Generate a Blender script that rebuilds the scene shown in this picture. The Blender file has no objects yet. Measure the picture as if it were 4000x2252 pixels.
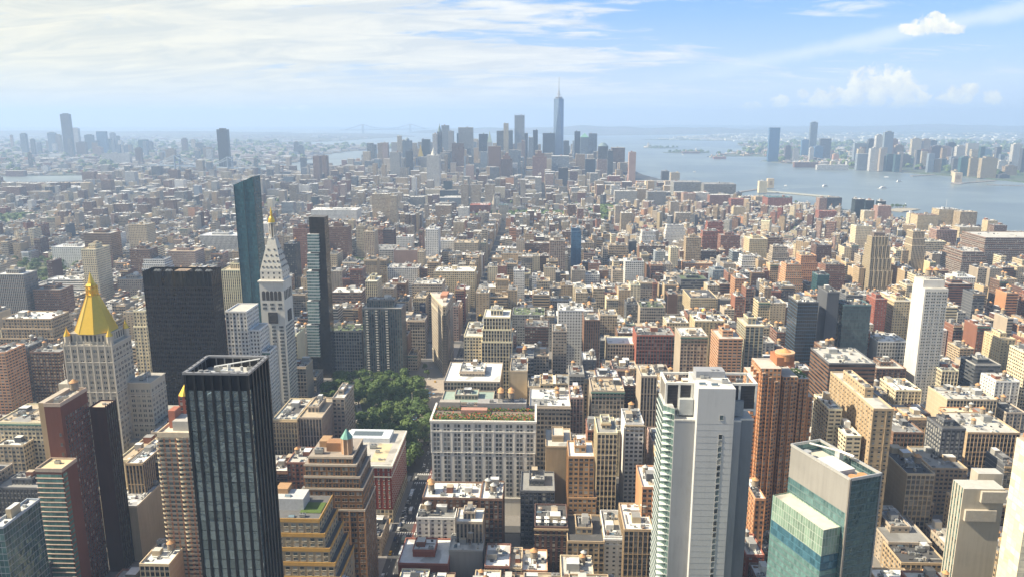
import bpy, math, random
from mathutils import Vector
from mathutils.bvhtree import BVHTree
R = random.Random(7)
S = bpy.context.scene
# ------------------------------------------------------------------ camera
# x = west along the streets, y = downtown along the avenues, z = up; metres
F_PX, PITCH, YAW, CAM_H = 3010.0, math.radians(12.45), math.radians(1.95), 297.0
cam = bpy.data.objects.new('camera', bpy.data.cameras.new('camera'))
S.collection.objects.link(cam); S.camera = cam
cam.data.sensor_width = 36.0; cam.data.lens = 36.0 * F_PX / 4000
cam.data.clip_start = 1.0; cam.data.clip_end = 80000
cam.location = (0, 0, CAM_H)
cam.rotation_euler = (math.radians(90) - PITCH, 0, YAW)
# ------------------------------------------------------------------ sky, sun, exposure
SUN_EL = math.radians(41)
TS = Vector((-0.990 * math.cos(SUN_EL), -0.115 * math.cos(SUN_EL), math.sin(SUN_EL))).normalized()
sl = bpy.data.lights.new('sun', 'SUN'); sl.energy = 5.0; sl.angle = math.radians(0.5); sl.color = (1.0, 0.88, 0.67)
so = bpy.data.objects.new('sun', sl); S.collection.objects.link(so)
so.rotation_euler = TS.to_track_quat('Z', 'Y').to_euler()
S.view_settings.view_transform = 'Standard'; S.view_settings.look = 'None'
S.view_settings.gamma = 1.0; S.view_settings.exposure = 0.98
HAZE_D = 0.98e-4
S.cycles.volume_bounces = 1; S.cycles.max_bounces = 6; S.cycles.diffuse_bounces = 2; S.cycles.glossy_bounces = 2
S.cycles.use_denoising = True

cp_, sp_, cy_, sy_ = math.cos(PITCH), math.sin(PITCH), math.cos(YAW), math.sin(YAW)
def ray(px, py):
    a = (px - 2000) / F_PX; b = (1126 - py) / F_PX
    f = cp_ + sp_ * b; u = -sp_ + cp_ * b
    return a * cy_ - f * sy_, f * cy_ + a * sy_, u
def proj(x, y, z):
    r = x * cy_ + y * sy_; f = -x * sy_ + y * cy_; u = z - CAM_H
    d = f * cp_ - u * sp_; v = u * cp_ + f * sp_
    if d < 1: return (-9999, 9999)
    return 2000 + F_PX * r / d, 1126 - F_PX * v / d
def at_z(px, py, z=0.0):
    d = ray(px, py); t = (z - CAM_H) / d[2]; return d[0] * t, d[1] * t
def at_y(px, py, Y):
    d = ray(px, py); t = Y / d[1]; return d[0] * t, CAM_H + d[2] * t
def ll(lat, lon):
    n = (lat - 40.7484) * 111050; e = (lon + 73.9857) * 84330
    b, w = math.radians(209), math.radians(299)
    return n * math.cos(w) + e * math.sin(w), n * math.cos(b) + e * math.sin(b)
def dirv(px, py): return Vector(ray(px, py)).normalized()

# ---- node helper
class NT:
    def __init__(s, tree): s.t = tree; s.l = tree.links
    def n(s, kind, **kw):
        n = s.t.nodes.new(kind)
        for k, v in kw.items(): setattr(n, k, v)
        return n
    def put(s, sock, v):
        if isinstance(v, bpy.types.NodeSocket): s.l.new(v, sock)
        elif v is not None: sock.default_value = v
    def m(s, op, a, b=None, c=None, clamp=False):
        n = s.n('ShaderNodeMath', operation=op, use_clamp=clamp)
        s.put(n.inputs[0], a); s.put(n.inputs[1], b)
        if c is not None: s.put(n.inputs[2], c)
        return n.outputs[0]
    def vm(s, op, a, b=None, c=None):
        n = s.n('ShaderNodeVectorMath', operation=op)
        s.put(n.inputs[0], a); s.put(n.inputs[1], b)
        if c is not None: s.put(n.inputs[3] if op == 'SCALE' else n.inputs[2], c)
        return n.outputs['Value'] if op in ('DOT_PRODUCT', 'LENGTH', 'DISTANCE') else n.outputs[0]
    def mix(s, f, a, b, blend='MIX'):
        n = s.n('ShaderNodeMix', data_type='RGBA', blend_type=blend)
        s.put(n.inputs[0], f); s.put(n.inputs[6], a); s.put(n.inputs[7], b)
        return n.outputs[2]
    def noise(s, vec, scale, detail=3, rough=.55, dist=0.0, dim='3D'):
        n = s.n('ShaderNodeTexNoise', noise_dimensions=dim)
        s.put(n.inputs['Vector'], vec); s.put(n.inputs['Scale'], scale); n.inputs['Detail'].default_value = detail
        n.inputs['Roughness'].default_value = rough; n.inputs['Distortion'].default_value = dist
        return n.outputs['Fac']
    def rng(s, v, a, b, c=0.0, d=1.0, smooth=False):
        n = s.n('ShaderNodeMapRange', interpolation_type='SMOOTHSTEP' if smooth else 'LINEAR')
        n.clamp = True
        s.put(n.inputs[0], v); s.put(n.inputs[1], a); s.put(n.inputs[2], b); s.put(n.inputs[3], c); s.put(n.inputs[4], d)
        return n.outputs[0]
def C4(c): return (c[0], c[1], c[2], 1.0)

world = bpy.data.worlds.new('World'); S.world = world; world.use_nodes = True
w = NT(world.node_tree); w.t.nodes.clear()
sky = w.n('ShaderNodeTexSky', sky_type='NISHITA'); sky.sun_disc = False
sky.sun_elevation = SUN_EL; sky.sun_rotation = math.atan2(TS.x, TS.y); sky.altitude = 300; sky.air_density = 1.0; sky.dust_density = 0.9; sky.ozone_density = 1.3
tc = w.n('ShaderNodeTexCoord'); D = tc.outputs['Generated']
sep = w.n('ShaderNodeSeparateXYZ'); w.put(sep.inputs[0], D); dx, dy, dz = sep.outputs
inv = w.m('DIVIDE', 1.0, w.m('ADD', w.m('MAXIMUM', dz, 0.0), 0.16))
cmb = w.n('ShaderNodeCombineXYZ'); w.put(cmb.inputs[0], w.m('MULTIPLY', dx, inv)); w.put(cmb.inputs[1], w.m('MULTIPLY', dy, inv))
mp = w.n('ShaderNodeMapping'); w.put(mp.inputs[0], cmb.outputs[0]); mp.inputs['Rotation'].default_value = (0, 0, math.radians(28)); mp.inputs['Scale'].default_value = (0.55, 1.25, 1)
mp.inputs['Location'].default_value = (2.9, 1.3, 0)
n1 = w.noise(mp.outputs[0], 1.35, 8, .56, .55); n2 = w.noise(mp.outputs[0], 5.2, 6, .6, .8)
lat = w.vm('DOT_PRODUCT', D, Vector((cy_, sy_, 0)))      # -.55 in the east part of the view .. +.55 in the west
cov = w.m('ADD', w.m('MULTIPLY', n1, .85), w.m('MULTIPLY', n2, .55))
cov = w.m('ADD', w.m('SUBTRACT', cov, .165), w.m('MULTIPLY', lat, -0.34))
cirrus = w.rng(cov, 0.42, 0.60, 0.0, 0.90, smooth=True)
# contrails: thin sheets through two sky directions each
def streak(a, b, width, gain):
    n = dirv(*a).cross(dirv(*b)).normalized()
    t = w.m('ABSOLUTE', w.vm('DOT_PRODUCT', D, n))
    nz = w.noise(D, 22, 3, .6)
    t = w.m('ADD', t, w.m('MULTIPLY', w.m('SUBTRACT', nz, .5), width * 1.1))
    f = w.rng(t, 0.0, width, 1.0, 0.0, smooth=True)
    gate = w.rng(lat, 0.10, 0.40, 0.0, 1.0, smooth=True)
    return w.m('MULTIPLY', w.m('MULTIPLY', f, gain), gate)
st = w.m('MAXIMUM', streak((4000, 35), (3000, 235), 0.014, .6), streak((3900, 300), (3300, 330), 0.02, .16))
# fair-weather cumulus low over New Jersey
puff = None
for px, py, wx, wz in ((3640,98,.026,.015),(3705,110,.028,.010),(3590,112,.025,.008),(3378,338,.028,.030),(3440,352,.030,.016),(3480,345,.032,.028),(3520,365,.032,.024),(3560,385,.022,.016),(3350,375,.032,.014),(3255,378,.035,.016),(3200,392,.02,.010),(3140,370,.012,.008),(3040,402,.016,.009),(2930,418,.020,.008),(3735,372,.026,.012),(3790,352,.014,.012),(3872,380,.016,.011),(3300,405,.08,.004),(900,422,.02,.006),(1140,424,.03,.005)):
    c = dirv(px, py); rr = Vector((c.y, -c.x, 0)).normalized()
    a = w.m('DIVIDE', w.m('SUBTRACT', w.vm('DOT_PRODUCT', D, rr), c.dot(rr)), wx)
    b = w.m('DIVIDE', w.m('SUBTRACT', dz, c.z), wz)
    q = w.m('SUBTRACT', 1.0, w.m('ADD', w.m('MULTIPLY', a, a), w.m('MULTIPLY', b, b)))
    puff = q if puff is None else w.m('MAXIMUM', puff, q)
pn = w.noise(D, 62, 6, .62, .3)
pm = w.m('ADD', w.m('SUBTRACT', w.m('MULTIPLY', w.m('MAXIMUM', puff, -2.0), .6), .16), w.m('MULTIPLY', w.m('SUBTRACT', pn, .5), 1.9))
cum = w.rng(pm, 0.0, 0.30, 0.0, 0.92, smooth=True)
cshade = w.rng(w.noise(w.vm('ADD', D, Vector((.004, .001, -.006))), 62, 6, .62, .3), .35, .62, 0.0, 1.0)
skyc = w.mix(w.rng(dz, .12, .45, .55, .05), w.mix(1.0, sky.outputs[0], C4((0.105, 0.108, 0.115)), 'MULTIPLY'), C4((.15, .42, .92)))
pale = w.mix(w.rng(lat, -.5, .35, 0, 1), C4((.80, .75, .56)), C4((.62, .73, .88)))
el = w.rng(dz, -0.01, 0.15, 1.0, 0.0); elp = w.m('POWER', el, 1.25)
s1 = w.mix(w.m('MULTIPLY', elp, .88), skyc, pale)
cc = w.mix(w.rng(lat, -.5, .4, 0, 1), C4((.84, .79, .62)), C4((.80, .83, .87)))
n3 = w.noise(mp.outputs[0], 3.1, 7, .62, 1.2)
cc = w.mix(w.rng(n3, .38, .62), w.mix(1.0, cc, C4((.76, .81, .90)), 'MULTIPLY'), cc)
s2 = w.mix(w.m('MULTIPLY', w.m('MULTIPLY', cirrus, w.rng(dz, 0.0, .06, .25, 1)), w.rng(dz, .2, .6, 1, .45)), s1, cc)
s3 = w.mix(st, s2, C4((.74, .80, .86)))
cumc = w.mix(cshade, C4((.66, .70, .72)), C4((.95, .92, .76)))
s4 = w.mix(cum, s3, cumc)
bg = w.n('ShaderNodeBackground'); w.put(bg.inputs[0], s4); bg.inputs[1].default_value = 0.66
wo = w.n('ShaderNodeOutputWorld'); w.l.new(bg.outputs[0], wo.inputs[0])
# ------------------------------------------------------------------ materials
def new_mat(name):
    m = bpy.data.materials.new(name); m.use_nodes = True
    t = NT(m.node_tree); b = m.node_tree.nodes['Principled BSDF']
    return m, t, b
def plain(name, c, rough=.8, metal=0.0, var=.25, scale=.25, spec=.5):
    m, t, b = new_mat(name)
    g = t.n('ShaderNodeTexCoord').outputs['Object']
    f = t.noise(g, scale, 4, .6)
    t.put(b.inputs['Base Color'], t.mix(1.0, C4(c), t.mix(f, C4([1 - var] * 3), C4([1 + var] * 3)), 'MULTIPLY'))
    b.inputs['Roughness'].default_value = rough; b.inputs['Metallic'].default_value = metal
    b.inputs['Specular IOR Level'].default_value = spec
    return m
def attr(t, name):
    n = t.n('ShaderNodeAttribute'); n.attribute_name = name; return n
def make_facade():
    m, t, b = new_mat('facade')
    W, SP, G, PA = attr(t, 'wcol'), attr(t, 'scol'), attr(t, 'gcol'), attr(t, 'par')
    uv = t.n('ShaderNodeUVMap').outputs[0]
    s = t.n('ShaderNodeSeparateXYZ'); t.put(s.inputs[0], uv); u, v = s.outputs[0], s.outputs[1]
    ps = t.n('ShaderNodeSeparateColor'); t.put(ps.inputs[0], PA.outputs['Color']); wf, hf, seed = ps.outputs
    kind = PA.outputs['Alpha']
    fu, fv = t.m('FRACT', u), t.m('FRACT', v)
    du = t.m('ABSOLUTE', t.m('SUBTRACT', fu, .5)); dv = t.m('ABSOLUTE', t.m('SUBTRACT', fv, .54))
    inu = t.m('LESS_THAN', t.m('MULTIPLY', du, 2.0), wf); inv_ = t.m('LESS_THAN', t.m('MULTIPLY', dv, 2.0), hf)
    win = t.m('MULTIPLY', inu, inv_)
    # sash bar in the middle of a window and a pale sill below it
    bar = t.m('LESS_THAN', t.m('ABSOLUTE', t.m('SUBTRACT', fu, .5)), .045)
    bar = t.m('MULTIPLY', t.m('MULTIPLY', bar, win), t.m('LESS_THAN', kind, .5))
    sill = t.m('MULTIPLY', t.m('MULTIPLY', t.m('LESS_THAN', t.m('ABSOLUTE', t.m('SUBTRACT', t.m('SUBTRACT', .54, t.m('MULTIPLY', hf, .5)), t.m('ADD', fv, .045))), .045), inu), t.m('LESS_THAN', kind, .5))
    cb = t.n('ShaderNodeCombineXYZ'); t.put(cb.inputs[0], t.m('FLOOR', u)); t.put(cb.inputs[1], t.m('FLOOR', v)); t.put(cb.inputs[2], t.m('MULTIPLY', seed, 97.0))
    wn = t.n('ShaderNodeTexWhiteNoise', noise_dimensions='3D'); t.put(wn.inputs[0], cb.outputs[0])
    rs = t.n('ShaderNodeSeparateColor'); t.put(rs.inputs[0], wn.outputs['Color']); r1, r2, r3 = rs.outputs
    ob = t.n('ShaderNodeTexCoord').outputs['Object']
    geo = t.n('ShaderNodeNewGeometry').outputs['Position']
    sp3 = t.n('ShaderNodeSeparateXYZ'); t.put(sp3.inputs[0], geo)
    dirt = t.noise(geo, .045, 4, .6); 
    st = t.n('ShaderNodeMapping'); t.put(st.inputs[0], geo); st.inputs['Scale'].default_value = (.5, .5, .03)
    streak_ = t.noise(st.outputs[0], 1.0, 3, .65)
    wallf = t.m('ADD', .50, t.m('ADD', t.m('MULTIPLY', dirt, .48), t.m('MULTIPLY', streak_, .44)))
    # a band course at every floor line of masonry
    band = t.m('MULTIPLY', t.m('LESS_THAN', fv, .10), t.m('MULTIPLY', t.m('GREATER_THAN', kind, .15), t.m('LESS_THAN', kind, .5)))
    wall = t.mix(t.m('MULTIPLY', inu, t.m('SUBTRACT', 1.0, band)), W.outputs['Color'], SP.outputs['Color'])
    wallm = t.mix(1.0, wall, t.mix(t.m('MULTIPLY', wallf, 1.0, clamp=True), C4((0, 0, 0)), C4((1, 1, 1))), 'MULTIPLY')
    wallm = t.mix(t.m('MULTIPLY', band, .35), wallm, C4((.62, .58, .50)))
    wallm = t.mix(t.m('MULTIPLY', sill, .55), wallm, C4((.60, .57, .50)))
    # glass: pane to pane variation, blinds drawn in some
    blind = t.m('MULTIPLY', t.m('LESS_THAN', r1, .20), t.m('GREATER_THAN', t.m('ADD', fv, t.m('MULTIPLY', r3, .5)), .62))
    r2 = t.m('ADD', .5, t.m('MULTIPLY', t.m('SUBTRACT', r2, .5), t.rng(kind, .65, .8, 1.0, .38)))
    gl = t.mix(1.0, G.outputs['Color'], t.mix(r2, C4((.35, .38, .38)), C4((1.9, 1.85, 1.8))), 'MULTIPLY')
    gl = t.mix(t.m('MULTIPLY', blind, t.m('SUBTRACT', .75, t.m('MULTIPLY', kind, .98), clamp=True)), gl, C4((.40, .39, .34)))
    col = t.mix(win, wallm, gl); col = t.mix(t.m('MULTIPLY', bar, .5), col, C4((.2, .2, .18)))
    t.put(b.inputs['Base Color'], col)
    t.put(b.inputs['Roughness'], t.rng(win, 0, 1, .85, .09))
    t.put(b.inputs['Metallic'], t.m('MULTIPLY', win, t.m('MULTIPLY', G.outputs['Alpha'], .9)))
    t.put(b.inputs['Specular IOR Level'], t.rng(win, 0, 1, .2, .6))
    bn = t.noise(geo, .16, 2, .5, 1.5); tilt = t.m('ADD', bn, t.m('MULTIPLY', t.m('MULTIPLY', rs.outputs[1], fu), .35))
    bp = t.n('ShaderNodeBump'); bp.inputs['Distance'].default_value = .9; t.put(bp.inputs['Strength'], t.m('MULTIPLY', win, .5)); t.put(bp.inputs['Height'], tilt)
    t.put(b.inputs['Normal'], bp.outputs[0])
    return m
FAC = make_facade()
def make_roof():
    m, t, b = new_mat('roof_membrane')
    W = attr(t, 'wcol'); geo = t.n('ShaderNodeNewGeometry').outputs['Position']
    a = t.noise(geo, .11, 4, .65, .6); c = t.noise(geo, .5, 3, .6)
    f = t.m('ADD', .55, t.m('ADD', t.m('MULTIPLY', a, .6), t.m('MULTIPLY', c, .3)))
    cc = t.n('ShaderNodeCombineColor'); [t.put(cc.inputs[k], f) for k in range(3)]
    col = t.mix(1.0, W.outputs['Color'], cc.outputs[0], 'MULTIPLY')
    patch = t.rng(t.noise(geo, .07, 2, .4, 0), .60, .64)
    col = t.mix(t.m('MULTIPLY', patch, .45), col, C4((.12, .115, .11)))
    t.put(b.inputs['Base Color'], col); b.inputs['Roughness'].default_value = .8
    return m
ROOF = make_roof()
def colored(name, rough=.7, metal=0.0, spec=.4):
    m, t, b = new_mat(name); W = attr(t, 'wcol'); geo = t.n('ShaderNodeNewGeometry').outputs['Position']
    f = t.m('ADD', .75, t.m('MULTIPLY', t.noise(geo, .6, 3, .6), .5))
    cc = t.n('ShaderNodeCombineColor'); [t.put(cc.inputs[k], f) for k in range(3)]
    t.put(b.inputs['Base Color'], t.mix(1.0, W.outputs['Color'], cc.outputs[0], 'MULTIPLY'))
    b.inputs['Roughness'].default_value = rough; b.inputs['Metallic'].default_value = metal; b.inputs['Specular IOR Level'].default_value = spec
    return m
COL = colored('painted_masonry'); MET = colored('sheet_metal', .45, .5); PAINT = colored('car_paint', .25, .1, .6)
GOLD = plain('gilded_tile', (.78, .50, .07), .36, .72, .10, .5)
GLASS = plain('dark_glass', (.02, .03, .035), .08, 0, .3, .3, .8)
LEAF = None
def make_leaf():
    m, t, b = new_mat('foliage'); oi = t.n('ShaderNodeObjectInfo'); geo = t.n('ShaderNodeNewGeometry')
    f = t.noise(geo.outputs['Position'], .22, 4, .7)
    c = t.mix(t.m('MULTIPLY', f, 1.0), C4((.03, .065, .018)), C4((.17, .23, .055)))
    c = t.mix(t.m('MULTIPLY', oi.outputs['Random'], .45), c, C4((.035, .085, .03)))
    t.put(b.inputs['Base Color'], c); b.inputs['Roughness'].default_value = .65; b.inputs['Specular IOR Level'].default_value = .25
    return m
LEAF = make_leaf()
BARK = plain('bark', (.09, .07, .05), .9)
WOODT = plain('weathered_cedar', (.30, .25, .19), .85, 0, .3, 1.2)
TANKROOF = plain('plywood_cone', (.50, .27, .12), .8, 0, .25, .8)
STEEL = plain('painted_steel', (.12, .12, .12), .6)
WHITEP = plain('white_paint', (.72, .71, .68), .6, 0, .08)

# ------------------------------------------------------------------ mesh builder
UP = (.5, .5, .5)
class MB:
    def __init__(s): s.v = []; s.f = []; s.uv = []; s.w = []; s.s = []; s.g = []; s.p = []; s.m = []
    def face(s, pts, wc=UP, sc=None, gc=(.03, .035, .04, 0), par=(0, 0, 0, 0), uv=None, mi=0):
        i = len(s.v); s.v += pts; s.f.append(tuple(range(i, i + len(pts))))
        s.uv += uv if uv else [(0, 0)] * len(pts)
        s.w.append((wc[0], wc[1], wc[2], 1)); sc = sc or wc; s.s.append((sc[0], sc[1], sc[2], 1)); s.g.append(gc if len(gc) == 4 else (gc[0], gc[1], gc[2], 0)); s.p.append(par); s.m.append(mi)
    def wall(s, a, b, z0, z1, st, seed, mi=0, wf=None, fl0=None):
        """vertical wall from plan point a to b (outside on the right of a->b)"""
        L = math.hypot(b[0] - a[0], b[1] - a[1])
        nb = max(1, round(L / st['bay'])); nf = max(1, round((z1 - z0) / st['fl']))
        q = [(a[0], a[1], z0), (b[0], b[1], z0), (b[0], b[1], z1), (a[0], a[1], z1)]
        s.face(q, st['w'], st['s'], st['g'], (st['wf'] if wf is None else wf, st['hf'], seed, st['k']), [(0, 0), (nb, 0), (nb, nf), (0, nf)], mi)
    def prism(s, poly, z0, z1, st, seed, top=None, wfs=None, mi=0, mtop=1):
        """poly counter-clockwise seen from above"""
        n = len(poly)
        for i in range(n):
            s.wall(poly[i], poly[(i + 1) % n], z0, z1, st, seed, mi, None if wfs is None else wfs[i])
        if top is not None: s.face([(p[0], p[1], z1) for p in poly], top, mi=mtop)
    def box(s, x0, x1, y0, y1, z0, z1, wc=UP, mi=0, bottom=False, top=True):
        P = [(x0, y0), (x1, y0), (x1, y1), (x0, y1)]
        for i in range(4):
            a, b = P[i], P[(i + 1) % 4]; s.face([(a[0], a[1], z0), (b[0], b[1], z0), (b[0], b[1], z1), (a[0], a[1], z1)], wc, mi=mi)
        if top: s.face([(p[0], p[1], z1) for p in P], wc, mi=mi)
        if bottom: s.face([(p[0], p[1], z0) for p in P[::-1]], wc, mi=mi)
    def bar(s, a, b, r, wc=UP, mi=0, n=4, r2=None):
        a, b = Vector(a), Vector(b); d = (b - a)
        if d.length < 1e-6: return
        d.normalize(); u = d.orthogonal().normalized(); v = d.cross(u); r2 = r if r2 is None else r2
        ra = [a + (u * math.cos(2 * math.pi * (k + .5) / n) + v * math.sin(2 * math.pi * (k + .5) / n)) * r for k in range(n)]
        rb = [b + (u * math.cos(2 * math.pi * (k + .5) / n) + v * math.sin(2 * math.pi * (k + .5) / n)) * r2 for k in range(n)]
        for k in range(n):
            j = (k + 1) % n; s.face([tuple(ra[k]), tuple(ra[j]), tuple(rb[j]), tuple(rb[k])], wc, mi=mi)
        s.face([tuple(p) for p in rb], wc, mi=mi); s.face([tuple(p) for p in ra[::-1]], wc, mi=mi)
    def cone(s, c, r0, r1, z0, z1, wc=UP, mi=0, n=10, cap=True, ph=0.0):
        A = [(c[0] + r0 * math.cos(2 * math.pi * k / n + ph), c[1] + r0 * math.sin(2 * math.pi * k / n + ph)) for k in range(n)]
        B = [(c[0] + r1 * math.cos(2 * math.pi * k / n + ph), c[1] + r1 * math.sin(2 * math.pi * k / n + ph)) for k in range(n)]
        for k in range(n):
            j = (k + 1) % n
            q = [(A[k][0], A[k][1], z0), (A[j][0], A[j][1], z0), (B[j][0], B[j][1], z1), (B[k][0], B[k][1], z1)]
            if r1 < 1e-4: q = q[:3]
            s.face(q, wc, mi=mi)
        if cap and r1 > 1e-4: s.face([(p[0], p[1], z1) for p in B], wc, mi=mi)
    def mesh(s, name, mats, off=(0, 0, 0)):
        me = bpy.data.meshes.new(name)
        if off != (0, 0, 0): s.v = [(a - off[0], b - off[1], c - off[2]) for a, b, c in s.v]
        me.from_pydata(s.v, [], s.f)
        uvl = me.uv_layers.new(name='UVMap'); flat = []
        for a in s.uv: flat += (a[0], a[1])
        uvl.data.foreach_set('uv', flat)
        for nm, dat in (('wcol', s.w), ('scol', s.s), ('gcol', s.g), ('par', s.p)):
            at = me.attributes.new(nm, 'FLOAT_COLOR', 'FACE'); fl = []
            for a in dat: fl += a
            at.data.foreach_set('color', fl)
        for mm in mats: me.materials.append(mm)
        if len(mats) > 1: me.polygons.foreach_set('material_index', s.m)
        me.update(); return me

def link(name, me, parent=None, loc=None, kind=None):
    o = bpy.data.objects.new(name, me); S.collection.objects.link(o)
    if loc is not None: o.location = loc
    if parent: o.parent = parent
    if kind: o['kind'] = kind
    return o
def empty(name, loc, label, cat, group=None, rot=0.0):
    o = bpy.data.objects.new(name, None); S.collection.objects.link(o); o.location = loc; o.rotation_euler = (0, 0, rot)
    o.empty_display_size = 1.0; tag(o, label, cat, group); return o
def tag(o, label, cat, group=None):
    o['label'] = label; o['category'] = cat
    if group: o['group'] = group
def part(name, mb, mats, root, kind=None):
    """mb holds world coordinates; the part is stored relative to its thing"""
    me = mb.mesh(name, mats, tuple(root.matrix_basis.translation)); return link(name, me, root, kind=kind)
def solo(name, mb, mats, label=None, cat=None, kind=None, group=None):
    o = link(name, mb.mesh(name, mats), None, kind=kind)
    if label: tag(o, label, cat, group)
    return o

# ------------------------------------------------------------------ colours and facade types
WC = dict(cream=(.69,.59,.40), white=(.70,.68,.63), beige=(.52,.42,.28), tan=(.43,.32,.195), greige=(.39,.325,.25), grey=(.33,.32,.295), slate=(.10,.105,.115),
    brown=(.19,.11,.07), red=(.30,.095,.06), brick=(.25,.115,.075), orange=(.52,.27,.14), pink=(.38,.26,.21), black=(.022,.022,.025), yellow=(.56,.45,.27), blue=(.08,.16,.26), teal=(.06,.13,.14), steel=(.30,.34,.38), bluegrey=(.20,.25,.30), concrete=(.42,.42,.41), maroon=(.12,.065,.05), silver=(.36,.36,.34), ochre=(.42,.25,.12))
WORDS = dict(cream='cream stone', white='white', beige='beige stone', tan='tan brick', greige='weathered grey-beige', grey='grey', slate='dark slate grey', brown='brown brick', red='bright red brick', brick='red brick', orange='orange brick', pink='pinkish brick', black='black', yellow='pale yellow brick', blue='blue', teal='teal', steel='pale steel', bluegrey='blue-grey', concrete='bare concrete', maroon='dark maroon brick', silver='silver', ochre='ochre brick')
GC = dict(d=(.025,.03,.035,0), t=(.035,.09,.10,.25), b=(.05,.13,.24,.35), k=(.015,.016,.018,.05), n=(.06,.085,.10,.2), s=(.25,.32,.40,.5))
TY = dict(p=(.46,.50,3.3,3.6,.0), q=(.62,.52,3.2,3.5,.0), l=(.72,.60,3.1,4.0,.2), r=(1.0,.46,6.0,3.7,.6), v=(.52,.70,2.6,3.7,.6), g=(.93,.88,2.2,3.8,.8), b=(0,0,6,4,.6), a=(.70,.48,4.2,3.0,.2), n=(.36,.40,4.2,3.2,.0))
TWORD = dict(p='with small punched windows', q='with rows of paired windows', l='with big loft windows', r='with ribbon windows', v='with vertical window strips', g='glass-walled', b='windowless', a='with balconies', n='with small windows')
def style(code, j=0.0):
    """code: colour[/spandrel]:type[glass]"""
    c, t = code.split(':'); c, *sp = c.split('/')
    f = 1 + j; w_ = tuple(x * f for x in WC[c]); ty = TY[t[0]]; g = GC[t[1]] if len(t) > 1 else GC['d']
    if sp: s_ = WC[sp[0]]
    elif t[0] in 'l': s_ = tuple(x * .62 for x in w_)
    elif t[0] == 'v': s_ = tuple(x * .35 for x in w_)
    elif t[0] == 'g': s_ = tuple(x * .8 for x in w_)
    else: s_ = w_
    return dict(w=w_, s=s_, g=g, wf=ty[0], hf=ty[1], bay=ty[2], fl=ty[3], k=ty[4], code=code, cn=c, tn=t[0])
ROOFC = dict(white=(.66,.66,.63), pale=(.47,.46,.42), grey=(.26,.26,.25), dark=(.07,.07,.07), tan=(.42,.35,.25), silver=(.52,.53,.54), green=(.11,.14,.07))
# ------------------------------------------------------------------ water tank and rooftop plant, built once and copied
def tank_meshes():
    b = MB(); b.cone((0, 0), 1.9, 1.8, 2.6, 6.4, n=14, cap=True)
    for z in (2.9, 3.8, 4.7, 5.6): b.cone((0, 0), 1.98, 1.98, z, z + .12, n=14, cap=False)
    r = MB(); r.cone((0, 0), 2.25, 0, 6.35, 8.1, n=14)
    l = MB()
    for x in (-1.2, 1.2):
        for y in (-1.2, 1.2): l.bar((x * 1.15, y * 1.15, 0), (x, y, 2.6), .13)
    for x in (-1.2, 1.2): l.bar((x * 1.1, -1.3, .5), (x, 1.25, 2.4), .07); l.bar((-1.3, x * 1.1, .5), (1.25, x, 2.4), .07)
    l.box(-1.7, 1.7, -1.7, 1.7, 2.5, 2.62)
    return b.mesh('tank_barrel', [WOODT]), r.mesh('tank_cone', [TANKROOF]), l.mesh('tank_legs', [STEEL])
TB, TR_, TL = tank_meshes()
TR2 = TR_.copy(); TR2.materials[0] = plain('zinc_cone', (.42, .42, .40), .6)
def add_tank(root, x, y, z, sc=1.0, alt=False):
    t = link('water_tank', TB, root, (x - root.location.x, y - root.location.y, z - root.location.z)); t.scale = (sc, sc, sc)
    for nm, me in (('tank_roof', TR2 if alt else TR_), ('tank_stand', TL)): link(nm, me, t)
    return t
def ac_mesh(kind):
    b = MB(); c = (.42, .43, .42)
    if kind == 0:
        b.box(-1.6, 1.6, -1, 1, .3, 1.9, c)
        b.cone((-.75, 0), .55, .55, 1.9, 2.2, (.12, .12, .12)); b.cone((.75, 0), .55, .55, 1.9, 2.2, (.12, .12, .12))
    elif kind == 1:
        b.box(-.9, .9, -.7, .7, .2, 1.4, c); b.bar((.9, 0, .8), (3.4, 0, .8), .3, c, n=6); b.bar((3.2, 0, .8), (3.2, 2.2, .4), .3, c, n=6)
    elif kind == 2:
        b.box(-2.6, 2.6, -1.5, 1.5, .6, 3.2, (.36, .37, .36)); b.cone((-1.2, 0), .95, .95, 3.2, 3.8, (.3, .3, .3)); b.cone((1.2, 0), .95, .95, 3.2, 3.8, (.3, .3, .3))
        for x in (-2.3, 2.3): b.box(x - .15, x + .15, -1.4, 1.4, 0, .6, (.1, .1, .1))
    else:
        b.box(-1.7, 1.7, -1.2, 1.2, 0, .5, (.5, .5, .48)); P = [(-1.6, -1.1, .5), (1.6, -1.1, .5), (1.6, 1.1, .5), (-1.6, 1.1, .5), (-1.6, 0, 1.3), (1.6, 0, 1.3)]
        g = (.14, .2, .24)
        for f in ((0, 1, 5, 4), (2, 3, 4, 5), (1, 2, 5), (3, 0, 4)): b.face([P[k] for k in f], g)
    return b.mesh('rooftop_unit', [MET])
ACM = [ac_mesh(k) for k in range(4)]
def add_unit(root, x, y, z, k, rot=0):
    o = link(('air_handler', 'duct_unit', 'cooling_tower', 'skylight')[k], ACM[k], root, (x - root.location.x, y - root.location.y, z - root.location.z)); o.rotation_euler = (0, 0, rot); return o

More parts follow.
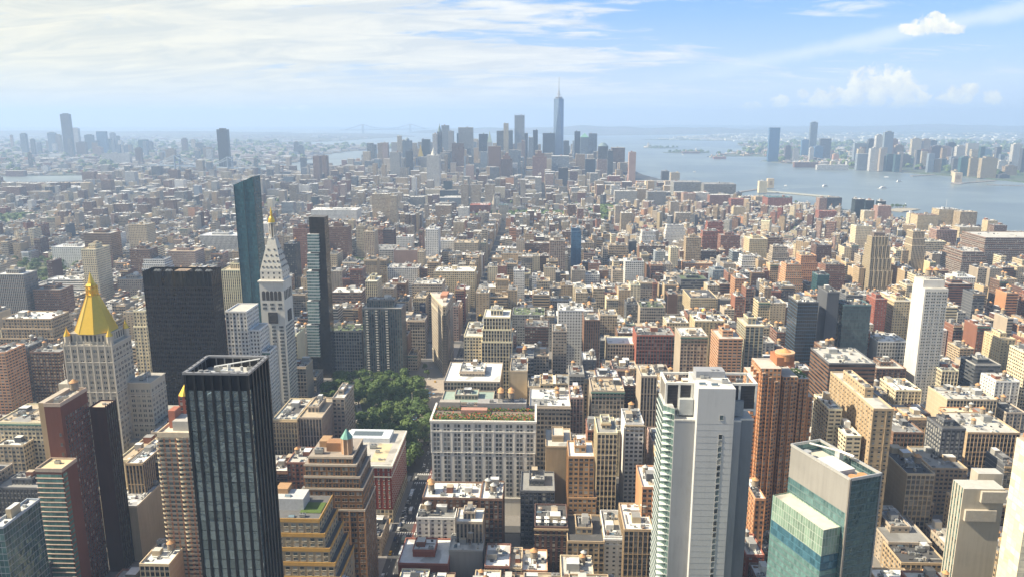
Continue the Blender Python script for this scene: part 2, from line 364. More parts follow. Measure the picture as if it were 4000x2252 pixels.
def window_mesh(wd, ht, frame, glass, double=True):
    """one recessed-looking sash window facing -y, proud of the wall by a few cm"""
    b = MB(); f = .09
    b.box(-wd/2, -wd/2 + f, -.12, .02, -ht/2, ht/2, frame); b.box(wd/2 - f, wd/2, -.12, .02, -ht/2, ht/2, frame)
    b.box(-wd/2 + f, wd/2 - f, -.12, .02, ht/2 - f, ht/2, frame, bottom=True); b.box(-wd/2 - .1, wd/2 + .1, -.22, .02, -ht/2 - .22, -ht/2, frame)
    if double: b.box(-wd/2 + f, wd/2 - f, -.10, -.03, -.05, .05, frame, bottom=True)
    b.face([(-wd/2 + f, -.03, -ht/2), (wd/2 - f, -.03, -ht/2), (wd/2 - f, -.03, ht/2 - f), (-wd/2 + f, -.03, ht/2 - f)], glass, mi=1)
    return b
class Windows:
    """real windows on chosen walls of one building: the 100 that show largest as parts, the rest as one part"""
    def __init__(s, root, wd, ht, frame=(.55, .52, .46), double=True, ngl=3):
        s.root = root; s.items = []; s.wd, s.ht, s.fr, s.db = wd, ht, frame, double
    def grid(s, a, b, z0, z1, bay, fl, per=1, gap=None, skip=None, zoff=.54):
        L = math.hypot(b[0] - a[0], b[1] - a[1]); nb = max(1, round(L / bay)); nf = max(1, round((z1 - z0) / fl))
        rot = math.atan2(b[1] - a[1], b[0] - a[0]); bw = L / nb; fh = (z1 - z0) / nf; gap = gap or s.wd * 1.15
        for i in range(nb):
            for k in range(nf):
                if skip and skip(i, k, nb, nf): continue
                for j in range(per):
                    d = (i + .5) * bw + (j - (per - 1) / 2) * gap
                    x = a[0] + (b[0] - a[0]) * d / L; y = a[1] + (b[1] - a[1]) * d / L
                    s.items.append((x, y, z0 + (k + zoff) * fh, rot))
    def finish(s):
        def score(t):
            x, y, z, r = t; p = proj(x, y, z); n = (math.sin(r), -math.cos(r)); v = (-x, -y); dd = math.sqrt(x*x + y*y + (CAM_H - z)**2)
            f = (n[0] * v[0] + n[1] * v[1]) / dd
            ok = 20 < p[0] < 3980 and p[1] < 2230
            return -(f / dd**2) if ok and f > 0 else 0
        it = sorted(s.items, key=score)
        mats = [COL, GLASS]; gl = (.03, .035, .04)
        me = window_mesh(s.wd, s.ht, s.fr, gl, s.db).mesh('window', mats)
        me2 = me.copy(); me2.materials[1] = BLIND; me3 = me.copy(); me3.materials[1] = GLASS2
        L = s.root.location
        for t in it[:100]:
            o = link('window', R.choice((me, me, me, me3, me3, me2)), s.root, (t[0] - L.x, t[1] - L.y, t[2] - L.z)); o.rotation_euler = (0, 0, t[3])
        rest = it[100:]
        if rest:
            b = MB(); src = window_mesh(s.wd, s.ht, s.fr, gl, s.db)
            for x, y, z, r in rest:
                c, sn = math.cos(r), math.sin(r); i0 = len(b.v)
                b.v += [(x + p[0] * c - p[1] * sn, y + p[0] * sn + p[1] * c, z + p[2]) for p in src.v]
                b.f += [tuple(k + i0 for k in f) for f in src.f]; q = R.choice((1, 1, 1, 3, 3, 2))
                b.uv += src.uv; b.w += src.w; b.s += src.s; b.g += src.g; b.p += src.p; b.m += [m_ if m_ == 0 else q for m_ in src.m]
            part('window', b, mats + [BLIND, GLASS2], s.root, kind='stuff')
BLIND = plain('drawn_blind', (.30, .29, .25), .5); GLASS2 = plain('sky_glass', (.10, .14, .15), .1, .15, .3, .4, .8)

# ------------------------------------------------------------------ a block-shaped building from tiers
OCC = []          # (x0,x1,y0,y1,z0,z1,owner) every solid, for the visibility test
ANCH = []         # (text, px, py) things one can find in the picture
def roofcol(r=None):
    r = r or R; return r.choices(['white', 'pale', 'grey', 'silver', 'tan', 'dark'], [15, 21, 27, 13, 12, 12])[0]
class B:
    """collects the tiers of one building; build() makes it a thing with parts"""
    def __init__(s, kind, label, cat, st, tiers, roof='pale', tanks=0, seed=None, detail=2, blank=(), parapet=True, opts='', rot=0.0, piv=None):
        s.kind, s.label, s.cat, s.st, s.tiers, s.roof, s.tanks, s.detail, s.blank, s.parapet, s.opts = kind, label, cat, st, tiers, roof, tanks, detail, blank, parapet, opts
        s.seed = R.random() if seed is None else seed; s.vis = 0; s.px = s.py = None; s.group = None
        for t in tiers: OCC.append((t[0], t[1], t[2], t[3], t[4], t[5], s))
    def center(s):
        t = s.tiers[0]; return ((t[0] + t[1]) / 2, (t[2] + t[3]) / 2)
    def top(s): return max(t[5] for t in s.tiers)
    def walls(s, b, rb, pb, ins=.35, ti=0):
        st = s.st; rc = ROOFC[s.roof]
        for x0, x1, y0, y1, z0, z1 in s.tiers[ti:ti+1]:
            P = [(x0, y0), (x1, y0), (x1, y1), (x0, y1)]
            wfs = [None if i not in s.blank else 0.0 for i in range(4)]
            b.prism(P, z0, z1, st, (s.seed + ti * .13) % 1, None, wfs)
            up = [t for t in s.tiers if t[4] >= z1 - .5 and t is not s.tiers[ti]]
            full = any(t[0] <= x0 + .1 and t[1] >= x1 - .1 and t[2] <= y0 + .1 and t[3] >= y1 - .1 for t in up)
            if full: continue
            if pb is not None and s.parapet and x1 - x0 > 3 and y1 - y0 > 3:
                ph = 1.1; pc = tuple(min(.75, c * 1.12 + .03) for c in st['w']); i = ins
                pb.box(x0 - .15, x1 + .15, y0 - .15, y0 + i, z1 - .3, z1 + ph, pc, bottom=True); pb.box(x0 - .15, x1 + .15, y1 - i, y1 + .15, z1 - .3, z1 + ph, pc)
                pb.box(x0 - .15, x0 + i, y0 + i, y1 - i, z1 - .3, z1 + ph, pc); pb.box(x1 - i, x1 + .15, y0 + i, y1 - i, z1 - .3, z1 + ph, pc)
                rb.face([(x0 + i, y0 + i, z1), (x1 - i, y0 + i, z1), (x1 - i, y1 - i, z1), (x0 + i, y1 - i, z1)], rc)
            else:
                rb.face([(x0, y0, z1), (x1, y0, z1), (x1, y1, z1), (x0, y1, z1)], rc)
    def build(s):
        cx, cy = s.center(); root = empty(s.kind, (cx, cy, 0), s.label, s.cat, s.group); s.root = root
        b, rb = MB(), MB(); pb = MB() if s.detail >= 2 else None
        RB = []
        for ti in range(len(s.tiers)):
            rb, pb = MB(), (MB() if s.detail >= 2 else None); s.walls(b, rb, pb, ti=ti); RB.append((rb, pb))
        part('wall', b, [FAC], root)
        q0, t0 = random.Random(int(s.seed*1e7)), s.tiers[-1]; lx, ly = t0[1]-t0[0], t0[3]-t0[2]
        if 'n' not in s.opts and lx > 6 and ly > 8 and t0[2] < 3600:
            for _ in range(int(min(16, lx*ly/45))+1):
                w0, d0, h0 = q0.uniform(.6,2.6), q0.uniform(.6,3.2), q0.uniform(.5,2.2); bx, by = q0.uniform(t0[0]+.8, t0[1]-w0-.8), q0.uniform(t0[2]+.8, t0[3]-d0-.8)
                rb.box(bx, bx+w0, by, by+d0, t0[5]+.01, t0[5]+h0, q0.choice(((.10,.10,.10),(.30,.30,.29),(.60,.60,.57),(.22,.15,.11),(.42,.38,.32),(.05,.05,.055))))
            if t0[2] < 950:
                for _ in range(q0.randint(1,4)):
                    L_ = q0.uniform(.3,.7); dc = q0.choice(((.45,.46,.45),(.30,.30,.30),(.14,.14,.14),(.55,.53,.48)))
                    if q0.random() < .5: bx, by = q0.uniform(t0[0]+1, t0[1]-lx*L_-1), q0.uniform(t0[2]+1, t0[3]-2); rb.box(bx, bx+lx*L_, by, by+.5, t0[5]+.45, t0[5]+.95, dc, bottom=True)
                    else: bx, by = q0.uniform(t0[0]+1, t0[1]-2), q0.uniform(t0[2]+1, t0[3]-ly*L_-1); rb.box(bx, bx+.5, by, by+ly*L_, t0[5]+.45, t0[5]+.95, dc, bottom=True)
            if q0.random() < .5: fx, fy = q0.uniform(t0[0]+.6,t0[0]+lx*.5), q0.uniform(t0[2]+.6,t0[2]+ly*.5); rb.face([(fx,fy,t0[5]+.012),(fx+lx*.4,fy,t0[5]+.012),(fx+lx*.4,fy+ly*.4,t0[5]+.012),(fx,fy+ly*.4,t0[5]+.012)], ROOFC[q0.choice(('dark','grey','white','tan'))])
        [part('roof', q_[0], [ROOF], root) for q_ in RB if q_[0].v]
        [part('parapet', q_[1], [COL], root) for q_ in RB if q_[1] and q_[1].v]
        if s.detail >= 2 and 'n' not in s.opts and s.tiers[0][2] < 820 and s.st['tn'] in 'lpqnv' and s.st['wf'] > 0:
            rl = MB(); c = tuple(min(.78, v*1.10) for v in s.st['w']); bay, fl = s.st['bay'], s.st['fl']
            for (a0,a1,c0,c1,e0,e1) in s.tiers:
                if e1 - e0 < 9: continue
                nb, nf = max(1, round((a1-a0)/bay)), max(1, round((e1-e0)/fl)); step = 1 if s.st['tn'] in 'lv' else 2
                for i in range(0, nb+1, step): X = a0+(a1-a0)*i/nb; rl.box(max(a0, X-.22), min(a1, X+.22), c0-.32, c0-.01, max(e0, e1-70), e1-.4, c)
                for k in range(nf, 0, -4): Z = e0+(e1-e0)*k/nf-.5; rl.box(a0-.02, a1+.02, c0-.42, c0-.33, Z, Z+.45, c, bottom=True)
                for side, X, sg in ((1, a1, 1), (3, a0, -1)):
                    if side in s.blank or (X > 0) == (side == 1): continue
                    nd = max(1, round((c1-c0)/bay))
                    for i in range(0, nd+1, step): Y_ = c0+(c1-c0)*i/nd; rl.box(min(X+sg*.01, X+sg*.32), max(X+sg*.01, X+sg*.32), Y_-.22, Y_+.22, max(e0, e1-70), e1-.4, c)
            if rl.v: part('facade_relief', rl, [COL], root)
        r = random.Random(int(s.seed * 1e6)); x0, x1, y0, y1, z0, z1 = s.tiers[-1]; w_, d_ = x1 - x0, y1 - y0; st = s.st
        if 'n' in s.opts or s.detail == 0: return root
        occ = []
        def free(x, y, q):
            if any(abs(x - a) < q + c and abs(y - e) < q + c for a, e, c in occ): return False
            occ.append((x, y, q)); return True
        if w_ > 7 and d_ > 8:   # stair and lift bulkheads
            for k in range(1 if s.detail < 2 else r.choice((1, 2, 2))):
                bw, bd, bh = min(w_ * .4, r.uniform(4, 8)), min(d_ * .4, r.uniform(4, 9)), r.uniform(3, 5.5)
                bx, by = r.uniform(x0 + 1, x1 - 1 - bw), r.uniform(y0 + d_ * .25, y1 - 1 - bd)
                if not free(bx + bw / 2, by + bd / 2, max(bw, bd) / 2): continue
                q = MB(); wc = r.choice((st['w'], WC['beige'], WC['brick'], WC['grey'], WC['white'], WC['slate'], WC['silver']))
                sd = dict(st, w=wc, s=wc, wf=.0); q.prism([(bx, by), (bx + bw, by), (bx + bw, by + bd), (bx, by + bd)], z1, z1 + bh, sd, .3, ROOFC[r.choice(('pale', 'white', 'grey', 'silver', 'tan'))])
                part('bulkhead', q, [FAC, ROOF], root)
        for k in range(s.tanks):
            for _ in range(6):
                tx, ty = r.uniform(x0 + 3, max(x0 + 3.1, x1 - 3)), r.uniform(y0 + d_ * .3, max(y0 + d_ * .3 + .1, y1 - 3))
                if free(tx, ty, 2.0): add_tank(root, tx, ty, z1, r.uniform(.85, 1.25), r.random() < .35); break
        if s.detail >= 2:
            for k in range(int(min(7, w_ * d_ / 90)) + 1):
                ux, uy = r.uniform(x0 + 2.5, max(x0 + 2.6, x1 - 2.5)), r.uniform(y0 + 2, max(y0 + 2.1, y1 - 2))
                if free(ux, uy, 1.6): add_unit(root, ux, uy, z1, r.choices((0, 1, 2, 3), (5, 3, 2 if w_ > 14 else 0, 3))[0], r.choice((0, 1.571, 3.142)))
        if 'k' in s.opts or (st['tn'] in 'lpq' and s.detail >= 2 and r.random() < .6 and 'K' not in s.opts):
            q = MB(); c = r.choice((tuple(min(.75, v * 1.2) for v in st['w']), WC['tan'], (.10, .20, .16), WC['beige']))
            a = s.tiers[0] if len(s.tiers) == 1 else s.tiers[-1]
            q.box(a[0] - .6, a[1] + .6, a[2] - 1.0, a[2] - .16, a[5] - 1.6, a[5] - .35, c, bottom=True); q.box(a[0] - .3, a[1] + .3, a[2] - .5, a[2] - .003, a[5] - 5.2, a[5] - 4.7, c, bottom=True)
            part('cornice', q, [COL], root)
        return root
# ------------------------------------------------------------------ named buildings: north face (px left, px right, py top) in the 4000-px photo, height, depth
# kind | pl | pr | py | h | depth | style | roof | opts (t=tanks, s=setback steps, w=blank west, e=blank east, k=cornice, h=mechanical box) | label
T = '''
off|8|198|1245|78|34|tan:q|white|s2|wide sandstone-coloured classical office block with arcaded top and white penthouse
off|116|232|1376|60|34|brown/tan:q|grey|t3|brown office block with pale brick corner and plant-covered roof
off|21|93|1364|58|40|slate/brown:p|grey||dark grey-brown slab with tiny square windows
apt|-60|18|1378|75|30|orange:a|white||orange brick tower with pale balcony bands
apt|316|372|976|100|40|cream:p|tan|h|tall cream apartment slab standing behind the gold pyramid
off|200|324|966|42|40|white:n|white|h|low white institutional block with a blank upper storey
off|779|929|921|62|45|white:v|white|h|wide white office block with tall window strips beside the dark glass blade
off|326|431|913|70|38|brown/tan:v|pale|h|grey-brown office block with vertical ribs and pale roof edge
apt|501|571|879|85|36|beige:p|pale||pale square apartment tower rising from low rooftops
apt|505|583|976|72|30|brown:p|grey|h|brown brick apartment tower with a narrow lift head
apt|560|640|1014|55|28|white:q|white|s2|white stepped apartment block with terraces
off|650|761|983|60|40|pink/beige:p|tan|h|broad pinkish-beige block with a pale top storey
apt|128|233|1133|62|32|brown/brick:p|grey|h|dark brown brick apartment block behind a beige classical one
apt|458|551|1092|50|30|greige:p|grey|h|grey-beige apartment house with a flat roof full of vents
off|-20|90|1073|85|30|grey/brown:v|white|h|grey pinstriped tower with a white penthouse
apt|186|322|1092|48|26|white:r|white|s2|white stepped building with blue-grey ribbon windows
off|864|944|1057|105|45|cream:v|tan|h|cream pilastered tower behind the dark slab
off|520|566|1216|110|30|cream:p|white|s1|sunlit cream tower squeezed between the gold pyramid and the dark slab
apt|-40|30|1080|60|30|steel:q|white||pale grid-fronted apartment block
off|290|333|1480|62|30|beige/tan:p|grey||small beige office block beside the gold-topped tower
apt|1144|1206|895|95|30|brick:p|dark|h|tall red-brown apartment tower behind the clock tower
apt|1278|1357|888|95|30|brown/brick:p|grey|h|tall purple-brown apartment tower behind the slim dark tower
off|1108|1153|955|90|26|black:p|dark||black slab tower with a flat dark roof
off|1278|1316|995|62|40|beige:p|grey||narrow beige office block against the leafy square
off|1421|1462|906|88|35|beige/pink:p|pale|h|slender beige tower at the corner of the distant leafy square
off|1460|1536|976|38|60|white:l|grey||white big-windowed block beside the distant leafy square
off|1390|1424|885|72|30|beige:q|pale||pale office block with a light cornice near the distant leafy square
apt|1548|1608|927|55|35|white:p|white|t1|white punched-window block beyond the leafy square
off|1538|1629|979|45|34|pink/brown:b|grey|t2|long windowless brick-brown wall of a loft
apt|1662|1711|898|85|36|white:p|white|h|white tower with a dark blue upper part
off|1660|1773|941|48|40|white:p|white|t2|wide white loft block with many small windows
off|1775|1866|950|48|40|beige:p|tan|t1|beige loft block with a pinkish rooftop wall
off|1631|1656|985|62|24|beige:p|pale||narrow tower like a chimney above low roofs
off|1514|1633|1047|50|36|white:q|pale||long white arcaded building
off|1427|1472|1100|86|34|cream/tan:v|white|h|slim cream masonry tower behind the balcony slab
off|1610|1726|1111|64|40|greige/beige:q|pale|t2|grey-beige office block with an orange tank on its roof
off|1695|1854|1061|58|42|yellow:q|white|t2|pale yellow building with a light roof near the wedge-shaped one
off|1617|1662|1165|52|55|yellow:p|tan||narrow yellow-fronted office block beside the mural wall
loft|1291|1412|1143|44|36|brown/brick:l|white|t3|brown loft building with white roof behind the slim dark tower
loft|1280|1412|1294|52|34|greige/slate:l|green|t3|large grey loft building with grid front and a red cornice
off|1214|1291|1350|32|20|slate:g|dark||low glass podium at the foot of the slim dark tower
loft|1291|1317|1376|24|22|blue:q|white||narrow navy-painted row building
loft|1317|1342|1362|28|22|beige:q|pale||narrow beige row building with paired windows
loft|1343|1366|1385|22|22|cream:q|pale||small cream row building above a red shopfront
loft|1367|1419|1352|28|22|greige:l|white||grey row building with tall windows facing the park
off|1734|1953|1490|56|58|greige:l|white|hk|ornate grey-beige block with a row of big arches
off|1812|1892|1315|70|60|cream:q|pale||cream corner building with rounded edge and rooftop ducts
off|1889|1992|1240|92|34|cream/slate:l|white|s2h|stepped cream tower with dark recessed bays
off|1992|2060|1450|60|40|beige:b|grey||blank beige wall beside the arcaded block
apt|2068|2229|1587|58|44|greige/beige:l|white|t2k|grey-beige palazzo-style block with arches and a dark green cornice
loft|2227|2278|1554|62|30|pink/maroon:q|white|t1|narrow pinkish loft with maroon window bands
loft|1990|2085|1400|54|36|slate/grey:l|grey|t2|dark-framed loft grid beneath the cream tower
loft|2085|2144|1390|52|30|greige:q|tan|t1|light grey narrow loft with arched top storey
off|2311|2439|1527|66|34|greige:l|tan|t3ke|grey stone loft with green cornice and a glazed centre bay
loft|2437|2489|1508|58|30|maroon:q|white|t1|dark brown narrow loft with white roof
off|2505|2567|1471|84|32|greige/slate:v|pale|t1e|tall narrow grey loft with an orange side wall
off|2334|2412|1692|74|30|cream:l|grey|hk|ornate cream tower front with arched top windows
off|2443|2515|1655|72|30|white:q|grey|t1ke|white-fronted narrow tower with a dark glazed centre
loft|2571|2606|1533|60|26|greige:q|silver|t1|small grey loft tucked beside the concrete tower
off|2132|2233|1745|62|34|tan/beige:b|pale|hn|windowless tan rear wall of a stepped loft
off|2221|2322|1785|72|26|ochre:q|white|h|orange-ochre brick loft with a boxy lift tower
off|2221|2330|1945|42|12|ochre:q|grey|n|low ochre brick wing below the orange-ochre loft
loft|2033|2167|1918|42|30|slate:q|grey|h|dark scaffold-wrapped building with a cluttered top
loft|2217|2361|2116|32|34|tan:q|dark|h|tan brick loft with dark roof sheds and planting
loft|2361|2439|2097|34|34|white:n|grey|k|white-painted brick loft with balustraded roof
loft|2439|2551|2070|44|34|tan/slate:l|white|t1|weathered grey-tan loft with a pedimented front
off|2509|2592|1905|64|32|orange:q|white|t1e|orange brick loft behind the pedimented building
loft|2089|2217|2058|36|30|maroon/black:p|dark|k|very dark brick building with a terrace of white parasols
loft|2038|2138|2230|20|24|orange:q|white|t1|low orange brick building with a cluttered white roof
loft|1990|2038|2222|22|24|beige:q|tan||low beige row building with a pale roof
loft|1893|1990|2213|24|26|brick:q|white||low brick building with cream rooftop boxes
off|1650|1874|1945|42|24|brown:n|white|t2|wide brown brick block with white roof in front of the great white building
off|1876|1963|1950|46|26|brown/maroon:q|white|t2|brown loft with fire escapes and a white roof
loft|1627|1777|2023|34|18|white:n|grey|t1|white stucco building with scattered small windows
loft|1781|1885|2040|40|18|greige/slate:v|white|h|pale building under construction topped by a steel frame
loft|1753|1885|2150|26|20|silver:b|pale|t2|small rooftop-cluttered building with a big orange-capped tank
loft|1555|1750|2202|22|30|red:b|white|h|low building with a broad white roof and red parapet
off|2181|2280|1213|72|36|white:p|white|t1|white loft tower with rows of small dark windows
off|2282|2344|1251|80|34|brown/slate:v|pale|e|dark brown slab with a pale side wall
off|2344|2412|1232|62|30|beige/tan:q|tan||beige loft with a plain upper wall
loft|2002|2128|1230|46|40|grey:q|green|t1|grey loft carrying small trees on its roof
loft|2050|2142|1278|52|36|maroon:q|grey|t2|dark red-brown loft with rooftop tanks
off|2159|2214|1294|66|30|greige:q|grey||narrow stone tower with one big arched window
loft|2501|2598|1201|52|36|greige:l|green|t2|grey arcaded loft building
loft|2448|2492|1190|50|30|slate:q|dark|t1|dark loft with pale window trim
off|2373|2493|1343|50|30|cream:l|white|n|white corner building with green planted roof
off|2487|2637|1310|66|36|red/slate:l|grey|t2|broad red brick loft with large dark windows
off|2660|2765|1314|84|34|greige:q|white|ke|ornate grey tower with arched windows and an orange flank
off|2715|2831|1255|82|30|yellow:n|white||pale yellow wall of a loft with a round blue sign
apt|2808|2901|1325|92|34|orange:a|pale|h|orange brick balcony tower with a plain red lift shaft
apt|2913|2985|1275|96|34|yellow/teal:a|pale|h|cream-yellow tower with green glass corner
off|2697|2804|1166|44|60|yellow:q|dark||yellow-fronted building with a curved roof storey
loft|2660|2763|1092|46|34|slate:l|green|h|dark green-grey glassy loft with rooftop planting
apt|2672|2785|1030|30|28|orange:q|tan||orange-tan mid-rise with a lit parapet
apt|2656|2804|983|36|26|brown:q|pale||long brown apartment slab with terrace plants
apt|2746|2812|905|66|28|red/brick:q|grey|s1|red brick apartment block in a reddish cluster
apt|2816|2893|921|64|28|brick:q|grey|h|dull red slab next to the reddish cluster
apt|2765|2823|868|70|28|red:q|grey|s2|pointed red brick tower in the reddish cluster
off|2785|2839|1057|44|34|bluegrey:q|grey|h|blue-grey glass-fronted mid-rise
apt|2443|2515|1022|72|30|white:q|white|t1|white slab with a plain cream strip down its middle
off|2394|2452|1057|52|34|greige:q|dark||grey classical gabled loft
loft|2287|2342|1073|42|28|white:q|white||bright white small office block
off|2233|2287|1057|50|30|greige:p|pale|t2|grey-beige loft with tanks behind it
apt|2148|2208|941|82|30|greige/brick:a|pale|h|grey apartment tower with stacked balconies
apt|2050|2146|952|52|26|brown:q|pale||wide brown brick slab of flats
apt|2379|2452|960|62|28|tan:q|tan|s2|tan stepped apartment house
off|2560|2600|985|48|26|steel:p|white||pale blue-white blank-sided office
off|2461|2487|945|48|26|slate:b|grey||plain dark side wall of a small block
apt|2509|2560|905|66|26|white:q|white|s3|white stepped apartment block like a ziggurat
apt|2620|2650|970|60|24|cream:p|white||slender cream tower
apt|2605|2672|880|50|26|white:q|white|s3|white wedding-cake apartment block
apt|2681|2740|930|66|26|tan:q|grey|h|tan apartment tower
apt|2928|3000|935|72|40|yellow:p|pale|h|pale yellow ribbed apartment tower
apt|2900|2950|1000|60|30|white:q|white|s2|white apartment tower with stepped roof
off|2862|2915|985|46|30|bluegrey:l|white||blue-grey loft front with white trim
tower|3239|3421|1420|82|48|slate/brown:r|pale|| dark office block with thin pale floor bands and a black louvred penthouse
tower|3295|3404|1193|98|26|teal:gn|dark||teal mirror-glass hotel tower with white spine
tower|3233|3280|1143|112|30|slate:b|dark||windowless charcoal slab tower
tower|3117|3198|1181|104|32|slate/blue:gd|pale||dark glass tower with pale window piers and a roof tree
off|3493|3575|1178|62|34|yellow:p|pale|h|cream-yellow apartment block with a side in full sun
apt|3420|3466|1170|66|28|red:n|grey|h|red brick block with a stepped lift head
apt|3705|3800|1111|62|30|maroon/brick:r|pale|h|brick apartment block with pale ribbon lines
off|3730|3812|1085|48|30|white:p|white|h|white office building with a row of dark windows near the top
apt|3568|3613|905|92|34|beige:v|tan|s2|beige deco tower with ribbed sunlit side
off|3610|3695|945|52|34|cream:l|pale||cream factory-like building with big windows
off|3850|4160|930|78|110|brown/grey:q|pale|s2|enormous brown-grey industrial office block filling the far bank of roofs
off|3761|3850|985|62|90|brown/grey:q|pale|s2|stepped brown annex of the enormous industrial block
apt|3345|3408|885|66|30|cream:p|pale||cream apartment tower with a sunlit flank
apt|3072|3130|1035|72|34|orange/yellow:p|tan|s3|warm yellow and orange stepped apartment building
apt|3130|3190|1000|78|32|orange:p|tan|s3|orange terraced apartment tower
apt|3226|3300|1035|70|30|brown/red:p|grey|s1|brown block with a bright red sunlit flank
off|3194|3240|1075|62|24|teal:gt|grey||small green glass tower
apt|3190|3250|960|60|30|maroon:p|grey||dark maroon apartment block
apt|3020|3075|965|70|28|greige:q|pale|s2|grey-beige terraced apartment house
apt|2996|3055|930|60|28|brown:q|pale|s2|brown deco apartment house with terraces
apt|3660|3740|900|72|30|pink/brick:q|grey|h|large pinkish brick apartment block
apt|3640|3700|1290|40|34|white:n|white||white-walled low block behind the white hotel tower
off|3430|3545|1335|56|34|white:l|white|t1e|white-framed big-window block left of the white hotel tower
off|3425|3540|1440|38|34|brown:q|pale|h|brown office building with pale window frames
off|3680|3745|1448|40|30|cream:l|dark|t1e|cream loft in front of the white hotel tower
off|3810|3910|1425|48|28|grey/slate:r|dark|h|dark grey striped block with white lift boxes
apt|3912|3968|1325|66|32|yellow:n|tan|h|yellowish tall apartment block at the picture's edge
loft|3890|3985|1490|40|26|white:n|white|t1|white loft with a blue netted corner
apt|3412|3491|1599|106|78|tan:n|pale|h|tall tan brick slab with twin columns of small windows
apt|3305|3365|1705|84|34|cream:a|white||cream terraced apartment block with curved window bands
apt|3238|3290|1600|96|30|cream:a|white||cream stepped apartment tower with a rooftop pool
tower|3681|3773|1675|62|24|slate/grey:p|dark|h|slate-grey slab with a pale side and red roof railings
off|3544|3652|1852|52|44|beige/slate:l|dark|t1e|ornate beige building with a dark glazed middle and an orange flank
loft|3490|3610|1690|48|40|brown/tan:l|grey|t3|shaded brown building with wide arches and a dark roof
loft|3780|3985|1690|42|46|tan:l|pale|t3|long tan loft with stone piers and many tanks
loft|3640|3780|1830|38|40|tan:q|grey|t1|weathered tan building with plants along its edge
loft|3700|3895|1560|42|36|beige:l|pale|t3|pale arcaded loft row under a line of tanks
loft|3735|3900|1640|40|30|orange/cream:q|cream|t2|orange brick building with pale bands on its flank
loft|3500|3600|1525|36|36|cream:q|white|t1|cream building with a dark water tank stand
loft|3480|3560|2060|22|30|white:n|white||low white building beside the bright road corner
loft|3470|3640|2120|20|46|greige:n|grey|h|low grey workshop roofs in deep shade
loft|3520|3700|2200|18|26|tan:q|dark||low yellowish building with a dark roof
apt|2950|2990|1950|60|30|orange:p|white||pale orange slab beyond the concrete tower
loft|2915|2985|2170|44|24|red:n|pale|t1|red brick building with a galvanised tank
apt|2150|2235|1175|36|30|grey:q|pale|t2|low grey loft in a row of tank-topped roofs
off|590|650|1690|60|40|greige/beige:q|white||grey stone wing with small rooftop terraces
off|-20|165|1650|62|40|cream:q|tan|k|cream classical block with long white roof vents
off|-20|90|1740|48|24|beige:q|white||small beige office block with oval windows
off|-20|160|1905|44|20|slate/grey:v|grey|h|dark glass-and-pier office block with a flat grey roof
loft|30|180|2080|44|22|brown:n|silver|h|brown brick block with pale roof boxes
loft|50|190|2200|34|22|slate:b|dark|n|dark pitched roof below the brown brick block
off|490|556|1812|62|60|tan/slate:v|white||white-roofed block with vertical dark glazing
off|1064|1159|1640|60|48|yellow/tan:v|pale|k|ornate yellowish stone office block with tall arched bays, left of the orange-brown turreted tower
off|1160|1256|1632|60|46|greige/slate:v|tan|h|dark-windowed wing joined to the ornate yellowish stone block
off|1298|1345|1556|64|34|greige:q|white|h|grey-beige slab facing the park behind the ornate yellowish block
off|1722|1925|1572|48|30|greige/teal:l|copper|h|block with a verdigris copper roof behind the great white block
off|-40|12|2060|90|30|steel:gt|white||green glass tower edge at the picture's corner
loft|545|660|2205|40|26|beige:l|white|t1|cluttered white roof with one orange-capped tank
'''
ROOFC['copper'] = (.28,.36,.31)
